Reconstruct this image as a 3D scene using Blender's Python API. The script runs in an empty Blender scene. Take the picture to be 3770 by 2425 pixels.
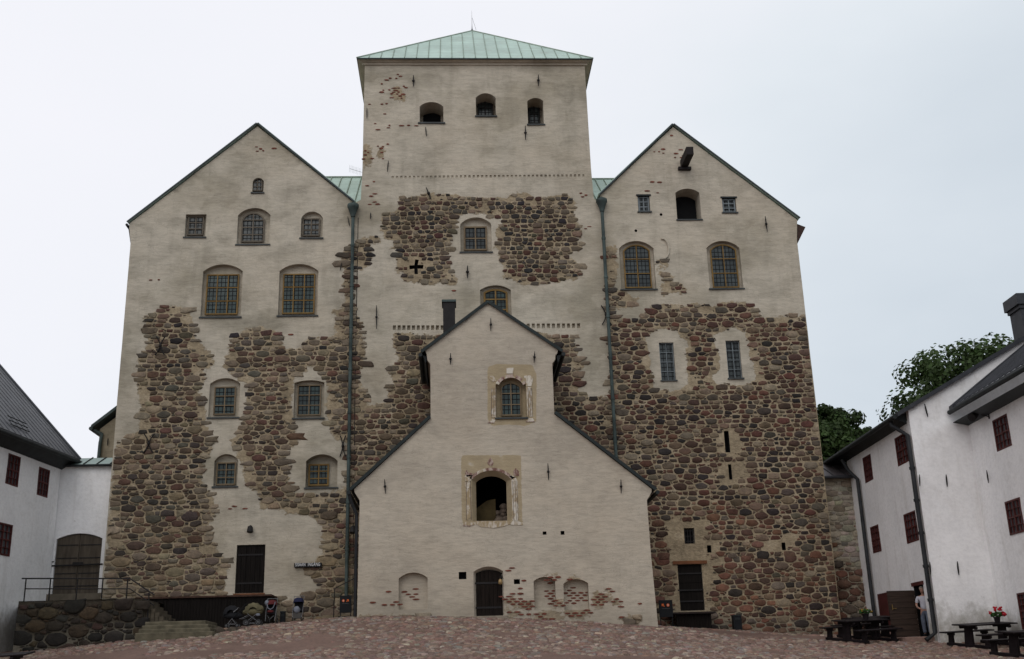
import bpy, bmesh, math, random
import numpy as np
from mathutils import Vector, Matrix, noise as mnoise
from mathutils.geometry import delaunay_2d_cdt

R = math.radians
scene = bpy.context.scene
COL = scene.collection

# ---------------------------------------------------------------- camera, sky, sun
FPX, CX, CY = 4020.4, 1885.0, 1212.5            # focal length and centre in photo pixels
PITCH, YAW, ROLL = math.atan(2553 / 8045), 0.058, 0.029
Fw = np.array([math.sin(YAW) * math.cos(PITCH), math.cos(YAW) * math.cos(PITCH), math.sin(PITCH)])
R0 = np.array([math.cos(YAW), -math.sin(YAW), 0.0])
U0 = np.cross(R0, Fw)
Rt = R0 * math.cos(ROLL) - U0 * math.sin(ROLL)
Up = R0 * math.sin(ROLL) + U0 * math.cos(ROLL)
cam_data = bpy.data.cameras.new('camera')
cam = bpy.data.objects.new('camera', cam_data)
COL.objects.link(cam)
cam.matrix_world = Matrix(((Rt[0], Up[0], -Fw[0], 0), (Rt[1], Up[1], -Fw[1], 0), (Rt[2], Up[2], -Fw[2], 0), (0, 0, 0, 1)))
cam_data.sensor_width = 36.0
cam_data.lens = 36.0 * FPX / 3770.0
cam_data.clip_end = 2000
scene.camera = cam

def nd(nt, t, **kw):
    n = nt.nodes.new(t)
    for k, v in kw.items():
        if k.startswith('i_'):
            key = k[2:]
            key = int(key) if key.isdigit() else key.replace('_', ' ')
            n.inputs[key].default_value = v
        else:
            setattr(n, k, v)
    return n

SUN_EL, SUN_AZ = R(38), R(200)                   # high and behind the viewer, through thick cloud
world = bpy.data.worlds.new('World')
scene.world = world
world.use_nodes = True
nt = world.node_tree
nt.nodes.clear()
sky = nd(nt, 'ShaderNodeTexSky', sky_type='NISHITA', sun_disc=False, sun_elevation=SUN_EL, sun_rotation=SUN_AZ)
skyb = nd(nt, 'ShaderNodeBackground', i_Strength=0.05)
nt.links.new(sky.outputs[0], skyb.inputs[0])
tc = nd(nt, 'ShaderNodeTexCoord')
mp = nd(nt, 'ShaderNodeMapping')
mp.inputs['Scale'].default_value = (1.0, 1.0, 2.2)
nt.links.new(tc.outputs['Generated'], mp.inputs[0])
nz = nd(nt, 'ShaderNodeTexNoise', i_Scale=1.6, i_Detail=5.0, i_Roughness=0.5)
nt.links.new(mp.outputs[0], nz.inputs['Vector'])
sx = nd(nt, 'ShaderNodeSeparateXYZ')
nt.links.new(tc.outputs['Generated'], sx.inputs[0])
# cloud deck: brighter towards the west (left) and overhead, greyer and bluer to the right
gx = nd(nt, 'ShaderNodeMath', operation='MULTIPLY_ADD', i_1=0.85, i_2=0.10)
nt.links.new(sx.outputs['X'], gx.inputs[0])
gz = nd(nt, 'ShaderNodeMath', operation='MULTIPLY_ADD', i_1=-0.75)
nt.links.new(sx.outputs['Z'], gz.inputs[0])
nt.links.new(gx.outputs[0], gz.inputs[2])
gn = nd(nt, 'ShaderNodeMath', operation='MULTIPLY_ADD', i_1=1.1)
nt.links.new(nz.outputs['Fac'], gn.inputs[0])
nt.links.new(gz.outputs[0], gn.inputs[2])
cr = nd(nt, 'ShaderNodeValToRGB')
e = cr.color_ramp.elements
e[0].position = 0.0; e[0].color = (0.97, 0.975, 1.03, 1)
e[1].position = 1.0; e[1].color = (0.66, 0.73, 0.80, 1)
m = e.new(0.32); m.color = (0.94, 0.955, 1.01, 1)
m = e.new(0.62); m.color = (0.82, 0.875, 0.93, 1)
nt.links.new(gn.outputs[0], cr.inputs[0])
cl = nd(nt, 'ShaderNodeBackground', i_Strength=1.0)
nt.links.new(cr.outputs[0], cl.inputs[0])
mx = nd(nt, 'ShaderNodeMixShader', i_0=0.93)
nt.links.new(skyb.outputs[0], mx.inputs[1])
nt.links.new(cl.outputs[0], mx.inputs[2])
wo = nd(nt, 'ShaderNodeOutputWorld')
nt.links.new(mx.outputs[0], wo.inputs[0])

sun_data = bpy.data.lights.new('sun', 'SUN')
sun_data.energy = 0.5
sun_data.angle = R(40)
sun_data.color = (1.0, 0.96, 0.9)
sun = bpy.data.objects.new('sun', sun_data)
COL.objects.link(sun)
sd = Vector((math.sin(SUN_AZ) * math.cos(SUN_EL), math.cos(SUN_AZ) * math.cos(SUN_EL), math.sin(SUN_EL)))
sun.rotation_euler = sd.to_track_quat('Z', 'Y').to_euler()
scene.view_settings.view_transform = 'Standard'
scene.view_settings.look = 'None'
scene.view_settings.exposure = 0.0
scene.view_settings.gamma = 1.0
scene.render.engine = 'CYCLES'

# ---------------------------------------------------------------- photo pixel -> place
def ray(u, v):
    return Fw + Rt * ((u - CX) / FPX) - Up * ((v - CY) / FPX)

class Fr:
    """a vertical plane: origin, horizontal direction d, outward normal n"""
    def __init__(self, o, d, n):
        self.o = np.array(o, float); self.d = np.array(d, float); self.n = np.array(n, float)
    def p(self, s, z, out=0.0):
        q = self.o + self.d * s + self.n * out
        return (q[0], q[1], z)
    def px(self, u, v, out=0.0):
        r = ray(u, v)
        o = self.o + self.n * out
        t = (o[0] * self.n[0] + o[1] * self.n[1]) / (r[0] * self.n[0] + r[1] * self.n[1])
        q = r * t
        return (float((q[0] - self.o[0]) * self.d[0] + (q[1] - self.o[1]) * self.d[1]), float(q[2]))

def facing(Y):                                    # a plane parallel to the castle front
    return Fr((0, Y, 0), (1, 0, 0), (0, -1, 0))

CASTLE = facing(46.0)
PORCH = facing(42.0)

# ---------------------------------------------------------------- object helpers
def tag(o, label=None, cat=None, group=None, kind=None):
    if label: o['label'] = label
    if cat: o['category'] = cat
    if group: o['group'] = group
    if kind: o['kind'] = kind
    return o

def root(name, label, cat, loc=(0, 0, 0), group=None, rotz=0.0):
    o = bpy.data.objects.new(name, None)
    o.empty_display_size = 0.3
    COL.objects.link(o)
    o.location = loc
    o.rotation_euler = (0, 0, rotz)
    return tag(o, label, cat, group)

def link(o, parent=None, local=False):
    COL.objects.link(o)
    if parent is not None:
        o.parent = parent
        if not local and parent.type == 'EMPTY':
            o.matrix_parent_inverse = Matrix.Translation(-Vector(parent.location))
    return o

class MB:
    """collects shapes and links them as ONE mesh object"""
    def __init__(self):
        self.v = []; self.f = []; self.mi = []; self.sm = []
    def add(self, vs, fs, mi=0, smooth=False):
        k = len(self.v)
        self.v.extend([tuple(map(float, p)) for p in vs])
        for f in fs:
            self.f.append([i + k for i in f]); self.mi.append(mi); self.sm.append(smooth)
        return self
    def box(self, a, b, mi=0):
        x0, y0, z0 = a; x1, y1, z1 = b
        return self.hexa([(x0, y0, z0), (x1, y0, z0), (x1, y1, z0), (x0, y1, z0), (x0, y0, z1), (x1, y0, z1), (x1, y1, z1), (x0, y1, z1)], mi)
    def hexa(self, c, mi=0):
        return self.add(c, [(3, 2, 1, 0), (4, 5, 6, 7), (0, 1, 5, 4), (1, 2, 6, 5), (2, 3, 7, 6), (3, 0, 4, 7)], mi)
    def fbox(self, fr, s0, s1, z0, z1, o0, o1, mi=0):
        c = [fr.p(s0, z0, o1), fr.p(s1, z0, o1), fr.p(s1, z0, o0), fr.p(s0, z0, o0), fr.p(s0, z1, o1), fr.p(s1, z1, o1), fr.p(s1, z1, o0), fr.p(s0, z1, o0)]
        return self.hexa(c, mi)
    def prism(self, fr, poly, o0, o1, mi=0):
        n = len(poly)
        vs = [fr.p(s, z, o1) for s, z in poly] + [fr.p(s, z, o0) for s, z in poly]
        fs = [list(range(n)), list(range(2 * n - 1, n - 1, -1))] + [(i, i + n, (i + 1) % n + n, (i + 1) % n) for i in range(n)]
        return self.add(vs, fs, mi)
    def ring(self, fr, A, B, o0, o1, mi=0):        # a frame between two loops of the same length
        n = len(A)
        vs = [fr.p(s, z, o1) for s, z in A] + [fr.p(s, z, o1) for s, z in B] + [fr.p(s, z, o0) for s, z in A] + [fr.p(s, z, o0) for s, z in B]
        fs = []
        for i in range(n):
            j = (i + 1) % n
            fs += [(i, j, n + j, n + i), (2 * n + j, 2 * n + i, 3 * n + i, 3 * n + j), (i, 2 * n + i, 2 * n + j, j), (n + i, n + j, 3 * n + j, 3 * n + i)]
        return self.add(vs, fs, mi)
    def tube(self, pts, r, n=8, mi=0, caps=True):
        pts = [Vector(p) for p in pts]
        rs = r if isinstance(r, (list, tuple)) else [r] * len(pts)
        vs = []; fs = []
        ref = None
        for i, p in enumerate(pts):
            a = pts[max(i - 1, 0)]; b = pts[min(i + 1, len(pts) - 1)]
            t = (b - a).normalized()
            if ref is None:
                ref = Vector((0, 0, 1)) if abs(t.z) < 0.9 else Vector((1, 0, 0))
            u = t.cross(ref).normalized(); w = u.cross(t).normalized(); ref = w
            for k in range(n):
                ang = 2 * math.pi * k / n
                vs.append(p + (u * math.cos(ang) + w * math.sin(ang)) * rs[i])
        for i in range(len(pts) - 1):
            for k in range(n):
                fs.append((i * n + k, i * n + (k + 1) % n, (i + 1) * n + (k + 1) % n, (i + 1) * n + k))
        self.add(vs, fs, mi, True)
        if caps:
            self.add(vs[:n], [list(range(n - 1, -1, -1))], mi)
            self.add(vs[-n:], [list(range(n))], mi)
        return self
    def lathe(self, c, prof, n=14, mi=0):          # prof: (radius, height) from bottom to top
        vs = []; fs = []
        for r, h in prof:
            for k in range(n):
                a = 2 * math.pi * k / n
                vs.append((c[0] + r * math.cos(a), c[1] + r * math.sin(a), c[2] + h))
        for i in range(len(prof) - 1):
            for k in range(n):
                fs.append((i * n + k, i * n + (k + 1) % n, (i + 1) * n + (k + 1) % n, (i + 1) * n + k))
        self.add(vs, fs, mi, True)
        self.add(vs[:n], [list(range(n - 1, -1, -1))], mi)
        self.add(vs[-n:], [list(range(n))], mi)
        return self
    def ball(self, c, rx, ry=None, rz=None, n=10, m=7, mi=0, f=None):
        ry = ry or rx; rz = rz or rx
        vs = []; fs = []
        for i in range(m + 1):
            th = math.pi * i / m
            for k in range(n):
                a = 2 * math.pi * k / n
                q = (math.sin(th) * math.cos(a), math.sin(th) * math.sin(a), math.cos(th))
                g = f(q) if f else 1.0
                vs.append((c[0] + rx * q[0] * g, c[1] + ry * q[1] * g, c[2] + rz * q[2] * g))
        for i in range(m):
            for k in range(n):
                fs.append(((i + 1) * n + k, (i + 1) * n + (k + 1) % n, i * n + (k + 1) % n, i * n + k))
        return self.add(vs, fs, mi, True)
    def disc_wheel(self, c, ax, r, w, n=16, mi=0):  # short cylinder about axis ax
        ax = Vector(ax).normalized(); c = Vector(c)
        return self.tube([c - ax * w / 2, c + ax * w / 2], r, n, mi)
    def torus(self, c, ax, r, t, n=18, k=6, mi=0):
        ax = Vector(ax).normalized()
        ref = Vector((0, 0, 1)) if abs(ax.z) < 0.9 else Vector((1, 0, 0))
        u = ax.cross(ref).normalized(); w = u.cross(ax)
        c = Vector(c); vs = []; fs = []
        for i in range(n):
            a = 2 * math.pi * i / n
            d = u * math.cos(a) + w * math.sin(a)
            for j in range(k):
                b = 2 * math.pi * j / k
                vs.append(c + d * (r + t * math.cos(b)) + ax * (t * math.sin(b)))
        for i in range(n):
            for j in range(k):
                fs.append((i * k + j, ((i + 1) % n) * k + j, ((i + 1) % n) * k + (j + 1) % k, i * k + (j + 1) % k))
        return self.add(vs, fs, mi, True)
    def build(self, name, mat, parent=None, local=False, bevel=0.0):
        me = bpy.data.meshes.new(name)
        me.from_pydata(self.v, [], self.f)
        for mm in (mat if isinstance(mat, (list, tuple)) else [mat]):
            me.materials.append(mm)
        me.polygons.foreach_set('material_index', self.mi)
        me.polygons.foreach_set('use_smooth', self.sm)
        me.validate(); me.update()
        o = bpy.data.objects.new(name, me)
        if bevel:
            b = o.modifiers.new('bevel', 'BEVEL'); b.width = bevel; b.segments = 2; b.limit_method = 'ANGLE'
        return link(o, parent, local)

def copy_tree(o, parent=None):
    c = o.copy(); COL.objects.link(c)
    if parent is not None: c.parent = parent
    for ch in list(o.children):
        copy_tree(ch, c)
    return c

# ---------------------------------------------------------------- materials
MATS = {}
def newmat(name):
    m = bpy.data.materials.new(name); m.use_nodes = True
    nt = m.node_tree
    b = nt.nodes['Principled BSDF']
    MATS[name] = m
    return m, nt, b

def ramp(nt, src, stops):
    c = nt.nodes.new('ShaderNodeValToRGB')
    el = c.color_ramp.elements
    el[0].position, el[1].position = stops[0][0], stops[-1][0]
    el[0].color, el[1].color = (*stops[0][1], 1), (*stops[-1][1], 1)
    for p, col in stops[1:-1]:
        x = el.new(p); x.color = (*col, 1)
    nt.links.new(src, c.inputs[0])
    return c.outputs[0]

def noise_tex(nt, scale, sc=(1, 1, 1), detail=4.0, rough=0.55, off=(0, 0, 0)):
    g = nt.nodes.new('ShaderNodeNewGeometry')
    mp = nt.nodes.new('ShaderNodeMapping')
    mp.inputs['Scale'].default_value = sc
    mp.inputs['Location'].default_value = off
    nt.links.new(g.outputs['Position'], mp.inputs[0])
    n = nd(nt, 'ShaderNodeTexNoise', i_Scale=scale, i_Detail=detail, i_Roughness=rough)
    nt.links.new(mp.outputs[0], n.inputs['Vector'])
    return n.outputs['Fac']

def mixc(nt, fac, a, b, blend='MIX'):
    m = nd(nt, 'ShaderNodeMix', data_type='RGBA', blend_type=blend)
    for sock, val in ((m.inputs[0], fac), (m.inputs[6], a), (m.inputs[7], b)):
        if hasattr(val, 'is_output'): nt.links.new(val, sock)
        elif isinstance(val, (int, float)): sock.default_value = val
        else: sock.default_value = (*val, 1)
    return m.outputs[2]

def mth(nt, op, a, b=None, c=None, clamp=False):
    m = nd(nt, 'ShaderNodeMath', operation=op, use_clamp=clamp)
    for i, val in enumerate((a, b, c)):
        if val is None: continue
        if hasattr(val, 'is_output'): nt.links.new(val, m.inputs[i])
        else: m.inputs[i].default_value = val
    return m.outputs[0]

def attr(nt, name):
    return nd(nt, 'ShaderNodeAttribute', attribute_name=name)

def bump(nt, b, h, strength, dist):
    n = nd(nt, 'ShaderNodeBump', i_Strength=strength, i_Distance=dist)
    nt.links.new(h, n.inputs['Height'])
    nt.links.new(n.outputs[0], b.inputs['Normal'])

def simple(name, col, rough=0.7, metal=0.0, var=0.25, scale=3.0, sc=(1, 1, 1), bmp=0.0, spec=0.2):
    m, nt, b = newmat(name)
    n = noise_tex(nt, scale, sc)
    lo = tuple(c * (1 - var) for c in col); hi = tuple(min(1, c * (1 + var)) for c in col)
    nt.links.new(ramp(nt, n, [(0.3, lo), (0.7, hi)]), b.inputs['Base Color'])
    b.inputs['Roughness'].default_value = rough
    b.inputs['Metallic'].default_value = metal
    b.inputs['Specular IOR Level'].default_value = spec
    if bmp: bump(nt, b, noise_tex(nt, scale * 4, sc), bmp, 0.01)
    return m

def make_wall_mat(name, light, dark, mortar, ochre, stain=1.0):
    m, nt, b = newmat(name)
    big = noise_tex(nt, 0.22, (1, 1, 1.3), 5, 0.6)
    mid = noise_tex(nt, 0.75, (0.8, 0.8, 1.5), 6, 0.62, (3, 1, 7))
    fine = noise_tex(nt, 3.6, (0.55, 0.55, 2.3), 8, 0.72)
    vert = noise_tex(nt, 1.5, (1.6, 1.6, 0.18), 4, 0.6, (9, 2, 4))
    c = ramp(nt, big, [(0.38, dark), (0.54, light)])
    c = mixc(nt, mth(nt, 'MULTIPLY', ramp(nt, mid, [(0.45, (0, 0, 0)), (0.75, (1, 1, 1))]), 0.6 * stain), c, tuple(x * 0.66 for x in dark))
    c = mixc(nt, mth(nt, 'MULTIPLY', ramp(nt, vert, [(0.52, (0, 0, 0)), (0.78, (1, 1, 1))]), 0.35 * stain), c, tuple(x * 0.6 for x in dark))
    pat = noise_tex(nt, 0.55, (1, 1, 1.2), 3, 0.45, (31, 2, 17))
    c = mixc(nt, mth(nt, 'MULTIPLY', ramp(nt, pat, [(0.53, (0, 0, 0)), (0.56, (1, 1, 1))]), 0.28), c, tuple(min(1, x * 1.12) for x in light))
    crk = noise_tex(nt, 1.3, (1, 1, .8), 6, .6, (2, 40, 3))
    ck = mth(nt, 'LESS_THAN', mth(nt, 'ABSOLUTE', mth(nt, 'SUBTRACT', crk, 0.5)), 0.0022)
    c = mixc(nt, mth(nt, 'MULTIPLY', ck, 0.45), c, tuple(x * 0.45 for x in dark))
    warm = noise_tex(nt, 0.5, (1, 1, 1), 3, 0.5, (20, 5, 1))
    c = mixc(nt, mth(nt, 'MULTIPLY', ramp(nt, warm, [(0.4, (0, 0, 0)), (0.7, (1, 1, 1))]), 0.22), c, (light[0] * 1.02, light[1] * 0.94, light[2] * 0.86))
    c = mixc(nt, 0.8, c, ramp(nt, fine, [(0.28, (0.74, 0.74, 0.745)), (0.58, (1.05, 1.045, 1.035))]), 'MULTIPLY')
    # where the plaster has fallen: mortar between the boulders
    edge = noise_tex(nt, 3.5, (1, 1, 1.3), 5, 0.65, (4, 4, 4))
    sm = mth(nt, 'ADD', attr(nt, 'stone').outputs['Fac'], mth(nt, 'MULTIPLY_ADD', edge, 1.3, -0.65))
    sm = ramp(nt, sm, [(0.42, (0, 0, 0)), (0.54, (1, 1, 1))])
    mn = noise_tex(nt, 1.1, (1, 1, 1.5), 6, 0.65, (7, 7, 1))
    mo = ramp(nt, mn, [(0.3, tuple(x * 0.6 for x in mortar)), (0.52, mortar), (0.72, (mortar[0] * 1.25, mortar[1] * 1.3, mortar[2] * 1.4))])
    mo = mixc(nt, 0.8, mo, ramp(nt, noise_tex(nt, 9, (1, 1, 1), 4), [(0.3, (0.65, 0.65, 0.65)), (0.65, (1.05, 1.05, 1.05))]), 'MULTIPLY')
    c = mixc(nt, sm, c, mo)
    oc = mth(nt, 'ADD', attr(nt, 'ochre').outputs['Fac'], mth(nt, 'MULTIPLY_ADD', edge, 0.35, -0.175))
    oc = ramp(nt, oc, [(0.44, (0, 0, 0)), (0.56, (1, 1, 1))])
    om = ramp(nt, noise_tex(nt, 2.2, (1, 1, 1.4), 5, 0.65, (1, 8, 2)), [(0.32, tuple(x * 0.8 for x in ochre)), (0.6, ochre), (0.75, light)])
    c = mixc(nt, mth(nt, 'MULTIPLY', oc, 0.85), c, om)
    # damp and dirt near the paving
    low = mth(nt, 'ADD', attr(nt, 'foot').outputs['Fac'], mth(nt, 'MULTIPLY_ADD', mn, 0.9, -0.45))
    low = ramp(nt, low, [(0.45, (0, 0, 0)), (0.8, (1, 1, 1))])
    c = mixc(nt, mth(nt, 'MULTIPLY', low, 0.3 + 0.4 * (stain > .8)), c, (0.2, 0.18, 0.14))
    nt.links.new(c, b.inputs['Base Color'])
    b.inputs['Roughness'].default_value = 0.95
    b.inputs['Specular IOR Level'].default_value = 0.2
    h = mth(nt, 'ADD', mth(nt, 'MULTIPLY', fine, 0.6), mth(nt, 'MULTIPLY', mid, 0.9))
    h = mth(nt, 'ADD', h, mth(nt, 'MULTIPLY', sm, mth(nt, 'MULTIPLY', noise_tex(nt, 8, (1, 1, 1.6), 5), 1.2)))
    bump(nt, b, h, 0.55, 0.06)
    return m

PLASTER = make_wall_mat('lime_plaster', (0.51, 0.46, 0.375), (0.345, 0.31, 0.24), (0.37, 0.295, 0.195), (0.39, 0.31, 0.19))
PORCHMAT = make_wall_mat('porch_plaster', (0.50, 0.445, 0.362), (0.42, 0.37, 0.30), (0.37, 0.295, 0.20), (0.385, 0.305, 0.185), 0.5)
GREYWALL = make_wall_mat('grey_plaster', (0.40, 0.36, 0.29), (0.30, 0.265, 0.205), (0.36, 0.31, 0.23), (0.3, 0.25, 0.15))

def make_white(name):
    m, nt, b = newmat(name)
    big = noise_tex(nt, 0.5, (1, 1, 0.7), 5, 0.6)
    run = noise_tex(nt, 2.2, (1, 1, 0.12), 5, 0.65, (3, 3, 3))
    fine = noise_tex(nt, 7, (1, 1, 1.2), 4, 0.6)
    c = ramp(nt, big, [(0.3, (0.77, 0.76, 0.755)), (0.6, (0.87, 0.855, 0.845))])
    c = mixc(nt, mth(nt, 'MULTIPLY', ramp(nt, run, [(0.55, (0, 0, 0)), (0.8, (1, 1, 1))]), 0.4), c, (0.45, 0.41, 0.36))
    blo = noise_tex(nt, 1.1, (1, 1, 1), 7, 0.72, (11, 3, 5))
    c = mixc(nt, mth(nt, 'MULTIPLY', ramp(nt, blo, [(0.52, (0, 0, 0)), (0.68, (1, 1, 1))]), 0.3), c, (0.58, 0.55, 0.52))
    fl = noise_tex(nt, 5.0, (1, 1, 1), 6, 0.7, (1, 30, 9))
    c = mixc(nt, mth(nt, 'MULTIPLY', ramp(nt, fl, [(0.66, (0, 0, 0)), (0.70, (1, 1, 1))]), 0.4), c, (0.42, 0.37, 0.31))
    c = mixc(nt, 0.5, c, ramp(nt, fine, [(0.25, (0.8, 0.8, 0.8)), (0.6, (1.02, 1.02, 1.02))]), 'MULTIPLY')
    low = mth(nt, 'ADD', attr(nt, 'foot').outputs['Fac'], mth(nt, 'MULTIPLY_ADD', noise_tex(nt, 2.4, (1, 1, 0.8), 6, 0.7, (5, 1, 1)), 1.5, -0.75))
    low = ramp(nt, low, [(0.45, (0, 0, 0)), (1.0, (1, 1, 1))])
    c = mixc(nt, mth(nt, 'MULTIPLY', low, 0.7), c, (0.2, 0.18, 0.13))
    nt.links.new(c, b.inputs['Base Color'])
    b.inputs['Roughness'].default_value = 0.9
    b.inputs['Specular IOR Level'].default_value = 0.25
    bump(nt, b, mth(nt, 'ADD', mth(nt, 'MULTIPLY', big, 1.5), mth(nt, 'MULTIPLY', fine, 0.4)), 0.5, 0.06)
    return m
WHITE = make_white('limewashed_wall')

def make_stone(name, wet=0.85, spec=0.3, sc=4.0):
    m, nt, b = newmat(name)
    a = attr(nt, 'col').outputs['Color']
    n = noise_tex(nt, sc, (1, 1, 1.3), 6, 0.7)
    n2 = noise_tex(nt, sc * 6, (1, 1, 1), 3, 0.6)
    c = mixc(nt, 0.9, a, ramp(nt, n, [(0.28, (0.55, 0.55, 0.56)), (0.5, (1, 1, 1)), (0.74, (1.5, 1.45, 1.38))]), 'MULTIPLY')
    c = mixc(nt, 0.7, c, ramp(nt, n2, [(0.3, (0.7, 0.7, 0.7)), (0.7, (1.25, 1.25, 1.25))]), 'MULTIPLY')
    nt.links.new(c, b.inputs['Base Color'])
    b.inputs['Roughness'].default_value = wet
    b.inputs['Specular IOR Level'].default_value = spec
    bump(nt, b, mth(nt, 'ADD', n, mth(nt, 'MULTIPLY', n2, 0.3)), 0.6, 0.05)
    return m
STONE = make_stone('field_stone')
COBBLE = make_stone('cobble_stone', 0.6, 0.4, 7.0)

m_, nt_, b_ = newmat('sandy_joints')
n_ = noise_tex(nt_, 0.35, (1, 1, 1), 6, 0.6)
n2_ = noise_tex(nt_, 9, (1, 1, 1), 5, 0.65)
c_ = ramp(nt_, n_, [(0.35, (0.13, 0.078, 0.058)), (0.65, (0.19, 0.12, 0.092))])
c_ = mixc(nt_, 0.8, c_, ramp(nt_, n2_, [(0.3, (0.6, 0.6, 0.6)), (0.7, (1.25, 1.2, 1.2))]), 'MULTIPLY')
nt_.links.new(c_, b_.inputs['Base Color'])
b_.inputs['Roughness'].default_value = 0.9
bump(nt_, b_, n2_, 0.6, 0.03)
GROUND = m_

def make_glass(name, col, lines=True, gs=0.17, gz=0.21, lead=(0.012, 0.013, 0.014)):
    m, nt, b = newmat(name)
    n = noise_tex(nt, 1.7, (1, 1, 1), 2)
    c = ramp(nt, n, [(0.3, tuple(x * 0.6 for x in col)), (0.7, tuple(x * 1.5 for x in col))])
    b.inputs['Roughness'].default_value = 0.12
    if lines:
        g = nt.nodes.new('ShaderNodeNewGeometry')
        s = nd(nt, 'ShaderNodeSeparateXYZ')
        nt.links.new(g.outputs['Position'], s.inputs[0])
        ax = mth(nt, 'LESS_THAN', mth(nt, 'FRACT', mth(nt, 'DIVIDE', s.outputs[0], gs)), 0.2)
        az = mth(nt, 'LESS_THAN', mth(nt, 'FRACT', mth(nt, 'DIVIDE', s.outputs[2], gz)), 0.18)
        k = mth(nt, 'MAXIMUM', ax, az)
        c = mixc(nt, k, c, lead)
        nt.links.new(mth(nt, 'MULTIPLY_ADD', k, 0.5, 0.12), b.inputs['Roughness'])
        nt.links.new(mth(nt, 'MULTIPLY_ADD', k, -0.25, 0.32), b.inputs['Specular IOR Level'])
    nt.links.new(c, b.inputs['Base Color'])
    bump(nt, b, noise_tex(nt, 3.0, (1, 1, 1), 2), 0.15, 0.02)
    return m
GLASS = make_glass('leaded_glass', (0.022, 0.040, 0.038))
GLASS_GREY = make_glass('grey_leaded_glass', (0.040, 0.048, 0.048))
GLASS_PLAIN = make_glass('plain_glass', (0.075, 0.075, 0.08), False)

IRON = simple('dark_iron', (0.022, 0.02, 0.02), 0.6, 0.3)
OCHREWOOD = simple('ochre_window_paint', (0.19, 0.115, 0.035), 0.6)
GREYWOOD = simple('weathered_grey_wood', (0.13, 0.11, 0.085), 0.75)
TANWOOD = simple('tan_window_paint', (0.17, 0.125, 0.075), 0.65)
REDWOOD = simple('dark_red_paint', (0.075, 0.02, 0.018), 0.6)
STEELFRAME = simple('grey_steel', (0.16, 0.18, 0.19), 0.5, 0.3)
BLACKWOOD = simple('tarred_boards', (0.009, 0.007, 0.006), 0.75, 0, 0.45, 5, (4, 4, 0.3), 0.3, 0.1)
BROWNWOOD = simple('old_brown_boards', (0.075, 0.06, 0.045), 0.85, 0, 0.3, 3, (3, 3, 0.4), 0.3)
TABLEWOOD = simple('tarred_table_wood', (0.010, 0.007, 0.008), 0.6, 0, 0.4, 6, spec=0.15)
BEAMWOOD = simple('black_beam', (0.018, 0.014, 0.014), 0.7)
LINTEL = simple('rusty_lintel', (0.16, 0.065, 0.03), 0.8)
SILL = simple('dark_sill_sheet', (0.05, 0.055, 0.055), 0.5)
PIPE = simple('verdigris_pipe', (0.058, 0.078, 0.074), 0.65, 0.1, 0.5, 1.2, (1, 1, 1))
VERGE = simple('grey_verge_sheet', (0.05, 0.062, 0.066), 0.6, 0.1, 0.3, 1.2)
PIPEDARK = simple('dark_pipe', (0.02, 0.021, 0.023), 0.6, 0.0, 0.4, 2)
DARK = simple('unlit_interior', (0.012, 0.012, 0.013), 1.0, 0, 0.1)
BRICK = simple('red_brick', (0.15, 0.05, 0.034), 0.9, 0, 0.45, 9, (1, 1, 1), 0.4)
PAINTWHITE = None
BLACKPAINT = simple('black_paint', (0.009, 0.01, 0.012), 0.5, spec=0.15)
LETTER = simple('pale_lettering', (0.72, 0.72, 0.72), 0.6, 0, 0.1)
ORANGE = simple('orange_symbol', (0.7, 0.14, 0.03), 0.5, 0, 0.1)
LEADSHEET = simple('dark_edge_sheet', (0.02, 0.024, 0.025), 0.6, 0.0)

def make_copper(name, col, seam_axis, pitch, hz=0.0):
    m, nt, b = newmat(name)
    n = noise_tex(nt, 0.7, (1, 1, 1), 5, 0.6)
    c = ramp(nt, n, [(0.3, tuple(x * 0.82 for x in col)), (0.7, tuple(x * 1.12 for x in col))])
    g = nt.nodes.new('ShaderNodeNewGeometry')
    s = nd(nt, 'ShaderNodeSeparateXYZ')
    nt.links.new(g.outputs['Position'], s.inputs[0])
    rust = noise_tex(nt, 2.0, (1, 1, 0.5), 4, 0.6, (2, 2, 8))
    if hz:
        k = mth(nt, 'LESS_THAN', mth(nt, 'FRACT', mth(nt, 'DIVIDE', s.outputs[2], hz)), 0.09)
        c = mixc(nt, mth(nt, 'MULTIPLY', k, 0.35), c, tuple(x * 0.5 for x in col))
    c = mixc(nt, mth(nt, 'MULTIPLY', ramp(nt, rust, [(0.55, (0, 0, 0)), (0.75, (1, 1, 1))]), 0.3), c, (0.30, 0.27, 0.22))
    nt.links.new(c, b.inputs['Base Color'])
    b.inputs['Roughness'].default_value = 0.6
    return m
COPPER = make_copper('green_copper', (0.41, 0.54, 0.47), 0, 0.6, 0.42)
SEAM = simple('copper_seam', (0.26, 0.32, 0.265), 0.7)
ROOFMETAL = simple('dark_sheet_roof', (0.06, 0.064, 0.072), 0.45, 0.3, 0.25, 1.2, (1, 1, 1))
RIDGEMETAL = simple('dark_roof_trim', (0.04, 0.042, 0.048), 0.5, 0.2)
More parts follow.
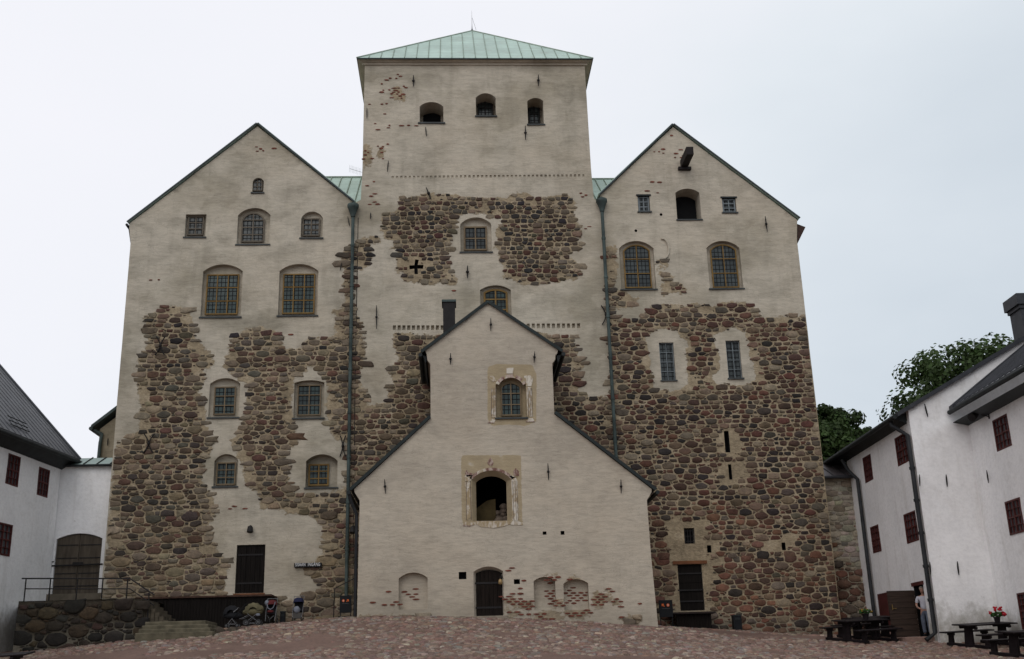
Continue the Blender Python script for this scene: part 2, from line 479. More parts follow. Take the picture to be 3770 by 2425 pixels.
# ---------------------------------------------------------------- the slope of the courtyard
def _w(u, v, Y):
    d = ray(u, v); d = d * (Y / d[1]); return d
GPTS = []
for u, v, Y in ((1317, 2271, 42), (1857, 2276, 42), (2409, 2303, 42), (1130, 2292, 45.6), (1000, 2300, 45.6), (2450, 2312, 45.6), (2640, 2316, 45.9), (2870, 2332, 45.9),
                (3103, 2348, 46), (60, 2402, 41.3), (300, 2382, 41.3), (541, 2347, 41.3), (767, 2334, 41.3), (3231, 2322, 45.2), (3430, 2356, 40.5), (3560, 2374, 38.5),
                (1885, 2425, 31), (1200, 2425, 31.5), (250, 2425, 37), (2700, 2425, 31), (3400, 2425, 33), (1885, 2350, 36.2), (1100, 2365, 37), (2800, 2380, 38)):
    GPTS.append(_w(u, v, Y))
GPTS = [tuple(p) for p in GPTS]
for x in (-24, -8, 8, 24):
    GPTS += [(x, 0, -1.65), (x, 12, -1.3), (x, -14, -1.8), (x, 22, -0.75 - abs(x) * 0.01)]
for x in (-20, -8, 1, 10, 20):
    GPTS += [(x, 54, 2.3 - abs(x) * 0.03)]
GP = np.array(GPTS, float)
def _tps(r2):
    return np.where(r2 > 1e-9, 0.5 * r2 * np.log(np.maximum(r2, 1e-9)), 0.0)
_n = len(GP)
_A = np.zeros((_n + 3, _n + 3))
_d2 = ((GP[:, None, :2] - GP[None, :, :2]) ** 2).sum(-1)
_A[:_n, :_n] = _tps(_d2) + np.eye(_n) * 3.0
_A[:_n, _n] = 1; _A[:_n, _n + 1:] = GP[:, :2]; _A[_n, :_n] = 1; _A[_n + 1:, :_n] = GP[:, :2].T
_wts = np.linalg.solve(_A, np.concatenate([GP[:, 2], np.zeros(3)]))
def gheight(x, y):
    x = np.clip(np.atleast_1d(np.asarray(x, float)), -26, 26); y = np.clip(np.atleast_1d(np.asarray(y, float)), -14, 54)
    out = np.empty(len(x))
    for a in range(0, len(x), 20000):
        xs, ys = x[a:a + 20000], y[a:a + 20000]
        r2 = (xs[:, None] - GP[None, :, 0]) ** 2 + (ys[:, None] - GP[None, :, 1]) ** 2
        out[a:a + 20000] = _tps(r2) @ _wts[:_n] + _wts[_n] + _wts[_n + 1] * xs + _wts[_n + 2] * ys
    return out
def gz1(x, y):
    return float(gheight([x], [y])[0])
def G(u, v):
    """where the photo pixel's ray meets the courtyard"""
    d = ray(u, v)
    ys = np.arange(24, 50, 0.05)
    P = d[None, :] * (ys / d[1])[:, None]
    h = gheight(P[:, 0], P[:, 1])
    k = np.argmax(P[:, 2] < h) if (P[:, 2] < h).any() else len(ys) - 1
    return Vector((float(P[k, 0]), float(P[k, 1]), float(h[k])))

# ---------------------------------------------------------------- polygons
def arch(sl, sr, zb, zsp, zt, n=12):
    """opening with a segmental arch, anticlockwise from the lower left"""
    if zt - zsp < 0.03:
        return [(sl, zb), (sr, zb), (sr, zt), (sl, zt)]
    w = (sr - sl) / 2; h = zt - zsp
    r = (w * w + h * h) / (2 * h); cz = zt - r; cs = (sl + sr) / 2
    a0 = math.atan2(zsp - cz, w)
    pts = [(sl, zb), (sr, zb)]
    for i in range(n + 1):
        a = a0 + (math.pi - 2 * a0) * i / n
        pts.append((cs + r * math.cos(a), cz + r * math.sin(a)))
    return pts

def pip(P, poly):
    x, z = P[:, 0], P[:, 1]
    inside = np.zeros(len(P), bool)
    n = len(poly)
    for i in range(n):
        x0, z0 = poly[i]; x1, z1 = poly[(i + 1) % n]
        if z0 == z1: continue
        c = ((z0 > z) != (z1 > z)) & (x < (x1 - x0) * (z - z0) / (z1 - z0) + x0)
        inside ^= c
    return inside

def edist(P, poly):
    d = np.full(len(P), 1e9)
    n = len(poly)
    for i in range(n):
        a = np.array(poly[i]); b = np.array(poly[(i + 1) % n])
        ab = b - a; L = (ab @ ab) or 1e-9
        t = np.clip(((P - a) @ ab) / L, 0, 1)
        q = a + t[:, None] * ab
        d = np.minimum(d, np.hypot(P[:, 0] - q[:, 0], P[:, 1] - q[:, 1]))
    return d

def sdist(P, polys):
    best = np.full(len(P), -1e9)
    for poly in polys:
        s = edist(P, poly) * np.where(pip(P, poly), 1, -1)
        best = np.maximum(best, s)
    return best

def region(fr, *px):
    return [fr.px(u, v) for u, v in px]

def resample(poly, step):
    out = []
    n = len(poly)
    for i in range(n):
        a = np.array(poly[i]); b = np.array(poly[(i + 1) % n])
        k = max(1, int(np.hypot(*(b - a)) / step))
        for j in range(k):
            out.append(tuple(a + (b - a) * j / k))
    return out

def ragged(poly, amp=.13):
    out = []
    for s, z in resample(poly, .16):
        n1 = mnoise.noise((s * 1.1, z * 1.1, 4.4)) * 1.2 + mnoise.noise((s * 3.1, z * 3.1, 9.2)) * .9
        n2 = mnoise.noise((s * 1.1, z * 1.1, 14.4)) * 1.2 + mnoise.noise((s * 3.1, z * 3.1, 19.2)) * .9
        out.append((s + amp * n1, z + amp * n2))
    return out

def blob(fr, u, v, hu, hv):
    q = [fr.px(u + hu * math.cos(a), v - hv * math.sin(a)) for a in [k * math.pi / 8 for k in range(16)]]
    return ragged(q, .1)

def lump(s, z, amp):
    return amp * (mnoise.noise((s * 0.35, z * 0.35, 3.3)) + 0.5 * mnoise.noise((s * 1.1, z * 1.4, 8.1)) + 0.3 * mnoise.noise((s * 2.7, z * 3.1, 1.7)))

# ---------------------------------------------------------------- a wall with real openings
def wall(name, fr, outline, holes, mat, parent, back=8.0, stone=None, ochre=None, foot=None, grid=0.16, amp=0.035, plain=None):
    """outline and holes in plane coordinates. Each hole: dict(poly, depth, inner, back).
    The opening gets reveals and a back; the outline runs back as side walls."""
    loops = [resample(outline, grid * 1.2)] + [resample(h['poly'], grid * 1.2) for h in holes]
    pts = []; edges = []
    for L in loops:
        k = len(pts)
        pts += L
        edges += [(k + i, k + (i + 1) % len(L)) for i in range(len(L))]
    nb = len(pts)
    o = np.array(outline)
    gx = np.arange(o[:, 0].min(), o[:, 0].max(), grid); gzz = np.arange(o[:, 1].min(), o[:, 1].max(), grid)
    X, Z = np.meshgrid(gx, gzz)
    P = np.stack([X.ravel(), Z.ravel()], 1)
    P += np.random.RandomState(3).uniform(-grid * 0.3, grid * 0.3, P.shape)
    keep = pip(P, outline) & (edist(P, outline) > grid * 0.5)
    for h in holes:
        keep &= ~pip(P, h['poly']) & (edist(P, h['poly']) > grid * 0.5)
    pts += [tuple(q) for q in P[keep]]
    vs, es, fs, ov, oe, of = delaunay_2d_cdt([Vector(q) for q in pts], edges, [], 0, 1e-5)
    V = np.array([(q.x, q.y) for q in vs])
    F = np.array([f for f in fs if len(f) == 3])
    C = V[F].mean(1)
    ok = pip(C, outline)
    for h in holes:
        ok &= ~pip(C, h['poly'])
    F = F[ok]
    a, b_, c_ = V[F[:, 0]], V[F[:, 1]], V[F[:, 2]]
    area = (b_[:, 0] - a[:, 0]) * (c_[:, 1] - a[:, 1]) - (b_[:, 1] - a[:, 1]) * (c_[:, 0] - a[:, 0])
    flip = area < 0
    F[flip] = F[flip][:, ::-1]
    # normal must look along fr.n : (d x up) . n
    hand = fr.d[0] * 0 + (fr.d[1] * fr.n[0] - fr.d[0] * fr.n[1])
    if hand < 0: F = F[:, ::-1]
    mb = MB()
    disp = [lump(s, z, amp) for s, z in V]
    verts = [fr.p(s, z, disp[i]) for i, (s, z) in enumerate(V)]
    mb.add(verts, [list(map(int, f)) for f in F], 0, True)
    sd = np.full(len(V), -1.0)
    at = {'stone': np.zeros(len(V)), 'ochre': np.zeros(len(V)), 'foot': np.zeros(len(V))}
    if stone: at['stone'] = np.clip(sdist(V, stone) / 0.5 + 0.5, 0, 1)
    if plain: at['stone'] = np.minimum(at['stone'], np.clip((-sdist(V, plain) - 0.16) / 0.3 + 0.5, 0, 1))
    if ochre: at['ochre'] = np.clip(sdist(V, ochre) / 0.25 + 0.5, 0, 1)
    if foot is not None:
        at['foot'] = np.clip(1.0 - (V[:, 1] - foot(V[:, 0])) / 1.6, 0, 1)
    extra = []
    # reveals
    for h, L in zip(holes, loops[1:]):
        inner = resample(h['inner'], grid * 1.2) if h.get('inner') else None
        if inner is None or len(inner) != len(L):
            ip = h.get('inner')
            if ip and len(ip) == len(h['poly']):
                inner = []
                n = len(h['poly'])
                for i in range(n):
                    A_, B_ = np.array(h['poly'][i]), np.array(h['poly'][(i + 1) % n])
                    a2, b2 = np.array(ip[i]), np.array(ip[(i + 1) % n])
                    k = max(1, int(np.hypot(*(B_ - A_)) / (grid * 1.2)))
                    inner += [tuple(a2 + (b2 - a2) * j / k) for j in range(k)]
            else:
                inner = L
        d = h['depth']; n = len(L)
        vv = [fr.p(s, z, lump(s, z, amp)) for s, z in L] + [fr.p(s, z, -d) for s, z in inner]
        ff = [(i, (i + 1) % n, n + (i + 1) % n, n + i) for i in range(n)]
        if hand < 0: pass
        else: ff = [f[::-1] for f in ff]
        bm_ = h.get('back', 0)
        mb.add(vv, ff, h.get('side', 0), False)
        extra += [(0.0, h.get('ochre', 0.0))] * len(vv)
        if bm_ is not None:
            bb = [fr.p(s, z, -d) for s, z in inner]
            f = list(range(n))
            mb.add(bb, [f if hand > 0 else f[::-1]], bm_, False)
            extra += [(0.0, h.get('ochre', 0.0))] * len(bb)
    # side walls running back
    L = loops[0]; n = len(L)
    vv = [fr.p(s, z, lump(s, z, amp)) for s, z in L] + [fr.p(s, z, -back) for s, z in L]
    ff = []
    zmin = min(z for s, z in L)
    for i in range(n):
        j = (i + 1) % n
        if L[i][1] < zmin + 0.01 and L[j][1] < zmin + 0.01: continue
        ff.append((i, n + i, n + j, j) if hand > 0 else (j, n + j, n + i, i))
    k0 = len(mb.v)
    mb.add(vv, ff, 0, False)
    # the edge strip repeats the mask of the face it leaves
    e0 = np.array(L)
    e_st = np.clip(sdist(e0, stone) / 0.5 + 0.5, 0, 1) if stone else np.zeros(n)
    extra += [(float(x), 0.0) for x in e_st] * 2
    ob = mb.build(name, [mat, DARK, STONE], parent)
    me = ob.data
    for key in ('stone', 'ochre', 'foot'):
        A_ = me.attributes.new(key, 'FLOAT', 'POINT')
        ex = {'stone': [q[0] for q in extra], 'ochre': [q[1] for q in extra], 'foot': [0.0] * len(extra)}[key]
        full = np.concatenate([at[key], np.array(ex, float)]) if extra else at[key]
        A_.data.foreach_set('value', full.astype(np.float32))
    return ob

# ---------------------------------------------------------------- boulders and cobbles
PAL = {
 'upper': [((.026, .023, .023), 4), ((.055, .037, .027), 4), ((.078, .036, .027), 2.6), ((.058, .050, .042), 2.6), ((.085, .062, .042), 2.4), ((.12, .092, .064), 1.4), ((.062, .052, .033), 1.5)],
 'left': [((.042, .034, .029), 3), ((.074, .050, .035), 4), ((.10, .053, .038), 2.6), ((.086, .072, .056), 3), ((.135, .10, .066), 2.6), ((.18, .14, .095), 1.8)],
 'leftlow': [((.052, .040, .032), 1.8), ((.10, .066, .045), 3), ((.13, .073, .053), 2.2), ((.125, .10, .076), 3), ((.175, .127, .08), 3.4), ((.21, .165, .115), 2.2)],
 'right': [((.028, .022, .020), 3.6), ((.064, .036, .026), 5), ((.095, .043, .030), 3.8), ((.068, .053, .042), 2.4), ((.11, .075, .050), 1.8), ((.14, .105, .07), 1)],
 'rightlow': [((.034, .026, .022), 2.2), ((.078, .043, .030), 4.6), ((.118, .055, .037), 4.2), ((.14, .080, .057), 1.6), ((.088, .069, .053), 2.2), ((.14, .10, .066), 1.5), ((.165, .08, .052), 2.4)],
 'annex': [((.27, .24, .185), 3), ((.32, .285, .225), 3), ((.20, .165, .12), 1.2), ((.36, .32, .255), 2), ((.17, .145, .115), .7)],
 'terrace': [((.018, .015, .012), 4), ((.031, .023, .017), 4), ((.042, .026, .019), 2), ((.052, .037, .021), 1.4), ((.034, .03, .025), 2)],
 'cobble': [((.215, .145, .113), 3.4), ((.19, .113, .086), 4), ((.25, .19, .148), 2.4), ((.205, .172, .148), 1.2), ((.33, .265, .205), .8), ((.155, .098, .075), 2.6)],
}
def pick(rng, pal):
    tot = sum(w for _, w in PAL[pal]); x = rng.random() * tot
    for c, w in PAL[pal]:
        x -= w
        if x <= 0: break
    k = rng.uniform(0.78, 1.25)
    return [max(0.01, ch * k * rng.uniform(0.93, 1.07)) for ch in c]

def pack(bounds, accept, classes, seed, stretch=1.5, squash=0.84, course=0.0):
    """discs of mixed sizes dropped without overlap; x is squeezed by stretch"""
    rng = random.Random(seed)
    x0, x1, y0, y1 = bounds
    x0 /= stretch; x1 /= stretch
    rmax = max(c[0] for c in classes)
    cell = 0.25
    grid = {}
    pts = []
    for r0, r1, density in classes:
        tries = int((x1 - x0) * (y1 - y0) * density)
        for _ in range(tries):
            x = rng.uniform(x0, x1); y = rng.uniform(y0, y1)
            if course:                                # rough courses
                wv = 0.12 * mnoise.noise((x * .35, y * .5, 2.2)); k = (y + wv) / course
                y += (round(k) - k) * course * rng.uniform(.3, .95)
            if not accept(x * stretch, y): continue
            r = rng.uniform(r0, r1)
            R_ = r + rmax
            i0, i1 = int((x - R_) // cell), int((x + R_) // cell)
            j0, j1 = int((y - R_) // cell), int((y + R_) // cell)
            ok = True
            for i in range(i0, i1 + 1):
                for j in range(j0, j1 + 1):
                    for q in grid.get((i, j), ()):
                        dx, dy = pts[q][0] - x, pts[q][1] - y
                        m = (r + pts[q][2]) * squash
                        if dx * dx + dy * dy < m * m: ok = False; break
                    if not ok: break
                if not ok: break
            if ok:
                grid.setdefault((int(x // cell), int(y // cell)), []).append(len(pts))
                pts.append((x, y, r))
    return pts, grid, cell, rmax

def cells(pk, seed, gap=0.92, grow=1.5, nside=12, chaikin=1, block=False):
    pts, grid, cell, rmax = pk
    rng = random.Random(seed)
    out = []
    for idx, (x, y, r) in enumerate(pts):
        e = rng.uniform(0.8, 1.0); ph = rng.random() * 6.28
        poly = []
        if block:
            hw = grow * r * rng.uniform(.85, 1.35); hh = grow * r * rng.uniform(.62, 1.0); sk = rng.uniform(-.25, .25) * hw
            for px_, py_ in ((-1, -1), (0, -1.08), (1, -1), (1.08, 0), (1, 1), (0, 1.08), (-1, 1), (-1.08, 0)):
                poly.append((hw * px_ * rng.uniform(.68, 1.12) + sk * py_ * .6, hh * py_ * rng.uniform(.66, 1.12)))
        else:
          for k in range(nside):
            a = ph + 2 * math.pi * k / nside
            poly.append((grow * r * math.cos(a) * rng.uniform(0.92, 1.1), grow * r * e * math.sin(a) * rng.uniform(0.92, 1.1)))
        R_ = (r + rmax) * 1.35
        for i in range(int((x - R_) // cell), int((x + R_) // cell) + 1):
            for j in range(int((y - R_) // cell), int((y + R_) // cell) + 1):
                for q in grid.get((i, j), ()):
                    if q == idx: continue
                    dx, dy = pts[q][0] - x, pts[q][1] - y
                    d2 = dx * dx + dy * dy
                    if d2 > R_ * R_: continue
                    h = (d2 + r * r - pts[q][2] ** 2) / 2
                    new = []
                    n = len(poly)
                    for k in range(n):
                        ax, ay = poly[k]; bx, by = poly[(k + 1) % n]
                        da = ax * dx + ay * dy - h; db = bx * dx + by * dy - h
                        if da <= 0: new.append((ax, ay))
                        if (da < 0 < db) or (db < 0 < da):
                            t = da / (da - db)
                            new.append((ax + (bx - ax) * t, ay + (by - ay) * t))
                    poly = new
                    if len(poly) < 3: break
                if len(poly) < 3: break
            if len(poly) < 3: break
        if len(poly) < 3: continue
        g = rng.uniform(gap - 0.06, gap + 0.04)
        poly = [(a * g, b * g) for a, b in poly]
        ck = rng.uniform(.03, .17)
        for _ in range(chaikin):
            n = len(poly); nw = []
            for k in range(n):
                ax, ay = poly[k]; bx, by = poly[(k + 1) % n]
                if math.hypot(bx - ax, by - ay) < 0.25 * r:
                    nw.append(((ax + bx) / 2, (ay + by) / 2))
                else:
                    j1, j2 = rng.uniform(.95, 1.03), rng.uniform(.95, 1.03); nw.append(((ax * (1 - ck) + bx * ck) * j1, (ay * (1 - ck) + by * ck) * j1)); nw.append(((ax * ck + bx * (1 - ck)) * j2, (ay * ck + by * (1 - ck)) * j2))
            poly = nw
        out.append((x, y, r, poly))
    return out

def stones_mesh(name, sts, place, colour, mat, parent, stretch, high, seed, rings=((1.0, -0.9), (0.95, 0.55), (0.78, 1.0))):
    """every stone a low dome with its own colour; place(s, z, out) puts it on its surface"""
    rng = random.Random(seed)
    V = []; F = []; Cc = []
    for x, y, r, poly in sts:
        col = colour(rng, x * stretch, y)
        n = len(poly); k = len(V)
        hh = high * rng.uniform(0.5, 1.4) * (0.5 + r * 2.5)
        tx, ty = rng.uniform(-.25, .25), rng.uniform(-.25, .25)
        for sc, hf in rings:
            for a, b in poly:
                o = hh * hf + (tx * a + ty * b) * (0.5 if hf > 0 else 0) * sc
                V.append(((x + a * sc) * stretch, y + b * sc, o + (hh * rng.uniform(-.2, .2) if hf > 0 else 0))); Cc.append(col)
        V.append((x * stretch, y, hh * 1.05)); Cc.append(col)
        m = len(rings)
        for q in range(m - 1):
            for i in range(n):
                F.append((k + q * n + i, k + q * n + (i + 1) % n, k + (q + 1) * n + (i + 1) % n, k + (q + 1) * n + i))
        for i in range(n):
            F.append((k + (m - 1) * n + i, k + (m - 1) * n + (i + 1) % n, k + m * n))
    P = place(np.array(V)) if len(V) else np.zeros((0, 3))
    me = bpy.data.meshes.new(name)
    me.from_pydata(P.tolist(), [], F)
    ca = me.color_attributes.new('col', 'FLOAT_COLOR', 'POINT')
    cc = np.ones((len(V), 4), np.float32); cc[:, :3] = np.array(Cc, np.float32)
    ca.data.foreach_set('color', cc.ravel())
    me.polygons.foreach_set('use_smooth', [True] * len(F))
    me.materials.append(mat)
    me.update()
    o = bpy.data.objects.new(name, me)
    return link(o, parent)

def masonry(name, fr, regions, holes, parent, pal, seed, classes=None, stretch=1.5, high=0.035, gap=0.89, margin=0.035, clear=0.09, clip=None, xlim=None, smear=True, nohit=(), size=.78):
    classes = classes or ((0.2, 0.27, 5), (0.14, 0.2, 30), (0.1, 0.14, 60), (0.06, 0.1, 90), (0.04, 0.06, 90))
    classes = [(a * size, b * size * 1.06, n / size ** 2) for a, b, n in classes] + [(.018, .03, 130)]
    stretch *= 1.12
    gap += .02
    allp = np.concatenate([np.array(p) for p in regions])
    x0, y0 = allp.min(0); x1, y1 = allp.max(0)
    st = 0.05
    nx, ny = int((x1 - x0) / st) + 2, int((y1 - y0) / st) + 2
    X, Y = np.meshgrid(x0 + np.arange(nx) * st, y0 + np.arange(ny) * st)
    Q = np.stack([X.ravel(), Y.ravel()], 1)
    M = np.zeros(len(Q), bool)
    for p in regions: M |= pip(Q, p) & (edist(Q, p) > margin)
    for h in holes:
        M &= ~pip(Q, h) & (edist(Q, h) > clear)
    if clip is not None: M &= clip(Q)
    M = M.reshape(ny, nx)
    def acc(x, y):
        i, j = int((y - y0) / st), int((x - x0) / st)
        return 0 <= i < ny and 0 <= j < nx and M[i, j]
    pk = pack((x0, x1, y0, y1), acc, classes, seed, stretch, .80, .22)
    cs = cells(pk, seed + 1, gap, 1.42, block=True)
    # no stone may reach into an opening or past the wall's edge
    if xlim:
        cs = [(x, y, r, [(min(max(a, xlim[0] / stretch - x), xlim[1] / stretch - x), b) for a, b in poly]) for x, y, r, poly in cs]
    if cs and holes:
        allv = np.array([((x + a) * stretch, y + b) for x, y, r, poly in cs for a, b in poly]); own = np.array([i for i, c in enumerate(cs) for _ in c[3]])
        bad = np.zeros(len(allv), bool)
        for h in list(holes) + list(nohit): bad |= pip(allv, h) | (edist(allv, h) < 0.03)
        drop = set(own[bad].tolist())
        cs = [c for i, c in enumerate(cs) if i not in drop]
    def place(V):
        s, z, o = V[:, 0], V[:, 1], V[:, 2]
        lm = np.array([lump(a, b, 0.035) for a, b in zip(s, z)])
        out = fr.o[None, :] + fr.d[None, :] * s[:, None] + fr.n[None, :] * (o + lm + 0.012)[:, None]
        out[:, 2] = z
        return out
    base = pal if callable(pal) else (lambda rng, s, z: pick(rng, pal))
    # plaster still clings to the stones along the ragged edge
    near = {}
    if cs and smear:
        ctr = np.array([(x * stretch, y) for x, y, r, p in cs])
        ds = np.full(len(ctr), 0.0)
        for p in regions: ds = np.maximum(ds, np.where(pip(ctr, p), edist(ctr, p), 0))
        for h in holes: ds = np.minimum(ds, edist(ctr, h))
        if margin > .025:
            rg = random.Random(seed + 9)
            keep = [i for i, d in enumerate(ds) if not (d < .32 and rg.random() < .16)]
            cs = [cs[i] for i in keep]; ctr = ctr[keep]; ds = ds[keep]
        near = {(x, y): d for (x, y), d in zip(map(tuple, ctr.tolist()), ds.tolist())}
    def colour(rng, s, z):
        c = base(rng, s, z)
        d = near.get((s, z), 9)
        k = 0.0
        if d < .55 and rng.random() < .6: k = rng.uniform(.1, .75) * (1 - d / .6)
        elif rng.random() < .10: k = rng.uniform(.15, .6)
        return [a * (1 - k) + b * k for a, b in zip(c, (.33, .27, .19))] if smear else c
    return stones_mesh(name, cs, place, colour, STONE, parent, stretch, high, seed + 2)

# ---------------------------------------------------------------- windows, doors, anchors
def px_open(fr, blx, brx, by, tlx, trx, spy, topy, out=0.0):
    a, b = fr.px(blx, by, out), fr.px(brx, by, out)
    c, d = fr.px(tlx, spy, out), fr.px(trx, spy, out)
    t = fr.px((tlx + trx) / 2, topy, out)
    return ((a[0] + c[0]) / 2, (b[0] + d[0]) / 2, (a[1] + b[1]) / 2, (c[1] + d[1]) / 2, t[1])

def arch_at(g, s):
    sl, sr, zb, zsp, zt = g
    if zt - zsp < 0.03: return zt
    w = (sr - sl) / 2; h = zt - zsp
    r = (w * w + h * h) / (2 * h); cs = (sl + sr) / 2
    return zt - r + math.sqrt(max(0, r * r - (s - cs) ** 2))

def shrink(g, b):
    sl, sr, zb, zsp, zt = g
    if zt - zsp < 0.03: return (sl + b, sr - b, zb + b, zt - b, zt - b)
    return (sl + b, sr - b, zb + b, max(zb + b + 0.05, zsp - b * 0.6), zt - b)

def window(fr, parent, g, out, cols, rows, fm, gm, bar=0.06, mid=None, sill=True, sill_g=None, label=None, split=None):
    """frame (part) with its pane and sill as sub-parts; g = (left, right, bottom, spring, top)"""
    mb = MB()
    A = arch(*g); B = arch(*shrink(g, bar))
    if len(A) == len(B): mb.ring(fr, A, B, out - 0.02, out + 0.05)
    sl, sr, zb, zsp, zt = g
    mid = mid or bar * 0.8
    zr = zt if split is None else split
    for k in range(1, cols):
        s = sl + (sr - sl) * k / cols
        mb.fbox(fr, s - mid / 2, s + mid / 2, zb + bar * 0.9, arch_at(g, s) - bar * 0.9, out - 0.015, out + 0.043)
    for k in range(1, rows):
        z = zb + (zr - zb) * k / rows
        mb.fbox(fr, sl + bar * 0.9, sr - bar * 0.9, z - mid * 0.45, z + mid * 0.45, out - 0.018, out + 0.038)
    w = mb.build('window', fm, parent)
    if label: w['label'] = label
    pn = MB(); pn.prism(fr, arch(*shrink(g, bar * 0.5)), out - 0.012, out - 0.002)
    pn.build('pane', gm, w)
    if sill:
        q = sill_g or g
        sb = MB(); sb.fbox(fr, q[0] - 0.05, q[1] + 0.05, q[2] - 0.05, q[2] + 0.012, out - 0.02, 0.07)
        sb.build('sill', SILL, w)
    return w

def anchor(fr, parent, u0, v0, u1, v1, w=0.05, boss=True):
    a = fr.px(u0, v0, 0.1); b = fr.px(u1, v1, 0.1)
    mb = MB()
    p, q = Vector(fr.p(a[0], a[1], 0.1)), Vector(fr.p(b[0], b[1], 0.1))
    c = (p + q) / 2
    mb.tube([p, p.lerp(q, .25), c, p.lerp(q, .75), q], [w * .28, w * .55, w * .6, w * .55, w * .28], 6)
    if boss:
        n = Vector(fr.n)
        mb.ball(c, w * 1.25, w * 1.25, w * 1.25, 8, 6)
        mb.tube([c + n * 0.03, c - n * 0.16], w * 0.6, 6)
    return mb.build('wall_anchor', IRON, parent)

def xanchor(fr, parent, u, v, hw, hh):
    c = fr.px(u, v, 0.12)
    mb = MB()
    for sgn in (-1, 1):
        pts = []
        for k in range(9):
            t = k / 4 - 1
            pts.append(fr.p(c[0] + sgn * (0.04 + 0.96 * abs(t) ** 1.5) * hw, c[1] + t * hh, 0.10 + 0.02 * sgn))
        mb.tube(pts, 0.026, 6)
    mb.ball(fr.p(c[0], c[1], 0.12), 0.06, 0.06, 0.08, 8, 6)
    mb.tube([fr.p(c[0], c[1], 0.12), fr.p(c[0], c[1], -0.08)], 0.05, 6)
    return mb.build('wall_anchor', IRON, parent)

def brick_chips(fr, parent, spots, seed, bw=0.27, bh=0.085, amp=0.035, out=0.0, lo=0.35):
    """bared bricks: spots = (u, v, half width px, half height px, count)"""
    rng = random.Random(seed)
    mb = MB()
    for u, v, hu, hv, n in spots:
        a = fr.px(u - hu, v + hv, out); b = fr.px(u + hu, v - hv, out)
        used = set()
        for _ in range(n):
            s = rng.triangular(a[0], b[0]); z = rng.triangular(a[1], b[1])
            row = round(z / (bh + 0.02)); colm = round(s / (bw + 0.02) + (row % 2) * 0.5)
            if (row, colm) in used: continue
            used.add((row, colm))
            s = (colm - (row % 2) * 0.5) * (bw + 0.02); z = row * (bh + 0.02)
            w = bw * rng.uniform(lo, 1.0); h = bh * rng.uniform(max(.5, lo), 1.0); s += rng.uniform(-.06, .06) * (lo < .5); z += rng.uniform(-.02, .02) * (lo < .5)
            o = lump(s, z, amp) + out
            pts = []
            for k in range(8):
                an = 2 * math.pi * (k + .5) / 8
                cx_, sy_ = math.cos(an), math.sin(an)
                q = 1 / max(abs(cx_), abs(sy_)) ** 0.8
                pts.append((s + w / 2 * cx_ * q * rng.uniform(.8, 1.05), z + h / 2 * sy_ * q * rng.uniform(.8, 1.05)))
            mb.prism(fr, pts, o - 0.05, o + 0.02 + rng.uniform(0, .012))
    return mb.build('bared_brick', BRICK, parent)

def pipe_run(fr, parent, pts, r, mat, out=0.22, name='drainpipe', collars=True):
    P = [Vector(fr.p(s, z, out if len(q) == 0 else q[0])) for (s, z, *q) in pts]
    mb = MB(); mb.tube(P, r, 10)
    if collars:
        for a, b in zip(P[:-1], P[1:]):
            L = (b - a).length
            k = int(L / 2.1)
            for i in range(1, k + 1):
                c = a.lerp(b, i / (k + 1)); t = (b - a).normalized()
                mb.tube([c - t * 0.05, c + t * 0.05], r * 1.28, 10)
                mb.tube([c, c - Vector(fr.n) * (out)], 0.02, 5)
    return mb.build(name, mat, parent)
# ================================================================ THE PAVED COURTYARD
def build_ground():
    xs = np.concatenate([np.linspace(-400, -30, 12), np.arange(-28, 28.1, 0.7), np.linspace(30, 400, 12)])
    ys = np.concatenate([np.linspace(-200, -16, 8), np.arange(-14, 54.1, 0.7), np.linspace(60, 500, 12)])
    X, Y = np.meshgrid(xs, ys)
    H = gheight(X.ravel(), Y.ravel())
    mb = MB()
    nx = len(xs)
    fs = [(j * nx + i, j * nx + i + 1, (j + 1) * nx + i + 1, (j + 1) * nx + i) for j in range(len(ys) - 1) for i in range(nx - 1)]
    mb.add(list(zip(X.ravel(), Y.ravel(), H)), fs, 0, True)
    g = mb.build('courtyard_ground', GROUND)
    tag(g, kind='structure')
build_ground()

def build_cobbles():
    def acc(x, y):
        if abs(x - 0.05 * y) > 0.5 * y + 1.5: return False
        if y > 41.95 and -3.7 < x < 7.55: return False
        if y > 41.2 and x < -9.6: return False
        if y > 45.9: return False
        return mnoise.noise((x * 0.16, y * 0.3, 0.5)) + 0.5 * mnoise.noise((x * 0.6, y * 0.8, 3.5)) > -0.12 - random.random() * 0.4
    random.seed(11)
    pk = pack((-22, 24, 28.0, 46.0), acc, ((0.10, 0.135, 10), (0.07, 0.1, 50), (0.045, 0.07, 80)), 5, 1.25)
    cs = cells(pk, 6, 0.92, 1.25, 9, 1)
    Xs = np.arange(-24, 26.01, 0.5); Ys = np.arange(27, 47.01, 0.5)
    gx, gy = np.meshgrid(Xs, Ys)
    H = gheight(gx.ravel(), gy.ravel()).reshape(gx.shape)
    def place(V):
        i = np.clip((V[:, 0] - Xs[0]) / 0.5, 0, len(Xs) - 1.001); j = np.clip((V[:, 1] - Ys[0]) / 0.5, 0, len(Ys) - 1.001)
        i0, j0 = i.astype(int), j.astype(int); fi, fj = i - i0, j - j0
        h = H[j0, i0] * (1 - fi) * (1 - fj) + H[j0, i0 + 1] * fi * (1 - fj) + H[j0 + 1, i0] * (1 - fi) * fj + H[j0 + 1, i0 + 1] * fi * fj
        return np.stack([V[:, 0], V[:, 1], h + V[:, 2]], 1)
    def colour(rng, x, y):
        return pick(rng, 'cobble')
    o = stones_mesh('courtyard_cobbles', cs, place, colour, COBBLE, None, 1.25, 0.055, 7, rings=((1.0, -0.35), (0.72, 0.8)))
    tag(o, kind='structure')
    return len(cs)
build_cobbles()

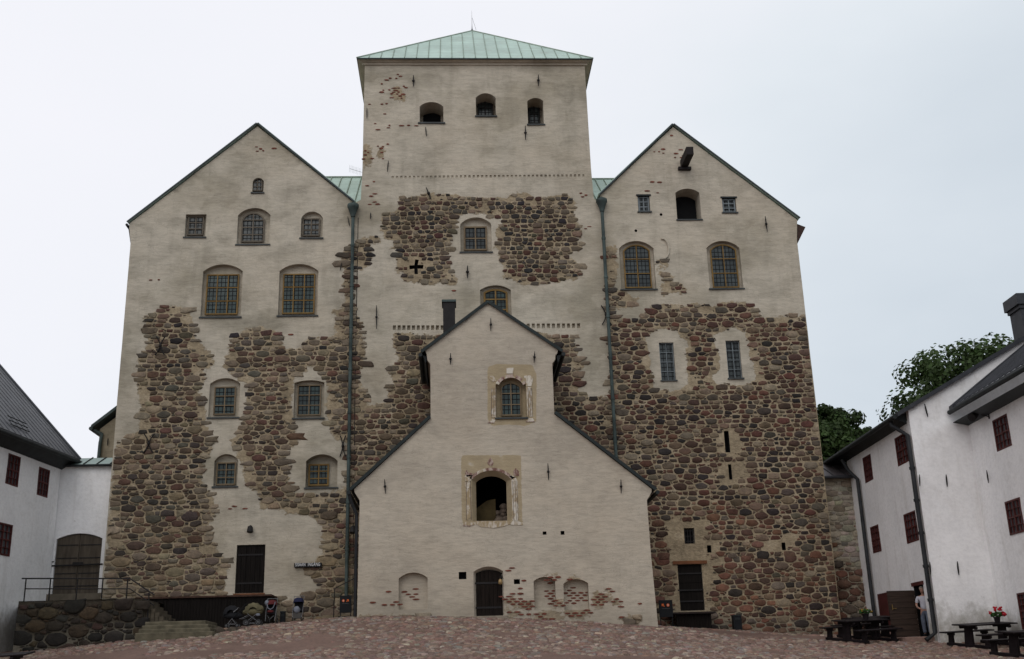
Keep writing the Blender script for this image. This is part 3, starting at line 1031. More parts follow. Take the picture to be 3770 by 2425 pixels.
# ================================================================ THE CASTLE FRONT
PLX = (CASTLE.px(1302, 877)[0] + CASTLE.px(1289, 1350)[0]) / 2        # the two long drainpipes
PRX = (CASTLE.px(2218, 877)[0] + CASTLE.px(2245, 1286)[0]) / 2
ZLOW = 0.4
def zfoot_castle(x):
    return gheight(x, np.full(len(x), 45.9))

# ---------------------------------------------------------------- left gabled wing
def left_wing():
    fr = CASTLE
    t = root('gabled_wing', 'gabled castle wing left of the keep, with two large ochre windows above bared boulders', 'building', (-9.3, 50, 3.0), 'gabled wings beside the keep')
    xl = -14.25; ze = 19.8
    ap = fr.px(948, 457); vz = fr.px(1297, 745)[1]
    out = [(xl, ZLOW), (PLX, ZLOW), (PLX, vz), (ap[0], ap[1] - 0.1), (xl - 0.12, ze), (xl - 0.1, ze - 0.25), (xl, ze - 0.9)]
    G_ = {}
    G_['a'] = px_open(fr, 928, 970, 709, 930, 971, 668, 654)
    G_['b'] = px_open(fr, 677, 755, 873, 687, 761, 789, 789)
    G_['c'] = px_open(fr, 868, 991, 900, 879, 996, 792, 765)
    G_['d'] = px_open(fr, 1105, 1186, 876, 1110, 1190, 803, 778)
    G_['e'] = px_open(fr, 734, 884, 1167, 751, 896, 999, 973)
    G_['f'] = px_open(fr, 1021, 1166, 1162, 1031, 1174, 997, 971)
    G_['g'] = px_open(fr, 764, 879, 1537, 775, 884, 1412, 1391)
    G_['h'] = px_open(fr, 1080, 1192, 1539, 1084, 1194, 1408, 1399)
    G_['i'] = px_open(fr, 783, 873, 1791, 791, 877, 1696, 1671)
    G_['j'] = px_open(fr, 1123, 1240, 1795, 1128, 1244, 1697, 1672)
    door = px_open(fr, 866, 971, 2183, 870, 977, 2005, 2005)
    dep = dict(a=.24, b=.24, c=.25, d=.24, e=.26, f=.26, g=.26, h=.26, i=.26, j=.45)
    holes = [dict(poly=arch(*G_[k]), depth=dep[k]) for k in G_] + [dict(poly=arch(*door), depth=0.3, back=1)]
    RL1 = region(fr, (431, 1629), (504, 1592), (515, 1519), (511, 1400), (511, 1300), (531, 1300), (537, 1218), (534, 1166), (575, 1154), (599, 1122), (657, 1119), (707, 1171), (713, 1206), (716, 1247), (757, 1294), (782, 1336),
                 (753, 1358), (760, 1395), (734, 1439), (749, 1512), (764, 1548), (767, 1607), (797, 1629), (775, 1672), (745, 1709), (749, 1767), (778, 1811), (797, 1877), (767, 1914), (764, 1972), (797, 2001), (811, 2052), (837, 2074), (826, 2140),
                 (826, 2190), (860, 2200), (860, 2310), (390, 2340), (385, 2199), (395, 2067), (405, 1884), (415, 1724))
    RL2 = region(fr, (859, 1247), (903, 1212), (938, 1204), (1014, 1218), (1028, 1259), (1060, 1290), (1101, 1285), (1136, 1247), (1230, 1240), (1236, 1154), (1206, 1142), (1288, 1125), (1300, 1125), (1296, 1350), (1290, 1630), (1262, 1625), (1240, 1622), (1228, 1600), (1205, 1520), (1200, 1400),
                 (1170, 1340), (1150, 1345), (1080, 1385), (1070, 1460), (1085, 1560), (1100, 1620), (1060, 1640), (1050, 1700), (1075, 1800), (1090, 1815), (1175, 1818), (1268, 1795), (1290, 1800), (1280, 2310), (1000, 2310), (995, 2205), (1120, 2205), (1180, 2160),
                 (1125, 2110), (1130, 2080), (1195, 2030), (1180, 1980), (1180, 1930), (1150, 1898), (1090, 1898), (1060, 1900), (1035, 1875), (960, 1865), (945, 1810), (900, 1780), (888, 1700), (860, 1650), (845, 1620), (870, 1590), (890, 1560), (905, 1500), (905, 1460), (920, 1410), (880, 1390), (825, 1355))
    RL3 = region(fr, (1255, 965), (1290, 900), (1304, 900), (1300, 1120), (1270, 1130), (1262, 1060), (1272, 1010))
    st = [ragged(q) for q in (RL1, RL2, RL3)]
    wall('wall', fr, out, holes, PLASTER, t, 10.0, st, None, zfoot_castle)
    hp = [h['poly'] for h in holes]
    cut = fr.px(500, 1900)[1]
    midz = fr.px(500, 1990)[1]
    def pal(rng, s, z):
        k = (z - midz) / 3.0 + rng.uniform(-.5, .5)
        return pick(rng, 'leftlow' if k < 0 else ('left' if k < 2.2 else 'upper' if rng.random() < .35 else 'left'))
    def low(Q): return (Q[:, 1] < cut) & (Q[:, 0] > -14.1)
    def high_(Q): return (Q[:, 1] >= cut) & (Q[:, 0] > -14.1)
    masonry('boulders', fr, st, hp, t, pal, 21, ((0.18, 0.24, 4), (0.13, 0.17, 22), (0.09, 0.13, 70), (0.06, 0.09, 110), (0.035, 0.055, 90)), 1.7, 0.03, 0.86, clip=high_, xlim=(-14.2, 90))
    masonry('foot_boulders', fr, st, hp, t, pal, 22, ((0.24, 0.32, 4), (0.16, 0.23, 20), (0.1, 0.15, 60), (0.065, 0.1, 110), (0.04, 0.06, 90)), 1.75, 0.03, 0.88, clip=low, xlim=(-14.2, 90), size=.68)
    # windows
    def at(k, bl, br, b, tl, tr, sp, tp):
        return px_open(fr, bl, br, b, tl, tr, sp, tp, -dep[k])
    window(fr, t, at('a', 931, 967, 706, 933, 968, 672, 660), -dep['a'] + .1, 2, 3, GREYWOOD, GLASS_GREY, .035, sill_g=G_['a'], label='small arched window near the top of the gable')
    window(fr, t, at('b', 690, 751, 868, 695, 753, 799, 799), -dep['b'] + .06, 2, 3, GREYWOOD, GLASS_GREY, .06, sill_g=G_['b'], label='square grey window without an arch, at the left')
    window(fr, t, at('c', 886, 972, 893, 893, 977, 812, 786), -dep['c'] + .06, 2, 4, GREYWOOD, GLASS_GREY, .06, sill_g=G_['c'], label='tall arched grey window on the gable axis')
    window(fr, t, at('d', 1113, 1178, 871, 1116, 1180, 806, 806), -dep['d'] + .06, 2, 3, GREYWOOD, GLASS_GREY, .06, sill_g=G_['d'], label='small grey window under a low arch beside the drainpipe')
    window(fr, t, at('e', 753, 874, 1160, 766, 884, 1012, 1012), -dep['e'] + .06, 3, 3, OCHREWOOD, GLASS, .055, sill_g=G_['e'], label='left large ochre window of nine panes')
    window(fr, t, at('f', 1037, 1157, 1157, 1046, 1163, 1010, 1010), -dep['f'] + .06, 3, 3, OCHREWOOD, GLASS, .055, sill_g=G_['f'], label='right large ochre window of nine panes')
    window(fr, t, at('g', 786, 867, 1528, 792, 870, 1425, 1425), -dep['g'] + .06, 2, 3, TANWOOD, GLASS, .05, sill_g=G_['g'])
    window(fr, t, at('h', 1094, 1182, 1531, 1097, 1183, 1418, 1418), -dep['h'] + .06, 2, 3, TANWOOD, GLASS, .05, sill_g=G_['h'])
    window(fr, t, at('i', 796, 868, 1786, 800, 870, 1703, 1703), -dep['i'] + .06, 2, 3, TANWOOD, GLASS, .05, sill_g=G_['i'])
    window(fr, t, at('j', 1135, 1210, 1789, 1138, 1213, 1709, 1709), -dep['j'] + .06, 2, 3, OCHREWOOD, GLASS, .065, sill_g=G_['j'])
    # boarded door
    d = MB()
    n = 6
    for k in range(n):
        a = door[0] + 0.02 + (door[1] - door[0] - 0.04) * k / n; b = door[0] + 0.02 + (door[1] - door[0] - 0.04) * (k + 1) / n - 0.012
        d.fbox(fr, a, b, door[2] + 0.02, door[4] - 0.02, -0.16, -0.08 + 0.006 * (k % 2))
    dr = d.build('door', BLACKWOOD, t)
    for z in (door[2] + .4, door[4] - .4):
        h = MB(); h.fbox(fr, door[0] + .05, door[1] - .1, z - .03, z + .03, -0.075, -0.055); h.build('strap_hinge', IRON, dr)
    th = MB(); th.fbox(fr, door[0] - .05, door[1] + .05, door[2] - .16, door[2] - .01, -0.2, 0.06)
    th.build('threshold', LINTEL, t)
    for a in ((1280, 796, 1287, 832), (1258, 966, 1252, 996)): anchor(fr, t, *a, 0.04, False)
    xanchor(fr, t, 590, 1271, 0.2, 0.42); xanchor(fr, t, 547, 1632, 0.22, 0.42); xanchor(fr, t, 1262, 1641, 0.12, 0.45)
    brick_chips(fr, t, [(572, 1029, 10, 4, 2), (950, 548, 60, 14, 5), (1075, 1236, 10, 3, 2), (860, 1860, 6, 8, 1), (870, 1870, 30, 4, 3)], 4)
    # two-slope roof with a thin copper edge
    r = MB()
    e0 = fr.px(469, 824); 
    for (a, b) in (((xl - 0.17, ze + 0.03), (ap[0], ap[1])), ((ap[0], ap[1]), (PLX + 0.05, vz))):
        dx, dz = b[0] - a[0], b[1] - a[1]; L = math.hypot(dx, dz); nx, nz = -dz / L, dx / L
        r.prism(fr, [a, b, (b[0] + nx * .07, b[1] + nz * .07), (a[0] + nx * .07, a[1] + nz * .07)], -12.0, 0.1)
    rf = r.build('roof', COPPER, t)
    for (a, b) in (((xl - 0.18, ze + 0.02), (ap[0], ap[1] - .02)), ((ap[0], ap[1] - .02), (PLX + 0.02, vz - .02))):
        dx, dz = b[0] - a[0], b[1] - a[1]; L = math.hypot(dx, dz); nx, nz = -dz / L, dx / L
        e = MB(); e.prism(fr, [a, b, (b[0] + nx * .065, b[1] + nz * .065), (a[0] + nx * .065, a[1] + nz * .065)], 0.1, 0.14)
        e.build('verge_sheet', VERGE, rf)
    gt = MB(); gt.tube([fr.p(xl - .22, ze - .06, .06), fr.p(xl - .22, ze - .1, -11)], .06, 8); gt.build('eave_gutter', PIPEDARK, rf)
    eb = MB(); eb.prism(fr, [(xl - .02, ze - .9), (xl - .02, ze - .1), (xl - .2, ze - .02)], -11.8, -0.05); eb.build('eave_boards', LEADSHEET, rf)
    return t
left_wing()

# ---------------------------------------------------------------- the keep
def keep():
    fr = CASTLE
    t = root('keep_tower', 'tall square castle keep in the middle under a green pyramid roof', 'tower', (1.2, 50, 3.0))
    xl, xr = -4.02, 6.58
    zt = 28.0; zv = fr.px(1330, 727)[1]
    out = [(PLX, ZLOW), (PRX, ZLOW), (PRX, zv - .35), (xr + .05, zv - .1), (xr, zv + 1.5), (xr - .04, zt), (xl + .04, zt), (xl, zv + 1.5), (xl - .05, zv - .1), (PLX, zv - .3)]
    o1 = px_open(fr, 1544, 1634, 452, 1546, 1631, 393, 375)
    o2 = px_open(fr, 1752, 1825, 427, 1752, 1826, 359, 342)
    o3 = px_open(fr, 1946, 2004, 458, 1939, 1999, 372, 360)
    o4 = px_open(fr, 1695, 1812, 928, 1695, 1807, 825, 800)
    o5 = px_open(fr, 1770, 1884, 1180, 1767, 1881, 1066, 1049)
    cross = fr.px(1534, 980)
    crossp = [(cross[0] - .08, cross[1] - .36), (cross[0] + .08, cross[1] - .36), (cross[0] + .08, cross[1] - .08), (cross[0] + .31, cross[1] - .1), (cross[0] + .31, cross[1] + .08), (cross[0] + .08, cross[1] + .08),
              (cross[0] + .08, cross[1] + .33), (cross[0] - .08, cross[1] + .33), (cross[0] - .08, cross[1] + .08), (cross[0] - .31, cross[1] + .08), (cross[0] - .31, cross[1] - .1), (cross[0] - .08, cross[1] - .08)]
    crossp = ragged(crossp, .06)
    holes = [dict(poly=arch(*o1), depth=1.1), dict(poly=arch(*o2), depth=0.95), dict(poly=arch(*o3), depth=0.95), dict(poly=arch(*o4), depth=.26), dict(poly=arch(*o5), depth=.26), dict(poly=crossp, depth=.3, side=1, back=1)]
    # two rows of small square putlog recesses
    def row(u0, v0, u1, v1, n, w, h, dp):
        a, b = fr.px(u0, v0), fr.px(u1, v1)
        for k in range(n):
            s = a[0] + (b[0] - a[0]) * k / (n - 1); z = a[1] + (b[1] - a[1]) * k / (n - 1)
            holes.append(dict(poly=[(s - w / 2, z - h / 2), (s + w / 2, z - h / 2), (s + w / 2, z + h / 2), (s - w / 2, z + h / 2)], depth=dp))
    row(1446, 652, 2148, 646, 46, 0.10, 0.13, 0.05)
    row(1452, 1206, 1628, 1206, 11, 0.135, 0.22, 0.14)
    row(1945, 1199, 2130, 1199, 11, 0.135, 0.22, 0.14)
    c4 = lambda *p: [(1250 + x * .45455, 650 + y * .45455) for x, y in p]
    c8 = lambda *p: [(1250 + x * .8929, 1050 + y * .8929) for x, y in p]
    R1 = region(fr, *c4((475, 165), (640, 150), (800, 145), (985, 155), (1000, 180), (1060, 145), (1140, 165), (1300, 165), (1390, 170), (1440, 140), (1530, 140), (1560, 165), (1700, 160), (1770, 140), (1850, 150), (1870, 200), (1910, 220), (1890, 310), (1920, 340), (1945, 400), (1945, 490), (1905, 510),
                (1960, 550), (1960, 600), (1880, 610), (1845, 650), (1910, 680), (1945, 720), (1955, 800), (1910, 845), (1830, 840), (1700, 850), (1600, 855), (1450, 850), (1330, 845), (1310, 800), (1330, 720), (1290, 650), (1310, 600), (1255, 545), (1290, 500), (1275, 450), (1290, 370), (1300, 330),
                (1200, 325), (1150, 290), (1030, 290), (980, 310), (920, 330), (950, 390), (935, 450), (870, 490), (925, 520), (860, 560), (915, 590), (865, 640), (905, 700), (870, 740), (915, 780), (900, 820), (965, 830), (920, 875), (830, 855), (700, 860), (600, 855), (520, 860), (505, 800), (540, 770),
                (460, 760), (460, 690), (445, 650), (460, 600), (400, 580), (440, 560), (430, 510), (380, 500), (375, 440), (350, 430), (360, 330), (420, 300), (480, 270), (475, 200)))
    R2 = region(fr, *c4((110, 560), (150, 520), (230, 485), (340, 490), (335, 540), (230, 550), (250, 590), (290, 640), (240, 690), (190, 740), (130, 745), (100, 720)))
    R3 = region(fr, *c8((50, 60), (90, 190), (105, 290), (72, 390), (100, 440), (110, 488), (190, 490), (200, 440), (230, 400), (210, 340), (250, 300), (230, 260), (220, 208), (330, 200), (430, 210), (460, 300), (460, 700), (200, 1400), (30, 1400), (40, 600)))
    R4 = region(fr, *c8((780, 190), (860, 205), (970, 203), (960, 240), (990, 258), (970, 290), (1015, 325), (995, 350), (1005, 400), (990, 430), (1040, 465), (1130, 458), (1180, 1400), (900, 1400), (800, 700)))
    R1, R2, R3, R4 = [ragged(q) for q in (R1, R2, R3, R4)]
    st = [R1, R2, R3, R4]
    bl = [blob(fr, 1462, 345, 26, 26), blob(fr, 1470, 362, 20, 14), blob(fr, 1348, 575, 14, 45), blob(fr, 1402, 560, 16, 18)]
    wall('wall', fr, out, holes, PLASTER, t, 10.5, st + bl, None, zfoot_castle)
    hp = [h['poly'] for h in holes if h['poly'] is not crossp]
    pfront = fr.px(1589, 1546), fr.px(2040, 1530)
    def vis(Q):                                    # what the porch does not cover
        return ~((Q[:, 0] > -0.3) & (Q[:, 0] < 4.3) & (Q[:, 1] < 9.0))
    masonry('boulders', fr, [R1, R2], hp, t, 'upper', 31, ((0.15, 0.2, 5), (0.11, 0.15, 35), (0.08, 0.11, 90), (0.05, 0.08, 130), (0.03, 0.05, 90)), 1.45, 0.032, 0.85, nohit=[crossp])
    masonry('foot_boulders', fr, [R3, R4], hp, t, lambda rng, s, z: pick(rng, 'left' if s < 1 else 'right'), 32, ((0.18, 0.24, 5), (0.12, 0.17, 26), (0.09, 0.12, 70), (0.055, 0.09, 110), (0.035, 0.055, 90)), 1.65, 0.03, 0.86, clip=vis)
    # openings of the top storey
    k = -1.1; a = px_open(fr, 1571, 1614, 450, 1573, 1612, 438, 429, k)
    sl, sr = o1[0] + .3, o1[1] - .3
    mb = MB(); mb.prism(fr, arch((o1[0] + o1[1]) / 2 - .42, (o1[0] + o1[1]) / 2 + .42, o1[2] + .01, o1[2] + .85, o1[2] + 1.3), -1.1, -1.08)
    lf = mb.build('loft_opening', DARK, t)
    sb = MB()
    for g in (o1,): sb.fbox(fr, g[0] - .08, g[1] + .08, g[2] - .06, g[2] + .01, -1.0, .08)
    sb.build('sill', SILL, t)
    for g in (o2, o3):
        gg = (g[0] + .1, g[1] - .1, g[2] + .02, g[2] + (g[3] - g[2]) * .95 + .25, g[2] + (g[4] - g[2]) + .1)
        window(fr, t, gg, -.85, 2, 3, IRON, GLASS_GREY, .07, sill_g=g)
    window(fr, t, px_open(fr, 1707, 1793, 924, 1708, 1793, 836, 836, -.26), -.2, 2, 2, TANWOOD, GLASS_GREY, .07, sill_g=o4, label='window of four panes among the boulders')
    window(fr, t, px_open(fr, 1781, 1869, 1180, 1781, 1869, 1078, 1066, -.26), -.2, 2, 3, OCHREWOOD, GLASS, .08, sill_g=o5, label='arched ochre window half hidden by the porch gable')
    for q in ((1522, 276, 1522, 318), (1982, 274, 1982, 316), (1934, 462, 1935, 514)): anchor(fr, t, *q, 0.055)
    anchor(fr, t, 1567, 467, 1570, 501, 0.05, False); anchor(fr, t, 1430, 591, 1426, 632, 0.05, False); anchor(fr, t, 1569, 689, 1587, 733, 0.06); anchor(fr, t, 1351, 396, 1351, 436, 0.045, False)
    anchor(fr, t, 1721, 977, 1721, 1024, 0.06); anchor(fr, t, 1386, 1123, 1386, 1210, 0.045); anchor(fr, t, 1365, 782, 1364, 806, 0.05, False); anchor(fr, t, 1874, 754, 1882, 790, 0.04, False)
    xanchor(fr, t, 2232, 1158, 0.2, 0.45)
    brick_chips(fr, t, [(1462, 338, 26, 20, 30), (1440, 285, 35, 14, 5), (1400, 320, 15, 30, 3), (1462, 358, 26, 8, 6), (1400, 395, 50, 40, 4), (1405, 470, 60, 40, 4), (1405, 560, 30, 40, 7), (1348, 570, 14, 50, 7), (1370, 690, 30, 50, 4), (1385, 750, 36, 6, 5), (2150, 716, 8, 10, 4),
                        (1500, 465, 40, 10, 4), (2175, 840, 14, 14, 3), (1683, 1065, 5, 5, 1)], 9)
    # moulded cornice
    zc = fr.px(1317, 205, .5)[1]
    c = MB()
    ca = fr.px(1323, 209, .35)
    z1 = fr.px(1323, 209, .4)[1]; z0 = fr.px(1343, 237, .05)[1]; zm = z0 + (z1 - z0) * .42
    def belt(za, zb, o):
        c.hexa([(xl - o, 46 - o, za), (xr + o, 46 - o, za), (xr + o, 56.5 + o, za), (xl - o, 56.5 + o, za), (xl - o, 46 - o, zb), (xr + o, 46 - o, zb), (xr + o, 56.5 + o, zb), (xl - o, 56.5 + o, zb)])
    belt(z0 - .02, z0 + .08, .08); belt(z0 + .082, z0 + .15, .17); belt(z0 + .152, z1 - .02, .27); belt(z1 - .018, zc - .075, .3)
    co = c.build('cornice', PLASTER, t)
    # pyramid roof
    zc = fr.px(1317, 205, .5)[1]
    ev = .33
    x0, x1, y0, y1 = xl - ev + .02, xr + ev, 46 - ev, 56.6 + ev
    apx = ((x0 + x1) / 2, (y0 + y1) / 2)
    d = ray(1739, 113); zap = float(d[2] * apx[1] / d[1])
    rb = MB()
    rb.add([(x0, y0, zc), (x1, y0, zc), (x1, y1, zc), (x0, y1, zc), (apx[0], apx[1], zap)], [(0, 1, 4), (1, 2, 4), (2, 3, 4), (3, 0, 4), (3, 2, 1, 0)])
    rb.box((x0 - .01, y0 - .01, zc - .07), (x1 + .01, y1 + .01, zc - .004), 1)
    rf = rb.build('roof', [COPPER, LEADSHEET], t)
    sm = MB()
    A = Vector((apx[0], apx[1], zap))
    for k in range(1, 20):                          # standing seams
        s = x0 + (x1 - x0) * k / 20
        f = min(s - x0, x1 - s) / ((x1 - x0) / 2)
        y = y0 + (apx[1] - y0) * f; z = zc + (zap - zc) * f
        sm.tube([(s, y0, zc + .02), (s, y, z + .02)], .022, 5)
        sm.tube([(x0, y0 + (y1 - y0) * k / 20, zc + .02), (x0 + (apx[0] - x0) * (1 - abs(k / 10 - 1)), y0 + (y1 - y0) * k / 20, zc + (zap - zc) * (1 - abs(k / 10 - 1)) + .02)], .022, 5)
    for cx_, cy_ in ((x0, y0), (x1, y0), (x1, y1), (x0, y1)):
        sm.tube([(cx_, cy_, zc), tuple(A)], .05, 6)
    sm.build('standing_seam', SEAM, rf)
    fi = MB(); fi.lathe((apx[0], apx[1], zap - .08), [(.1, 0), (.06, .1), (.022, .22), (.01, .45), (.007, .9), (.003, 1.35)], 8)
    fi.tube([(apx[0] + .02, apx[1], zap + .8), (apx[0] + .22, apx[1], zap + .05)], .007, 4)
    fi.build('finial', PIPEDARK, rf)
    # copper saddle roofs between keep and gables
    for side, (ua, va, ub, vb) in ((-1, (1195, 653, 1327, 653)), (1, (2183, 660, 2272, 660))):
        zr = fr.px(ub if side < 0 else ua, va, -5.0)[1]
        xa, xb = (PLX - 3.6, xl + .02) if side < 0 else (xr - .02, PRX + 3.2)
        zlow = zv - .55
        q = MB()
        q.add([(xa, 46.35, zlow), (xb, 46.35, zlow), (xb, 51, zr), (xa, 51, zr), (xa, 55.6, zlow), (xb, 55.6, zlow)], [(0, 1, 2, 3), (3, 2, 5, 4)])
        sr_ = q.build('saddle_roof', COPPER, t)
        w = MB()
        n = 8
        for k in range(n + 1):
            s = xa + (xb - xa) * k / n
            w.tube([(s, 46.35, zlow + .03), (s, 51, zr + .03)], .03, 5)
        w.tube([(xa, 51, zr + .03), (xb, 51, zr + .03)], .05, 5)
        w.build('standing_seam', SEAM, sr_)
    # drainpipes with hoppers
    for X, pts, mat_ in ((PLX, [(PLX, zv - .5), (PLX, fr.px(1268, 2200)[1])], PIPE), (PRX, [(PRX, zv - .3), (PRX, fr.px(2277, 1690)[1] - 3.0)], PIPE)):
        dp = pipe_run(fr, t, pts, .075, mat_, .2)
        hm = MB(); z = pts[0][1]
        hm.lathe((X, 45.78, z - .55), [(.1, 0), (.12, .1), (.22, .4), (.26, .46), (.26, .6), (.2, .62)], 10)
        hm.tube([(X, 45.75, z + .05), (X, 46.5, z + .25)], .13, 8)
        hm.build('hopper', PIPE, dp)
        if X == PLX:
            cb = MB(); cb.tube([fr.p(X + .22, zv - 1, .03), fr.p(X + .2, 12, .03), fr.p(X + .25, 3, .03)], .015, 4); cb.build('lightning_cable', IRON, dp)
    return t
keep()

# ---------------------------------------------------------------- right gabled wing
def right_wing():
    fr = CASTLE
    t = root('gabled_wing', 'gabled castle wing right of the keep, with a hoist beam and bare boulder lower half', 'building', (11.5, 50, 2.0), 'gabled wings beside the keep')
    c5 = lambda *p: [(2150 + x * .552, 400 + y * .552) for x, y in p]
    c6 = lambda *p: [(2300 + x * .7955, 1200 + y * .7955) for x, y in p]
    xr = 15.95; ze = 19.8; vz = fr.px(2216, 717)[1]
    ap = fr.px(2477, 460)
    out = [(PRX, ZLOW), (xr, ZLOW), (xr, ze - 1.0), (xr + .08, ze - .25), (xr + .12, ze), (ap[0], ap[1] - .1), (PRX, vz)]
    g1 = px_open(fr, 2350, 2395, 779, 2347, 2391, 717, 717)
    g2 = px_open(fr, 2493, 2586, 808, 2487, 2572, 709, 694)
    g3 = px_open(fr, 2661, 2714, 782, 2657, 2707, 725, 725)
    g4 = px_open(fr, 2288, 2420, 1065, 2278, 2403, 914, 887)
    g5 = px_open(fr, 2615, 2739, 1062, 2600, 2721, 912, 886)
    g6 = px_open(fr, 2434, 2491, 1400, 2427, 2478, 1260, 1260)
    g7 = px_open(fr, 2684, 2738, 1392, 2670, 2720, 1253, 1253)
    s1 = px_open(fr, 2672, 2690, 1665, 2663, 2681, 1586, 1586)
    s2 = px_open(fr, 2684, 2696, 1765, 2681, 2692, 1709, 1709)
    s3 = px_open(fr, 2521, 2560, 2001, 2517, 2556, 1943, 1943)
    s4 = px_open(fr, 2605, 2620, 2034, 2602, 2618, 2007, 2007)
    s5 = px_open(fr, 2879, 2893, 2025, 2877, 2891, 1997, 1997)
    door = px_open(fr, 2507, 2595, 2247, 2493, 2584, 2077, 2077)
    holes = [dict(poly=arch(*g1), depth=.2), dict(poly=arch(*g2), depth=.9, back=1), dict(poly=arch(*g3), depth=.2), dict(poly=arch(*g4), depth=.25), dict(poly=arch(*g5), depth=.25), dict(poly=arch(*g6), depth=.25), dict(poly=arch(*g7), depth=.25)]
    holes += [dict(poly=arch(*s), depth=.5, back=1, side=1) for s in (s1, s2, s4, s5)] + [dict(poly=arch(*s3), depth=.4, back=1), dict(poly=arch(*door), depth=.3, back=1)]
    for u, v in ((2434, 789), (2341, 849)):
        q = fr.px(u, v)
        holes.append(dict(poly=[(q[0] + .07 * math.cos(a), q[1] + .07 * math.sin(a)) for a in [k * math.pi / 4 for k in range(8)]], depth=.25, side=1, back=1))
    RR = region(fr, *(c5((130, 905), (200, 910), (215, 1000), (215, 1070), (215, 1125), (190, 1215), (300, 1235), (370, 1270), (300, 1330), (215, 1340), (190, 1372), (215, 1402), (345, 1400), (405, 1350), (480, 1310), (640, 1300), (650, 1330), (700, 1300), (800, 1300), (860, 1320), (930, 1290), (1050, 1285),
                (1130, 1300), (1175, 1370), (1160, 1395), (1250, 1400), (1350, 1385), (1520, 1380)) + c6((860, 180), (915, 580), (960, 880), (1030, 1180), (1060, 1440), (60, 1440), (-60, 1000), (-60, 300)) + [(2240, 1300)]))
    RI = region(fr, *c5((505, 1090), (555, 1085), (610, 1115), (590, 1150), (690, 1180), (660, 1230), (540, 1240), (520, 1200), (560, 1150)))
    RR, RI = ragged(RR), ragged(RI)
    RI2 = region(fr, *c5((480, 1015), (550, 1010), (560, 1050), (490, 1050)))
    sur = [region(fr, *c6(*p)) for p in (((110, 60), (140, 30), (230, 25), (250, 60), (280, 80), (265, 110), (275, 170), (270, 210), (280, 260), (240, 285), (150, 280), (140, 220), (130, 150), (130, 100)),
                                         ((425, 50), (500, 20), (545, 45), (560, 90), (560, 130), (580, 180), (590, 235), (560, 255), (440, 255), (420, 240), (460, 200), (450, 120), (430, 80)),
                                         ((230, 920), (330, 905), (360, 1000), (375, 1080), (300, 1095), (235, 1090)), ((360, 1105), (400, 1100), (405, 1180), (370, 1200)), ((490, 640), (540, 630), (550, 680), (500, 710)), ((660, 1000), (730, 995), (730, 1035), (665, 1035)))]
    wall('wall', fr, out, holes, PLASTER, t, 10.0, [RR, RI, RI2], None, zfoot_castle, plain=sur[:2])
    hp = [h['poly'] for h in holes] + sur
    cut = fr.px(2700, 1950)[1]
    def pal(rng, s, z):
        return pick(rng, 'rightlow' if z + rng.uniform(-1.5, 1.5) < cut else 'right')
    mid = fr.px(2700, 2060)[1]
    masonry('boulders', fr, [RR, RI, RI2], hp, t, pal, 41, ((0.18, 0.24, 4), (0.12, 0.17, 28), (0.085, 0.12, 80), (0.05, 0.085, 120), (0.03, 0.05, 90)), 1.65, 0.032, 0.85, clip=lambda Q: (Q[:, 1] >= mid) & (Q[:, 0] < 15.85), xlim=(-90, 15.91))
    masonry('foot_boulders', fr, [RR], hp, t, pal, 42, ((0.22, 0.3, 5), (0.15, 0.21, 20), (0.1, 0.14, 60), (0.06, 0.09, 110), (0.04, 0.06, 90)), 1.65, 0.032, 0.87, clip=lambda Q: (Q[:, 1] < mid) & (Q[:, 0] < 15.85), xlim=(-90, 15.91), size=.66)
    for g, lb in ((g1, 'small shuttered square window left of the loading hatch'), (g3, 'small shuttered square window right of the loading hatch')):
        window(fr, t, (g[0] + .03, g[1] - .03, g[2] + .03, g[4] - .07, g[4] - .07), -.12, 2, 3, STEELFRAME, GLASS_GREY, .06, sill_g=g, label=lb)
        l = MB(); l.fbox(fr, g[0] - .06, g[1] + .06, g[4] - .06, g[4] + .01, -.1, .06); l.build('lintel', LEADSHEET, t)
    sb = MB(); sb.fbox(fr, g2[0] - .05, g2[1] + .05, g2[2] - .05, g2[2] + .01, -.8, .06); sb.build('sill', SILL, t)
    window(fr, t, px_open(fr, 2302, 2400, 1062, 2292, 2390, 925, 903, -.25), -.19, 2, 3, OCHREWOOD, GLASS_GREY, .05, sill_g=g4, label='left arched ochre window')
    window(fr, t, px_open(fr, 2625, 2721, 1061, 2611, 2707, 922, 902, -.25), -.19, 2, 3, OCHREWOOD, GLASS_GREY, .05, sill_g=g5, label='right arched ochre window')
    for g in (g6, g7):
        window(fr, t, (g[0] + .01, g[1] - .01, g[2] + .01, g[4] - .01, g[4] - .01), -.16, 2, 4, STEELFRAME, GLASS_GREY, .035, sill_g=g)
    gr = MB()
    for k in range(4): gr.fbox(fr, s3[0] + (s3[1] - s3[0]) * (k + .5) / 4 - .015, s3[0] + (s3[1] - s3[0]) * (k + .5) / 4 + .015, s3[2], s3[4], -.12, -.09)
    for k in range(3): gr.fbox(fr, s3[0], s3[1], s3[2] + (s3[4] - s3[2]) * (k + .5) / 3 - .015, s3[2] + (s3[4] - s3[2]) * (k + .5) / 3 + .015, -.125, -.105)
    gr.build('window_grille', IRON, t)
    d = MB()
    for k in range(5):
        z0 = door[2] + .02 + (door[4] - door[2] - .04) * k / 5; z1 = door[2] + .02 + (door[4] - door[2] - .04) * (k + 1) / 5 - .012
        d.fbox(fr, door[0] + .02, door[1] - .02, z0, z1, -.14, -.06 + .005 * (k % 2))
    dr = d.build('door', BLACKWOOD, t)
    for f in (.2, .44, .8):
        h = MB(); h.fbox(fr, door[0] - .05, door[1] + .03, door[2] + (door[4] - door[2]) * f - .03, door[2] + (door[4] - door[2]) * f + .03, -.05, -.02); h.build('strap_hinge', IRON, dr)
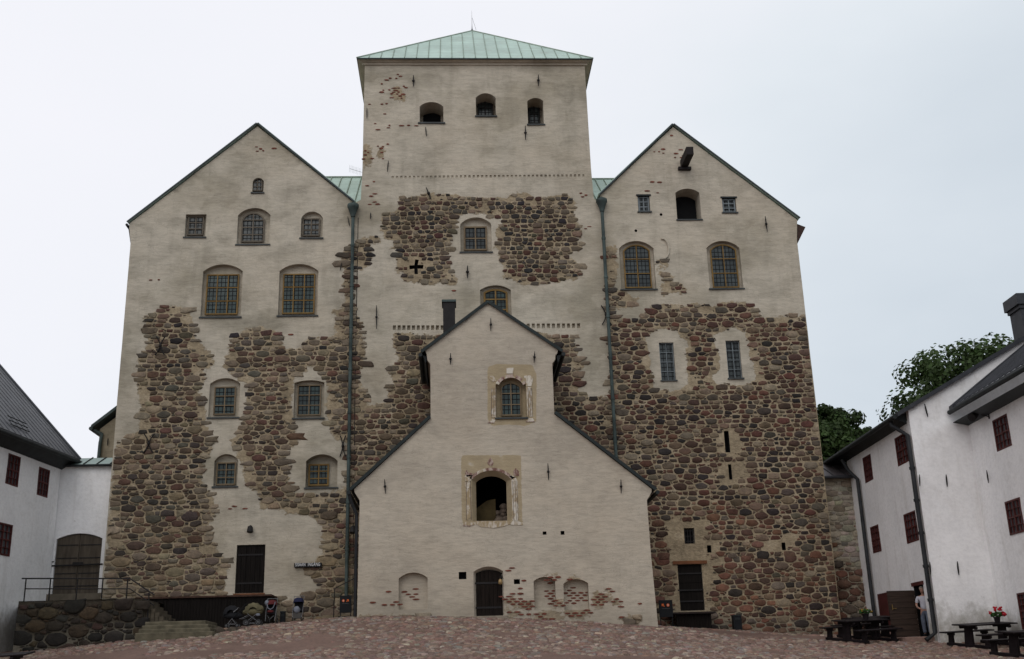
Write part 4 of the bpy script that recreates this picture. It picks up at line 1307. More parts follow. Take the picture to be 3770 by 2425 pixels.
    l = MB(); l.fbox(fr, door[0] - .2, door[1] + .22, door[4] + .01, door[4] + .14, -.1, .09); l.build('lintel', LINTEL, t)
    # hoist beam
    q = fr.px(2517, 605); b = MB()
    b.fbox(fr, q[0] - .16, q[0] + .16, q[1] - .2, q[1] + .18, -.4, 1.45)
    hb = b.build('hoist_beam', BEAMWOOD, t)
    b2 = MB(); b2.fbox(fr, q[0] - .3, q[0] + .3, q[1] - .33, q[1] - .2, -.1, .2); b2.build('beam_bracket', BEAMWOOD, hb)
    anchor(fr, t, 2817, 795, 2825, 853, 0.05)
    # raised horseshoe in the plaster
    q = fr.px(2440, 916); m = MB()
    m.tube([fr.p(q[0] + .28 * math.cos(a), q[1] + .5 * math.sin(a), .04) for a in [R(100 - k * 25) for k in range(9)]], .045, 6)
    m.build('plaster_ring', PLASTER, t)
    brick_chips(fr, t, [(2440, 560, 50, 20, 5), (2505, 550, 10, 10, 2), (2414, 668, 8, 4, 2), (2500, 575, 20, 10, 3), (2480, 510, 20, 14, 2), (2400, 700, 60, 40, 2)], 5)
    r = MB()
    for (a, b) in (((PRX - .05, vz), (ap[0], ap[1])), ((ap[0], ap[1]), (xr + .19, ze + .03))):
        dx, dz = b[0] - a[0], b[1] - a[1]; L = math.hypot(dx, dz); nx, nz = -dz / L, dx / L
        r.prism(fr, [a, b, (b[0] + nx * .07, b[1] + nz * .07), (a[0] + nx * .07, a[1] + nz * .07)], -12.0, .1)
    rf = r.build('roof', COPPER, t)
    for (a, b) in (((PRX - .02, vz - .02), (ap[0], ap[1] - .02)), ((ap[0], ap[1] - .02), (xr + .2, ze + .02))):
        dx, dz = b[0] - a[0], b[1] - a[1]; L = math.hypot(dx, dz); nx, nz = -dz / L, dx / L
        e = MB(); e.prism(fr, [a, b, (b[0] + nx * .065, b[1] + nz * .065), (a[0] + nx * .065, a[1] + nz * .065)], .1, .14)
        e.build('verge_sheet', VERGE, rf)
    eb = MB(); eb.prism(fr, [(xr - .02, ze - 1.25), (xr + .52, ze - .3), (xr + .1, ze - .12), (xr - .02, ze - .15)], -11.5, -.15); eb.build('eave_boards', simple('brown_eave_boards', (.05, .028, .022), .7), rf)
    return t
right_wing()
# ---------------------------------------------------------------- the gabled porch in front of the keep
def make_paint(name, a, b, lo=.42, hi=.56):
    m, nt, bs = newmat(name)
    n = noise_tex(nt, 4.5, (1.6, 1, .7), 6, .7, (6, 1, 3))
    nt.links.new(ramp(nt, n, [(lo, a), (hi, b)]), bs.inputs['Base Color'])
    bs.inputs['Roughness'].default_value = .95
    return m
PAINTWHITE = make_paint('flaking_white_paint', (.33, .25, .15), (.60, .55, .47), .42, .56)
PAINTPALE = make_paint('worn_white_paint', (.34, .26, .155), (.56, .50, .42), .48, .62)
PAINTPINK = make_paint('faded_red_paint', (.17, .085, .065), (.46, .37, .31), .42, .56)
PAINTLINE = simple('dark_painted_line', (.11, .09, .08), .95)

def porch():
    fr = PORCH
    t = root('entrance_porch', 'pink grey plastered gabled porch in front of the keep, stepping out to low shed roofs', 'building', (1.8, 44, 2.2))
    P = lambda u, v: fr.px(u, v)
    xl, xr = P(1322, 2000)[0], P(2392, 2000)[0]
    zel = P(1310, 1800)[1]; zer = P(2392, 1800)[1]
    ul, ur = P(1585, 1430)[0], P(2037, 1430)[0]
    zul, zur = P(1587, 1540)[1], P(2040, 1524)[1]
    gel, ger = P(1566, 1290), P(2055, 1288)
    ap = P(1796, 1116)
    nib = .22
    out = [(xl - .05, ZLOW), (xr + .16, ZLOW), (xr + .02, zer - 2.5), (xr, zer - .45), (xr + .02, zer - .4), (xr + .2, zer - .12), (xr + .22, zer), (ur, zur), (ur, ger[1] - .55), (ur + .12, ger[1] - .4), (ur + .14, ger[1] - .2), (ger[0] - .05, ger[1] - .15), (ger[0], ger[1]), ap,
           (gel[0], gel[1]), (gel[0] + .05, gel[1] - .15), (ul - .14, gel[1] - .2), (ul - .12, gel[1] - .4), (ul, gel[1] - .55), (ul, zul), (xl - .22, zel), (xl - .2, zel - .12), (xl - .02, zel - .4), (xl, zel - .45)]
    p1 = px_open(fr, 1826, 1938, 1538, 1826, 1938, 1416, 1389)
    p2 = px_open(fr, 1738, 1883, 1917, 1737, 1883, 1764, 1732)
    p2i = px_open(fr, 1754, 1866, 1917, 1753, 1865, 1775, 1753, -.3)
    n1 = px_open(fr, 1467, 1575, 2243, 1468, 1574, 2128, 2107)
    n2 = px_open(fr, 1966, 2046, 2244, 1966, 2046, 2139, 2123)
    n3 = px_open(fr, 2076, 2168, 2245, 2076, 2168, 2148, 2131)
    dr = px_open(fr, 1744, 1855, 2271, 1744, 1854, 2104, 2085)
    drl = px_open(fr, 1754, 1850, 2268, 1753, 1849, 2110, 2098, -.25)
    holes = [dict(poly=arch(*p1), depth=.36, ochre=1.0), dict(poly=arch(*p2), inner=arch(*p2i), depth=.3, ochre=1.0, back=None)]
    holes += [dict(poly=arch(*g), depth=d) for g, d in ((n1, .28), (n2, .32), (n3, .32))]
    holes += [dict(poly=arch(*dr), inner=arch(*drl), depth=.25, back=1)]
    for a in ((1689, 1717, 2105, 2132), (1892, 1914, 2132, 2150), (1998, 2012, 1956, 1968), (2064, 2078, 1954, 1968)):
        q = px_open(fr, a[0], a[1], a[3], a[0], a[1], a[2], a[2])
        holes.append(dict(poly=arch(*q), depth=.35, side=1, back=1))
    och = [region(fr, (1795, 1350), (1830, 1339), (1960, 1342), (1976, 1380), (1974, 1550), (1940, 1567), (1870, 1562), (1810, 1568), (1795, 1540)), region(fr, (1698, 1676), (1918, 1674), (1920, 1790), (1924, 1925), (1890, 1932), (1760, 1920), (1700, 1932))]
    foot = lambda x: gheight(x, np.full(len(x), 41.9))
    st = [region(fr, (1317, 2262), (1500, 2268), (1560, 2264), (1590, 2290), (1317, 2290))]
    K0 = lambda x, y, hx, hy: blob(fr, 1350 + x * .4595, 2000 + y * .4595, hx * .4595, hy * .4595)
    st += [K0(1290, 495, 60, 36), K0(1160, 470, 55, 36), K0(1548, 480, 36, 32), K0(1870, 455, 75, 62), K0(1450, 585, 130, 40), K0(1700, 560, 110, 38), K0(1945, 385, 34, 20), K0(2005, 475, 34, 26), K0(1480, 272, 60, 14), K0(1640, 285, 50, 12), K0(2120, 605, 90, 35), K0(1180, 560, 60, 26)]
    wall('wall', fr, out, holes, PORCHMAT, t, 4.2, st, och, foot, .15, .014)
    masonry('footing_stones', fr, [region(fr, *[(1350 + x * .4595, 2000 + y * .4595) for x, y in p]) for p in (((0, 580), (130, 590), (130, 640), (0, 640)), ((140, 575), (240, 578), (240, 625), (140, 625)), ((310, 583), (465, 583), (465, 630), (310, 630)), ((2085, 598), (2175, 592), (2180, 650), (2085, 650)))],
            [h['poly'] for h in holes], t, 'left', 51, ((.12, .18, 60), (.06, .1, 80)), 1.7, .07, .93, .0, .02)
    # dark room behind the large opening, rubble and an ochre panel inside
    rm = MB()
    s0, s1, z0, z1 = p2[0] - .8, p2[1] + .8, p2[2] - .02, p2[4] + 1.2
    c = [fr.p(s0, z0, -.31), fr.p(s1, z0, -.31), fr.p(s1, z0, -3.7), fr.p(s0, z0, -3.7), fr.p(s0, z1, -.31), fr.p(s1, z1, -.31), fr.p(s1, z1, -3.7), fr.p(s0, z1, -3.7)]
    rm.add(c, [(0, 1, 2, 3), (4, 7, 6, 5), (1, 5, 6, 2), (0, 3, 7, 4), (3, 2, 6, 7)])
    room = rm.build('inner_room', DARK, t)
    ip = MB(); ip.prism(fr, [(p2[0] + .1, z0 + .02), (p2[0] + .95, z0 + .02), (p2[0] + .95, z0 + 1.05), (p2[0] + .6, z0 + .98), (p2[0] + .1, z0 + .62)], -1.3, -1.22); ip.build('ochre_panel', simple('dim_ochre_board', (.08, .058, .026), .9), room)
    rng = random.Random(4); rb = MB()
    for k in range(22):
        s = rng.uniform(p2[0] + 1.0, p2[1] + .2); z = z0 + rng.random() ** 1.3 * (.95 - .45 * (s - p2[0] - 1.0))
        q = rng.uniform(.09, .19)
        rb.ball(fr.p(s, z, -1.2 - rng.random() * .3), q * 1.3, q, q * .9, 8, 6, 0, lambda d: 1 + .22 * mnoise.noise((d[0] * 2 + s * 9, d[1] * 2, d[2] * 2 + z * 7)))
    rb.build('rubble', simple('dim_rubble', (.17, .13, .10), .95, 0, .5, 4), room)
    # painted columns and arches round the two openings
    def paint(src, k):
        ox, oy, f = src
        Q = lambda x, y: fr.px(ox + x * f, oy + y * f)
        A, B_, C, D = MB(), MB(), MB(), MB()
        return Q, A, B_, C, D
    def strip(mb, Q, pts):
        if mb is A or mb is C:
            o = MB(); o.prism(fr, [Q(*p) for p in pts][::-1], -.04, .024)
            o.build('painted_column' if mb is A else 'worn_paint', PAINTWHITE if mb is A else PAINTPALE, t); return
        mb.prism(fr, [Q(*p) for p in pts][::-1], -.04, .024)
    Q, A, Bp, C, D = paint((1750, 1300, .1948), 1)
    strip(A, Q, [(300, 800), (378, 800), (385, 1215), (300, 1215)]); strip(C, Q, [(308, 640), (378, 625), (378, 800), (300, 798), (290, 740)])
    strip(A, Q, [(965, 640), (1055, 640), (1085, 1200), (985, 1200)]); strip(A, Q, [(920, 430), (1050, 410), (1092, 430), (1075, 560), (1060, 625), (965, 620), (950, 560), (930, 500)])
    strip(A, Q, [(262, 1300), (262, 1265), (320, 1245), (380, 1260), (360, 1305)]); strip(A, Q, [(960, 1280), (985, 1225), (1080, 1225), (1120, 1285)])
    strip(Bp, Q, [(235, 1305), (262, 1302), (362, 1307), (360, 1320), (240, 1318)]); strip(Bp, Q, [(950, 1285), (1125, 1288), (1130, 1302), (960, 1300)])
    strip(A, Q, [(590, 280), (725, 275), (720, 385), (590, 385)])
    strip(C, Q, [(250, 430), (340, 425), (370, 480), (390, 520), (330, 540), (250, 480)])
    n = 14
    for k in range(n):
        a0 = R(152 - 124 * k / n); a1 = R(152 - 124 * (k + 1) / n)
        cx_, cy_ = 672, 720
        strip(Bp if k % 4 else A, Q, [(cx_ + 262 * math.cos(a0), cy_ - 258 * math.sin(a0)), (cx_ + 325 * math.cos(a0), cy_ - 320 * math.sin(a0)), (cx_ + 325 * math.cos(a1), cy_ - 320 * math.sin(a1)), (cx_ + 262 * math.cos(a1), cy_ - 258 * math.sin(a1))])
    for x0, x1 in ((300, 302), (340, 345), (380, 384), (985, 998), (1020, 1034), (1052, 1070)):
        D.prism(fr, [Q(x0 + 8, 660), Q(x1, 1190), Q(x1 + 9, 1190), Q(x0 + 17, 660)], -.03, .028)
    def flush(A, Bp, C, D):
        Bp.build('painted_arch', PAINTPINK, t); D.build('painted_fluting', PAINTLINE, t)
    flush(A, Bp, C, D)
    Q2, A, Bp, C, D = paint((1680, 1650, .2143), 2)
    strip(A, Q2, [(950, 490), (1048, 490), (1052, 620), (1062, 900), (1075, 1245), (968, 1245), (960, 900), (945, 600)])
    strip(A, Q2, [(905, 470), (1060, 478), (1048, 495), (945, 520)]); strip(Bp, Q2, [(975, 400), (1020, 340), (1070, 390), (1080, 475), (990, 470)])
    strip(A, Q2, [(925, 1300), (965, 1250), (1075, 1255), (1145, 1295), (1140, 1320), (930, 1312)])
    strip(A, Q2, [(145, 460), (265, 460), (262, 540), (215, 580), (150, 560), (140, 500)]); strip(Bp, Q2, [(150, 430), (175, 370), (215, 420), (280, 430), (280, 480), (180, 490)])
    strip(A, Q2, [(145, 580), (250, 590), (245, 660), (190, 700), (150, 650)]); strip(C, Q2, [(160, 690), (195, 700), (240, 700), (250, 1180), (180, 1240), (160, 900)])
    strip(C, Q2, [(115, 1310), (165, 1260), (300, 1285), (315, 1310), (230, 1330)]); strip(Bp, Q2, [(110, 1318), (230, 1332), (300, 1318), (230, 1345), (120, 1335)])
    strip(C, Q2, [(330, 1250), (920, 1245), (930, 1300), (820, 1340), (640, 1370), (420, 1350), (340, 1300)])
    for k in range(16):
        a0 = R(140 - 100 * k / 16); a1 = R(140 - 100 * (k + 1) / 16)
        cx_, cy_ = 606, 830
        strip(A if k in (3, 4, 5) else Bp, Q2, [(cx_ + 452 * math.cos(a0), cy_ - 448 * math.sin(a0)), (cx_ + 498 * math.cos(a0), cy_ - 496 * math.sin(a0)), (cx_ + 498 * math.cos(a1), cy_ - 496 * math.sin(a1)), (cx_ + 452 * math.cos(a1), cy_ - 448 * math.sin(a1))])
    strip(Bp, Q2, [(560, 190), (590, 160), (620, 200), (640, 250), (615, 300), (570, 300), (530, 250)])
    for x0, x1 in ((170, 172), (240, 252), (965, 985), (1005, 1030), (1035, 1060)):
        D.prism(fr, [Q2(x0, 560), Q2(x1, 1230), Q2(x1 + 7, 1230), Q2(x0 + 7, 560)], -.03, .028)
    flush(A, Bp, C, D)
    window(fr, t, px_open(fr, 1844, 1920, 1532, 1843, 1918, 1426, 1409, -.36), -.3, 2, 3, TANWOOD, GLASS, .055, sill_g=p1)
    # door
    d = MB()
    n = 6
    g = (drl[0] + .02, drl[1] - .02, drl[2] + .01, drl[3], drl[4] - .02)
    for k in range(n):
        a = g[0] + (g[1] - g[0]) * k / n; b = g[0] + (g[1] - g[0]) * (k + 1) / n - .012
        d.prism(fr, [(a, g[2]), (b, g[2]), (b, arch_at(g, b)), (a, arch_at(g, a))], -.24, -.17 + .006 * (k % 2))
    do = d.build('door', simple('dark_door_boards', (.013, .009, .007), .75, 0, .4, 4, (4, 4, .4), .3, .1), t)
    for f in (.18, .72):
        h = MB(); h.fbox(fr, g[0] - .12, g[1] - .02, g[2] + (g[4] - g[2]) * f - .035, g[2] + (g[4] - g[2]) * f + .035, -.165, -.145); h.build('strap_hinge', IRON, do)
    th = MB(); th.fbox(fr, drl[0] - .15, drl[1] + .15, drl[2] - .2, drl[2] - .005, -.3, .12); th.build('doorstep', simple('pale_step', (.26, .22, .17), .9), t)
    for q in ((1807, 1170, 1807, 1219), (1659, 1299, 1658, 1342), (1969, 1293, 1966, 1335), (1416, 1764, 1419, 1817), (2017, 1705, 2020, 1767), (2286, 1764, 2287, 1816)): anchor(fr, t, *q, .045)
    K = lambda L: [(1350 + x * .4595, 2000 + y * .4595, hx * .4595, hy * .4595, n) for x, y, hx, hy, n in L]
    brick_chips(fr, t, K([(1130, 450, 25, 35, 12), (1185, 475, 40, 30, 20), (1290, 485, 55, 30, 34), (1310, 515, 45, 20, 8), (1160, 555, 30, 20, 4), (1225, 555, 15, 15, 3), (1550, 480, 36, 26, 22), (1480, 280, 60, 16, 9), (1640, 288, 50, 10, 7), (1870, 455, 62, 50, 60), (1945, 380, 35, 15, 5), (2000, 470, 40, 30, 6),
                          (1750, 545, 45, 15, 9), (1370, 570, 60, 25, 7), (1670, 570, 60, 12, 5), (1450, 605, 60, 12, 6), (2025, 580, 15, 8, 2), (2165, 485, 20, 6, 2), (2060, 505, 12, 10, 2), (1275, 290, 10, 18, 3), (1205, 395, 30, 12, 2), (200, 395, 8, 6, 1), (160, 485, 10, 6, 1), (215, 500, 10, 6, 1), (60, 485, 8, 6, 1), (240, 460, 8, 30, 2), (1230, 360, 8, 6, 1),
                          (1150, 190, 15, 6, 2), (1150, 225, 10, 5, 1)]), 13, .27, .075, .014, 0, .7)
    brick_chips(fr, t, K([(310, 395, 55, 8, 4), (380, 415, 20, 6, 2), (430, 440, 15, 6, 1), (370, 355, 15, 6, 1)]), 14, .27, .075, .0, -.285, .7)
    brick_chips(fr, t, K([(1470, 415, 45, 50, 22), (1440, 320, 40, 10, 5), (1470, 480, 30, 15, 4), (1680, 430, 85, 50, 46), (1650, 350, 40, 6, 3)]), 15, .27, .075, .0, -.325, .7)
    # roofs
    r = MB(); VG = simple('dark_green_verge', (.02, .027, .027), .6, 0)
    segs = [((xl - .34, zel - .06), (ul + .0, zul + .03)), ((ur, zur + .03), (xr + .34, zer - .06)), ((gel[0] - .14, gel[1] - .1), (ap[0], ap[1])), ((ap[0], ap[1]), (ger[0] + .14, ger[1] - .1))]
    vg = []
    for a, b in segs:
        dx, dz = b[0] - a[0], b[1] - a[1]; L = math.hypot(dx, dz); nx, nz = -dz / L, dx / L
        r.prism(fr, [a, b, (b[0] + nx * .08, b[1] + nz * .08), (a[0] + nx * .08, a[1] + nz * .08)], -3.95, .08)
        e = MB(); e.prism(fr, [(a[0] - nx * .02, a[1] - nz * .02), (b[0] - nx * .02, b[1] - nz * .02), (b[0] + nx * .1, b[1] + nz * .1), (a[0] + nx * .1, a[1] + nz * .1)], .08, .12); vg.append(e)
    rf = r.build('roof', LEADSHEET, t)
    for e in vg: e.build('verge_sheet', VG, rf)
    for s, z in ((xl - .42, zel - .14), (xr + .42, zer - .14), (gel[0] - .2, gel[1] - .2), (ger[0] + .2, ger[1] - .2)):
        g = MB(); g.tube([fr.p(s, z, .12), fr.p(s, z - .03, -3.9)], .08, 8); g.build('eave_gutter', LEADSHEET, rf)
    for sgn, q in ((-1, gel), (1, ger)):
        g = MB(); g.prism(fr, [(q[0] - sgn * .06, q[1] - .2), (q[0] + sgn * .12, q[1] - .17), (q[0] - sgn * .02, q[1] - .5)], -3.9, -.1); g.build('eave_boards', LEADSHEET, rf)
    pipe_run(fr, t, [(xl - .4, zel - .2, .02), (xl - .36, zel - .4, -.05), (xl - .12, zel - .95, -.12), (xl - .12, P(1312, 2278)[1] + .1, -.12)], .065, PIPEDARK, .0, 'drainpipe', False)
    # black chimney behind the gable
    c0, c1 = facing(44.0).px(1632, 1225), facing(44.0).px(1675, 1117)
    ch = MB(); ch.box((c0[0], 43.7, c0[1] - 1.2), (c1[0], 44.5, c1[1] - .03)); cm = ch.build('chimney', simple('black_chimney_sheet', (.016, .014, .014), .6), rf)
    cp = MB(); cp.box((c0[0] - .05, 43.65, c1[1] - .028), (c1[0] + .05, 44.55, c1[1] + .07)); cp.build('chimney_cap', PIPE, rf)
porch()

# ---------------------------------------------------------------- low grey building between castle and right house
def annex():
    fr = facing(46.9)
    t = root('stone_outbuilding', 'narrow grey plastered wall with rubble foot between the castle and the white house', 'building', (16.6, 47, 1.7))
    K = lambda *p: [(2950 + x * .8932, 1050 + y * .8929) for x, y in p]
    x0, x1 = 15.9, 20.0
    zt = fr.px(3100, 1758)[1]
    st = [region(fr, *K((100, 1060), (140, 1130), (190, 1140), (215, 1170), (270, 1180), (290, 1230), (420, 1250), (420, 1500), (60, 1500), (60, 1000)))]
    wall('wall', fr, [(x0, ZLOW), (x1, ZLOW), (x1, zt), (x0, zt)], [], GREYWALL, t, 4.0, st, None, lambda x: gheight(x, np.full(len(x), 46.0)))
    masonry('boulders', fr, st, [], t, 'rightlow', 61, ((.2, .28, 10), (.12, .2, 35), (.07, .12, 60)), 1.5, .08, .91)
    st2 = [region(fr, *K((100, 800), (300, 800), (420, 1240), (290, 1225), (215, 1160), (140, 1120), (100, 1050)))]
    masonry('pale_rubble', fr, st2, [], t, 'annex', 62, ((.14, .2, 12), (.09, .14, 40), (.05, .09, 80)), 1.8, .03, .93, .02)
    brick_chips(fr, t, [(3160, 1935, 14, 5, 3), (3122, 2003, 12, 3, 1)], 3)
    r = MB()
    zr = fr.px(3095, 1706, -1.6)[1]
    r.add([fr.p(x0 - .1, zt + .04, .35), fr.p(x1, zt + .04, .35), fr.p(x1, zr, -1.6), fr.p(x0 - .1, zr, -1.6), fr.p(x0 - .1, zt - .04, .33), fr.p(x1, zt - .04, .33), fr.p(x1, zr - .08, -1.6), fr.p(x0 - .1, zr - .08, -1.6)], [(0, 1, 2, 3), (7, 6, 5, 4), (0, 4, 5, 1), (0, 3, 7, 4), (1, 5, 6, 2), (2, 6, 7, 3)])
    rf = r.build('roof', simple('brown_sheet_roof', (.085, .075, .08), .5, .2), t)
    s = MB()
    for k in range(7):
        x = x0 + .1 + k * .55; s.tube([fr.p(x, zt + .06, .35), fr.p(x, zr + .02, -1.6)], .022, 5)
    s.tube([fr.p(x0 - .1, zt - .03, .4), fr.p(x1, zt - .03, .4)], .07, 8)
    s.build('standing_seam', RIDGEMETAL, rf)
annex()

# ---------------------------------------------------------------- back part of the castle beyond the left corner
def rear():
    fr = facing(54.0)
    t = root('rear_wing', 'drab plastered back wing of the castle beyond its left corner under a copper eave', 'building', (-17.5, 54, 3.0))
    K = lambda x, y: fr.px(300 + x * .1948, 1450 + y * .1948)
    a = K(360, 655); b = K(720, 385); x1 = -14.0; x0 = K(345, 700)[0]
    sl = (b[1] - a[1]) / (b[0] - a[0])
    wall('wall', fr, [(x0, 2.0), (x1, 2.0), (x1, a[1] + sl * (x1 - a[0])), (x0, a[1] + sl * (x0 - a[0]))], [], make_wall_mat('drab_plaster', (.27, .235, .17), (.19, .165, .115), (.3, .25, .16), (.3, .2, .1)), t, 9.0, grid=.3)
    tip = K(212, 655)
    r = MB(); r.prism(fr, [(tip[0], tip[1] - .05), (x1, tip[1] + sl * (x1 - tip[0])), (x1, tip[1] + sl * (x1 - tip[0]) + .18), (tip[0], tip[1] + .12)], -9, .3)
    rf = r.build('roof', PIPE, t)
    g = MB(); g.tube([fr.p(tip[0], tip[1] - .05, .3), fr.p(tip[0], tip[1] - .1, -9)], .1, 8)
    q = K(440, 770); g.tube([fr.p(tip[0] + .1, tip[1] - .1, .1), fr.p(q[0] - .1, q[1], .12), fr.p(q[0] - .15, q[1] - .4, .12), fr.p(q[0] - .2, q[1] - 5, .12)], .09, 8)
    g.build('drainpipe', PIPE, rf)
    anchor(fr, t, 398, 1612, 396, 1640, .05, False)
rear()

# ================================================================ LEFT: white house, gate wall, terrace
aL = R(7.7)
_p = facing(46.4).px(216, 1800)
LEFTW = Fr((_p[0], 46.4, 0), (math.sin(aL), math.cos(aL), 0), (math.cos(aL), -math.sin(aL), 0))

def house_window(fr, t, quad, cols, rows, mat=None, glass=None, out=.0, label=None):
    pts = [fr.px(u, v) for u, v in quad]
    ss = sorted(p[0] for p in pts); zs = sorted(p[1] for p in pts)
    g = ((ss[0] + ss[1]) / 2, (ss[2] + ss[3]) / 2, (zs[0] + zs[1]) / 2, (zs[2] + zs[3]) / 2, (zs[2] + zs[3]) / 2)
    return g

def wwindow(fr, t, g, cols=2, rows=4, label=None):
    mb = MB()
    A = arch(*g); B = arch(*shrink(g, .06))
    mb.ring(fr, A, B, -.1, .015)
    sl, sr, zb, zsp, zt = g
    for k in range(1, cols):
        s = sl + (sr - sl) * k / cols; mb.fbox(fr, s - .028, s + .028, zb + .055, zt - .07, -.09, .008)
    for k in range(1, rows):
        z = zb + (zt - zb) * k / rows; w = .028 if k * 2 == rows else .011
        mb.fbox(fr, sl + .07, sr - .07, z - w, z + w, -.085, .004)
    for k in range(cols):
        s = sl + (sr - sl) * (k + .5) / cols; mb.fbox(fr, s - .009, s + .009, zb + .07, zt - .07, -.08, .0)
    w = mb.build('window', REDWOOD, t)
    if label: w['label'] = label
    p = MB(); p.prism(fr, arch(*shrink(g, .04)), -.07, -.055); p.build('pane', GLASS_PLAIN, w)
    return w

def roof_seams(mb, a0, a1, b0, b1, n, r=.025):
    for k in range(n + 1):
        f = k / n
        mb.tube([Vector(a0).lerp(Vector(a1), f), Vector(b0).lerp(Vector(b1), f)], r, 5)

def left_house():
    fr = LEFTW
    t = root('white_house', 'white house at the left edge under a steep dark sheet roof', 'house', tuple(fr.p(-6, 1.5)))
    C1 = lambda *p: [(x * .7308, 1300 + y * .7305) for x, y in p]
    zt = fr.px(219, 1703)[1] - .05
    ze = fr.px(296, 1691, .55)[1]
    quads = [C1((43, 503), (107, 525), (85, 677), (22, 652)), C1((200, 570), (253, 593), (235, 730), (180, 710)), C1((-20, 840), (67, 873), (43, 1028), (-42, 1003))]
    gs = [house_window(fr, t, q, 2, 4) for q in quads]
    out = [(-24, 0), (0, 0), (0, zt), (-24, zt)]
    holes = [dict(poly=arch(*g), depth=.12, back=1) for g in gs]
    wall('wall', fr, out, holes, WHITE, t, 9.0, None, None, lambda s: np.array([gz1(*fr.p(min(0, q), 0)[:2]) for q in s]) + .9, .25, .03)
    for g, l in zip(gs, ('upper red window nearer the frame edge', 'upper red window nearer the gate', 'lower red window at the frame edge')): wwindow(fr, t, g, 2, 4, l)
    # roof: eave along the wall, verge rising away from the courtyard
    tip = fr.px(296, 1691, .55); sv = tip[0]
    side = Fr(fr.p(sv, 0, .55), (-fr.n[0], -fr.n[1], 0), (-fr.d[0], -fr.d[1], 0))
    a, b = side.px(296, 1691), side.px(0, 1347)
    sl = (b[1] - a[1]) / (b[0] - a[0])
    W_ = 7.5
    def rp(s, w, h=0.0): return fr.p(s, ze + sl * w + h, .55 - w)
    r = MB()
    s0 = -26
    c = [rp(s0, 0, -.12), rp(sv, 0, -.12), rp(sv, W_, -.12), rp(s0, W_, -.12), rp(s0, 0), rp(sv, 0), rp(sv, W_), rp(s0, W_)]
    r.hexa(c)
    rf = r.build('roof', ROOFMETAL, t)
    s = MB()
    n = 60
    for k in range(n + 1):
        q = s0 + (sv - s0) * k / n
        s.tube([rp(q, .02, .005), rp(q, W_, .005)], .016, 5)
    s.tube([rp(sv, 0, .03), rp(sv, W_, .03)], .05, 6)
    s.build('standing_seam', ROOFMETAL, rf)
    g = MB()
    g.hexa([fr.p(s0, ze - .5, .0), fr.p(sv - .1, ze - .5, .0), fr.p(sv - .1, ze - .14, .5), fr.p(s0, ze - .14, .5), fr.p(s0, ze - .1, -.1), fr.p(sv - .1, ze - .1, -.1), fr.p(sv - .1, ze - .125, .5), fr.p(s0, ze - .125, .5)])
    g.tube([rp(s0, -.05, -.1), rp(sv + .05, -.05, -.1)], .08, 8)
    g.build('eave', LEADSHEET, rf)
    sg = MB()
    q0 = fr.px(80, 1562, .3)
    for k in range(3): sg.tube([rp(q0[0] + .7, .3 + .08 * k, .08 + .08 * k), rp(q0[0] - .7, .3 + .08 * k, .08 + .08 * k)], .02, 5)
    sg.build('snow_guard', LEADSHEET, rf)
    # gable end beyond the corner
    gb = MB()
    gb.add([fr.p(0, zt, 0), fr.p(0, zt, -W_ + .5), fr.p(0, ze + sl * (W_ - .2), -W_ + .5), fr.p(0, ze + sl * .5, 0)], [(0, 1, 2, 3)]); gb.build('gable_end', WHITE, t)
    anchor(fr, t, 118, 1637, 112, 1675, .045)
left_house()

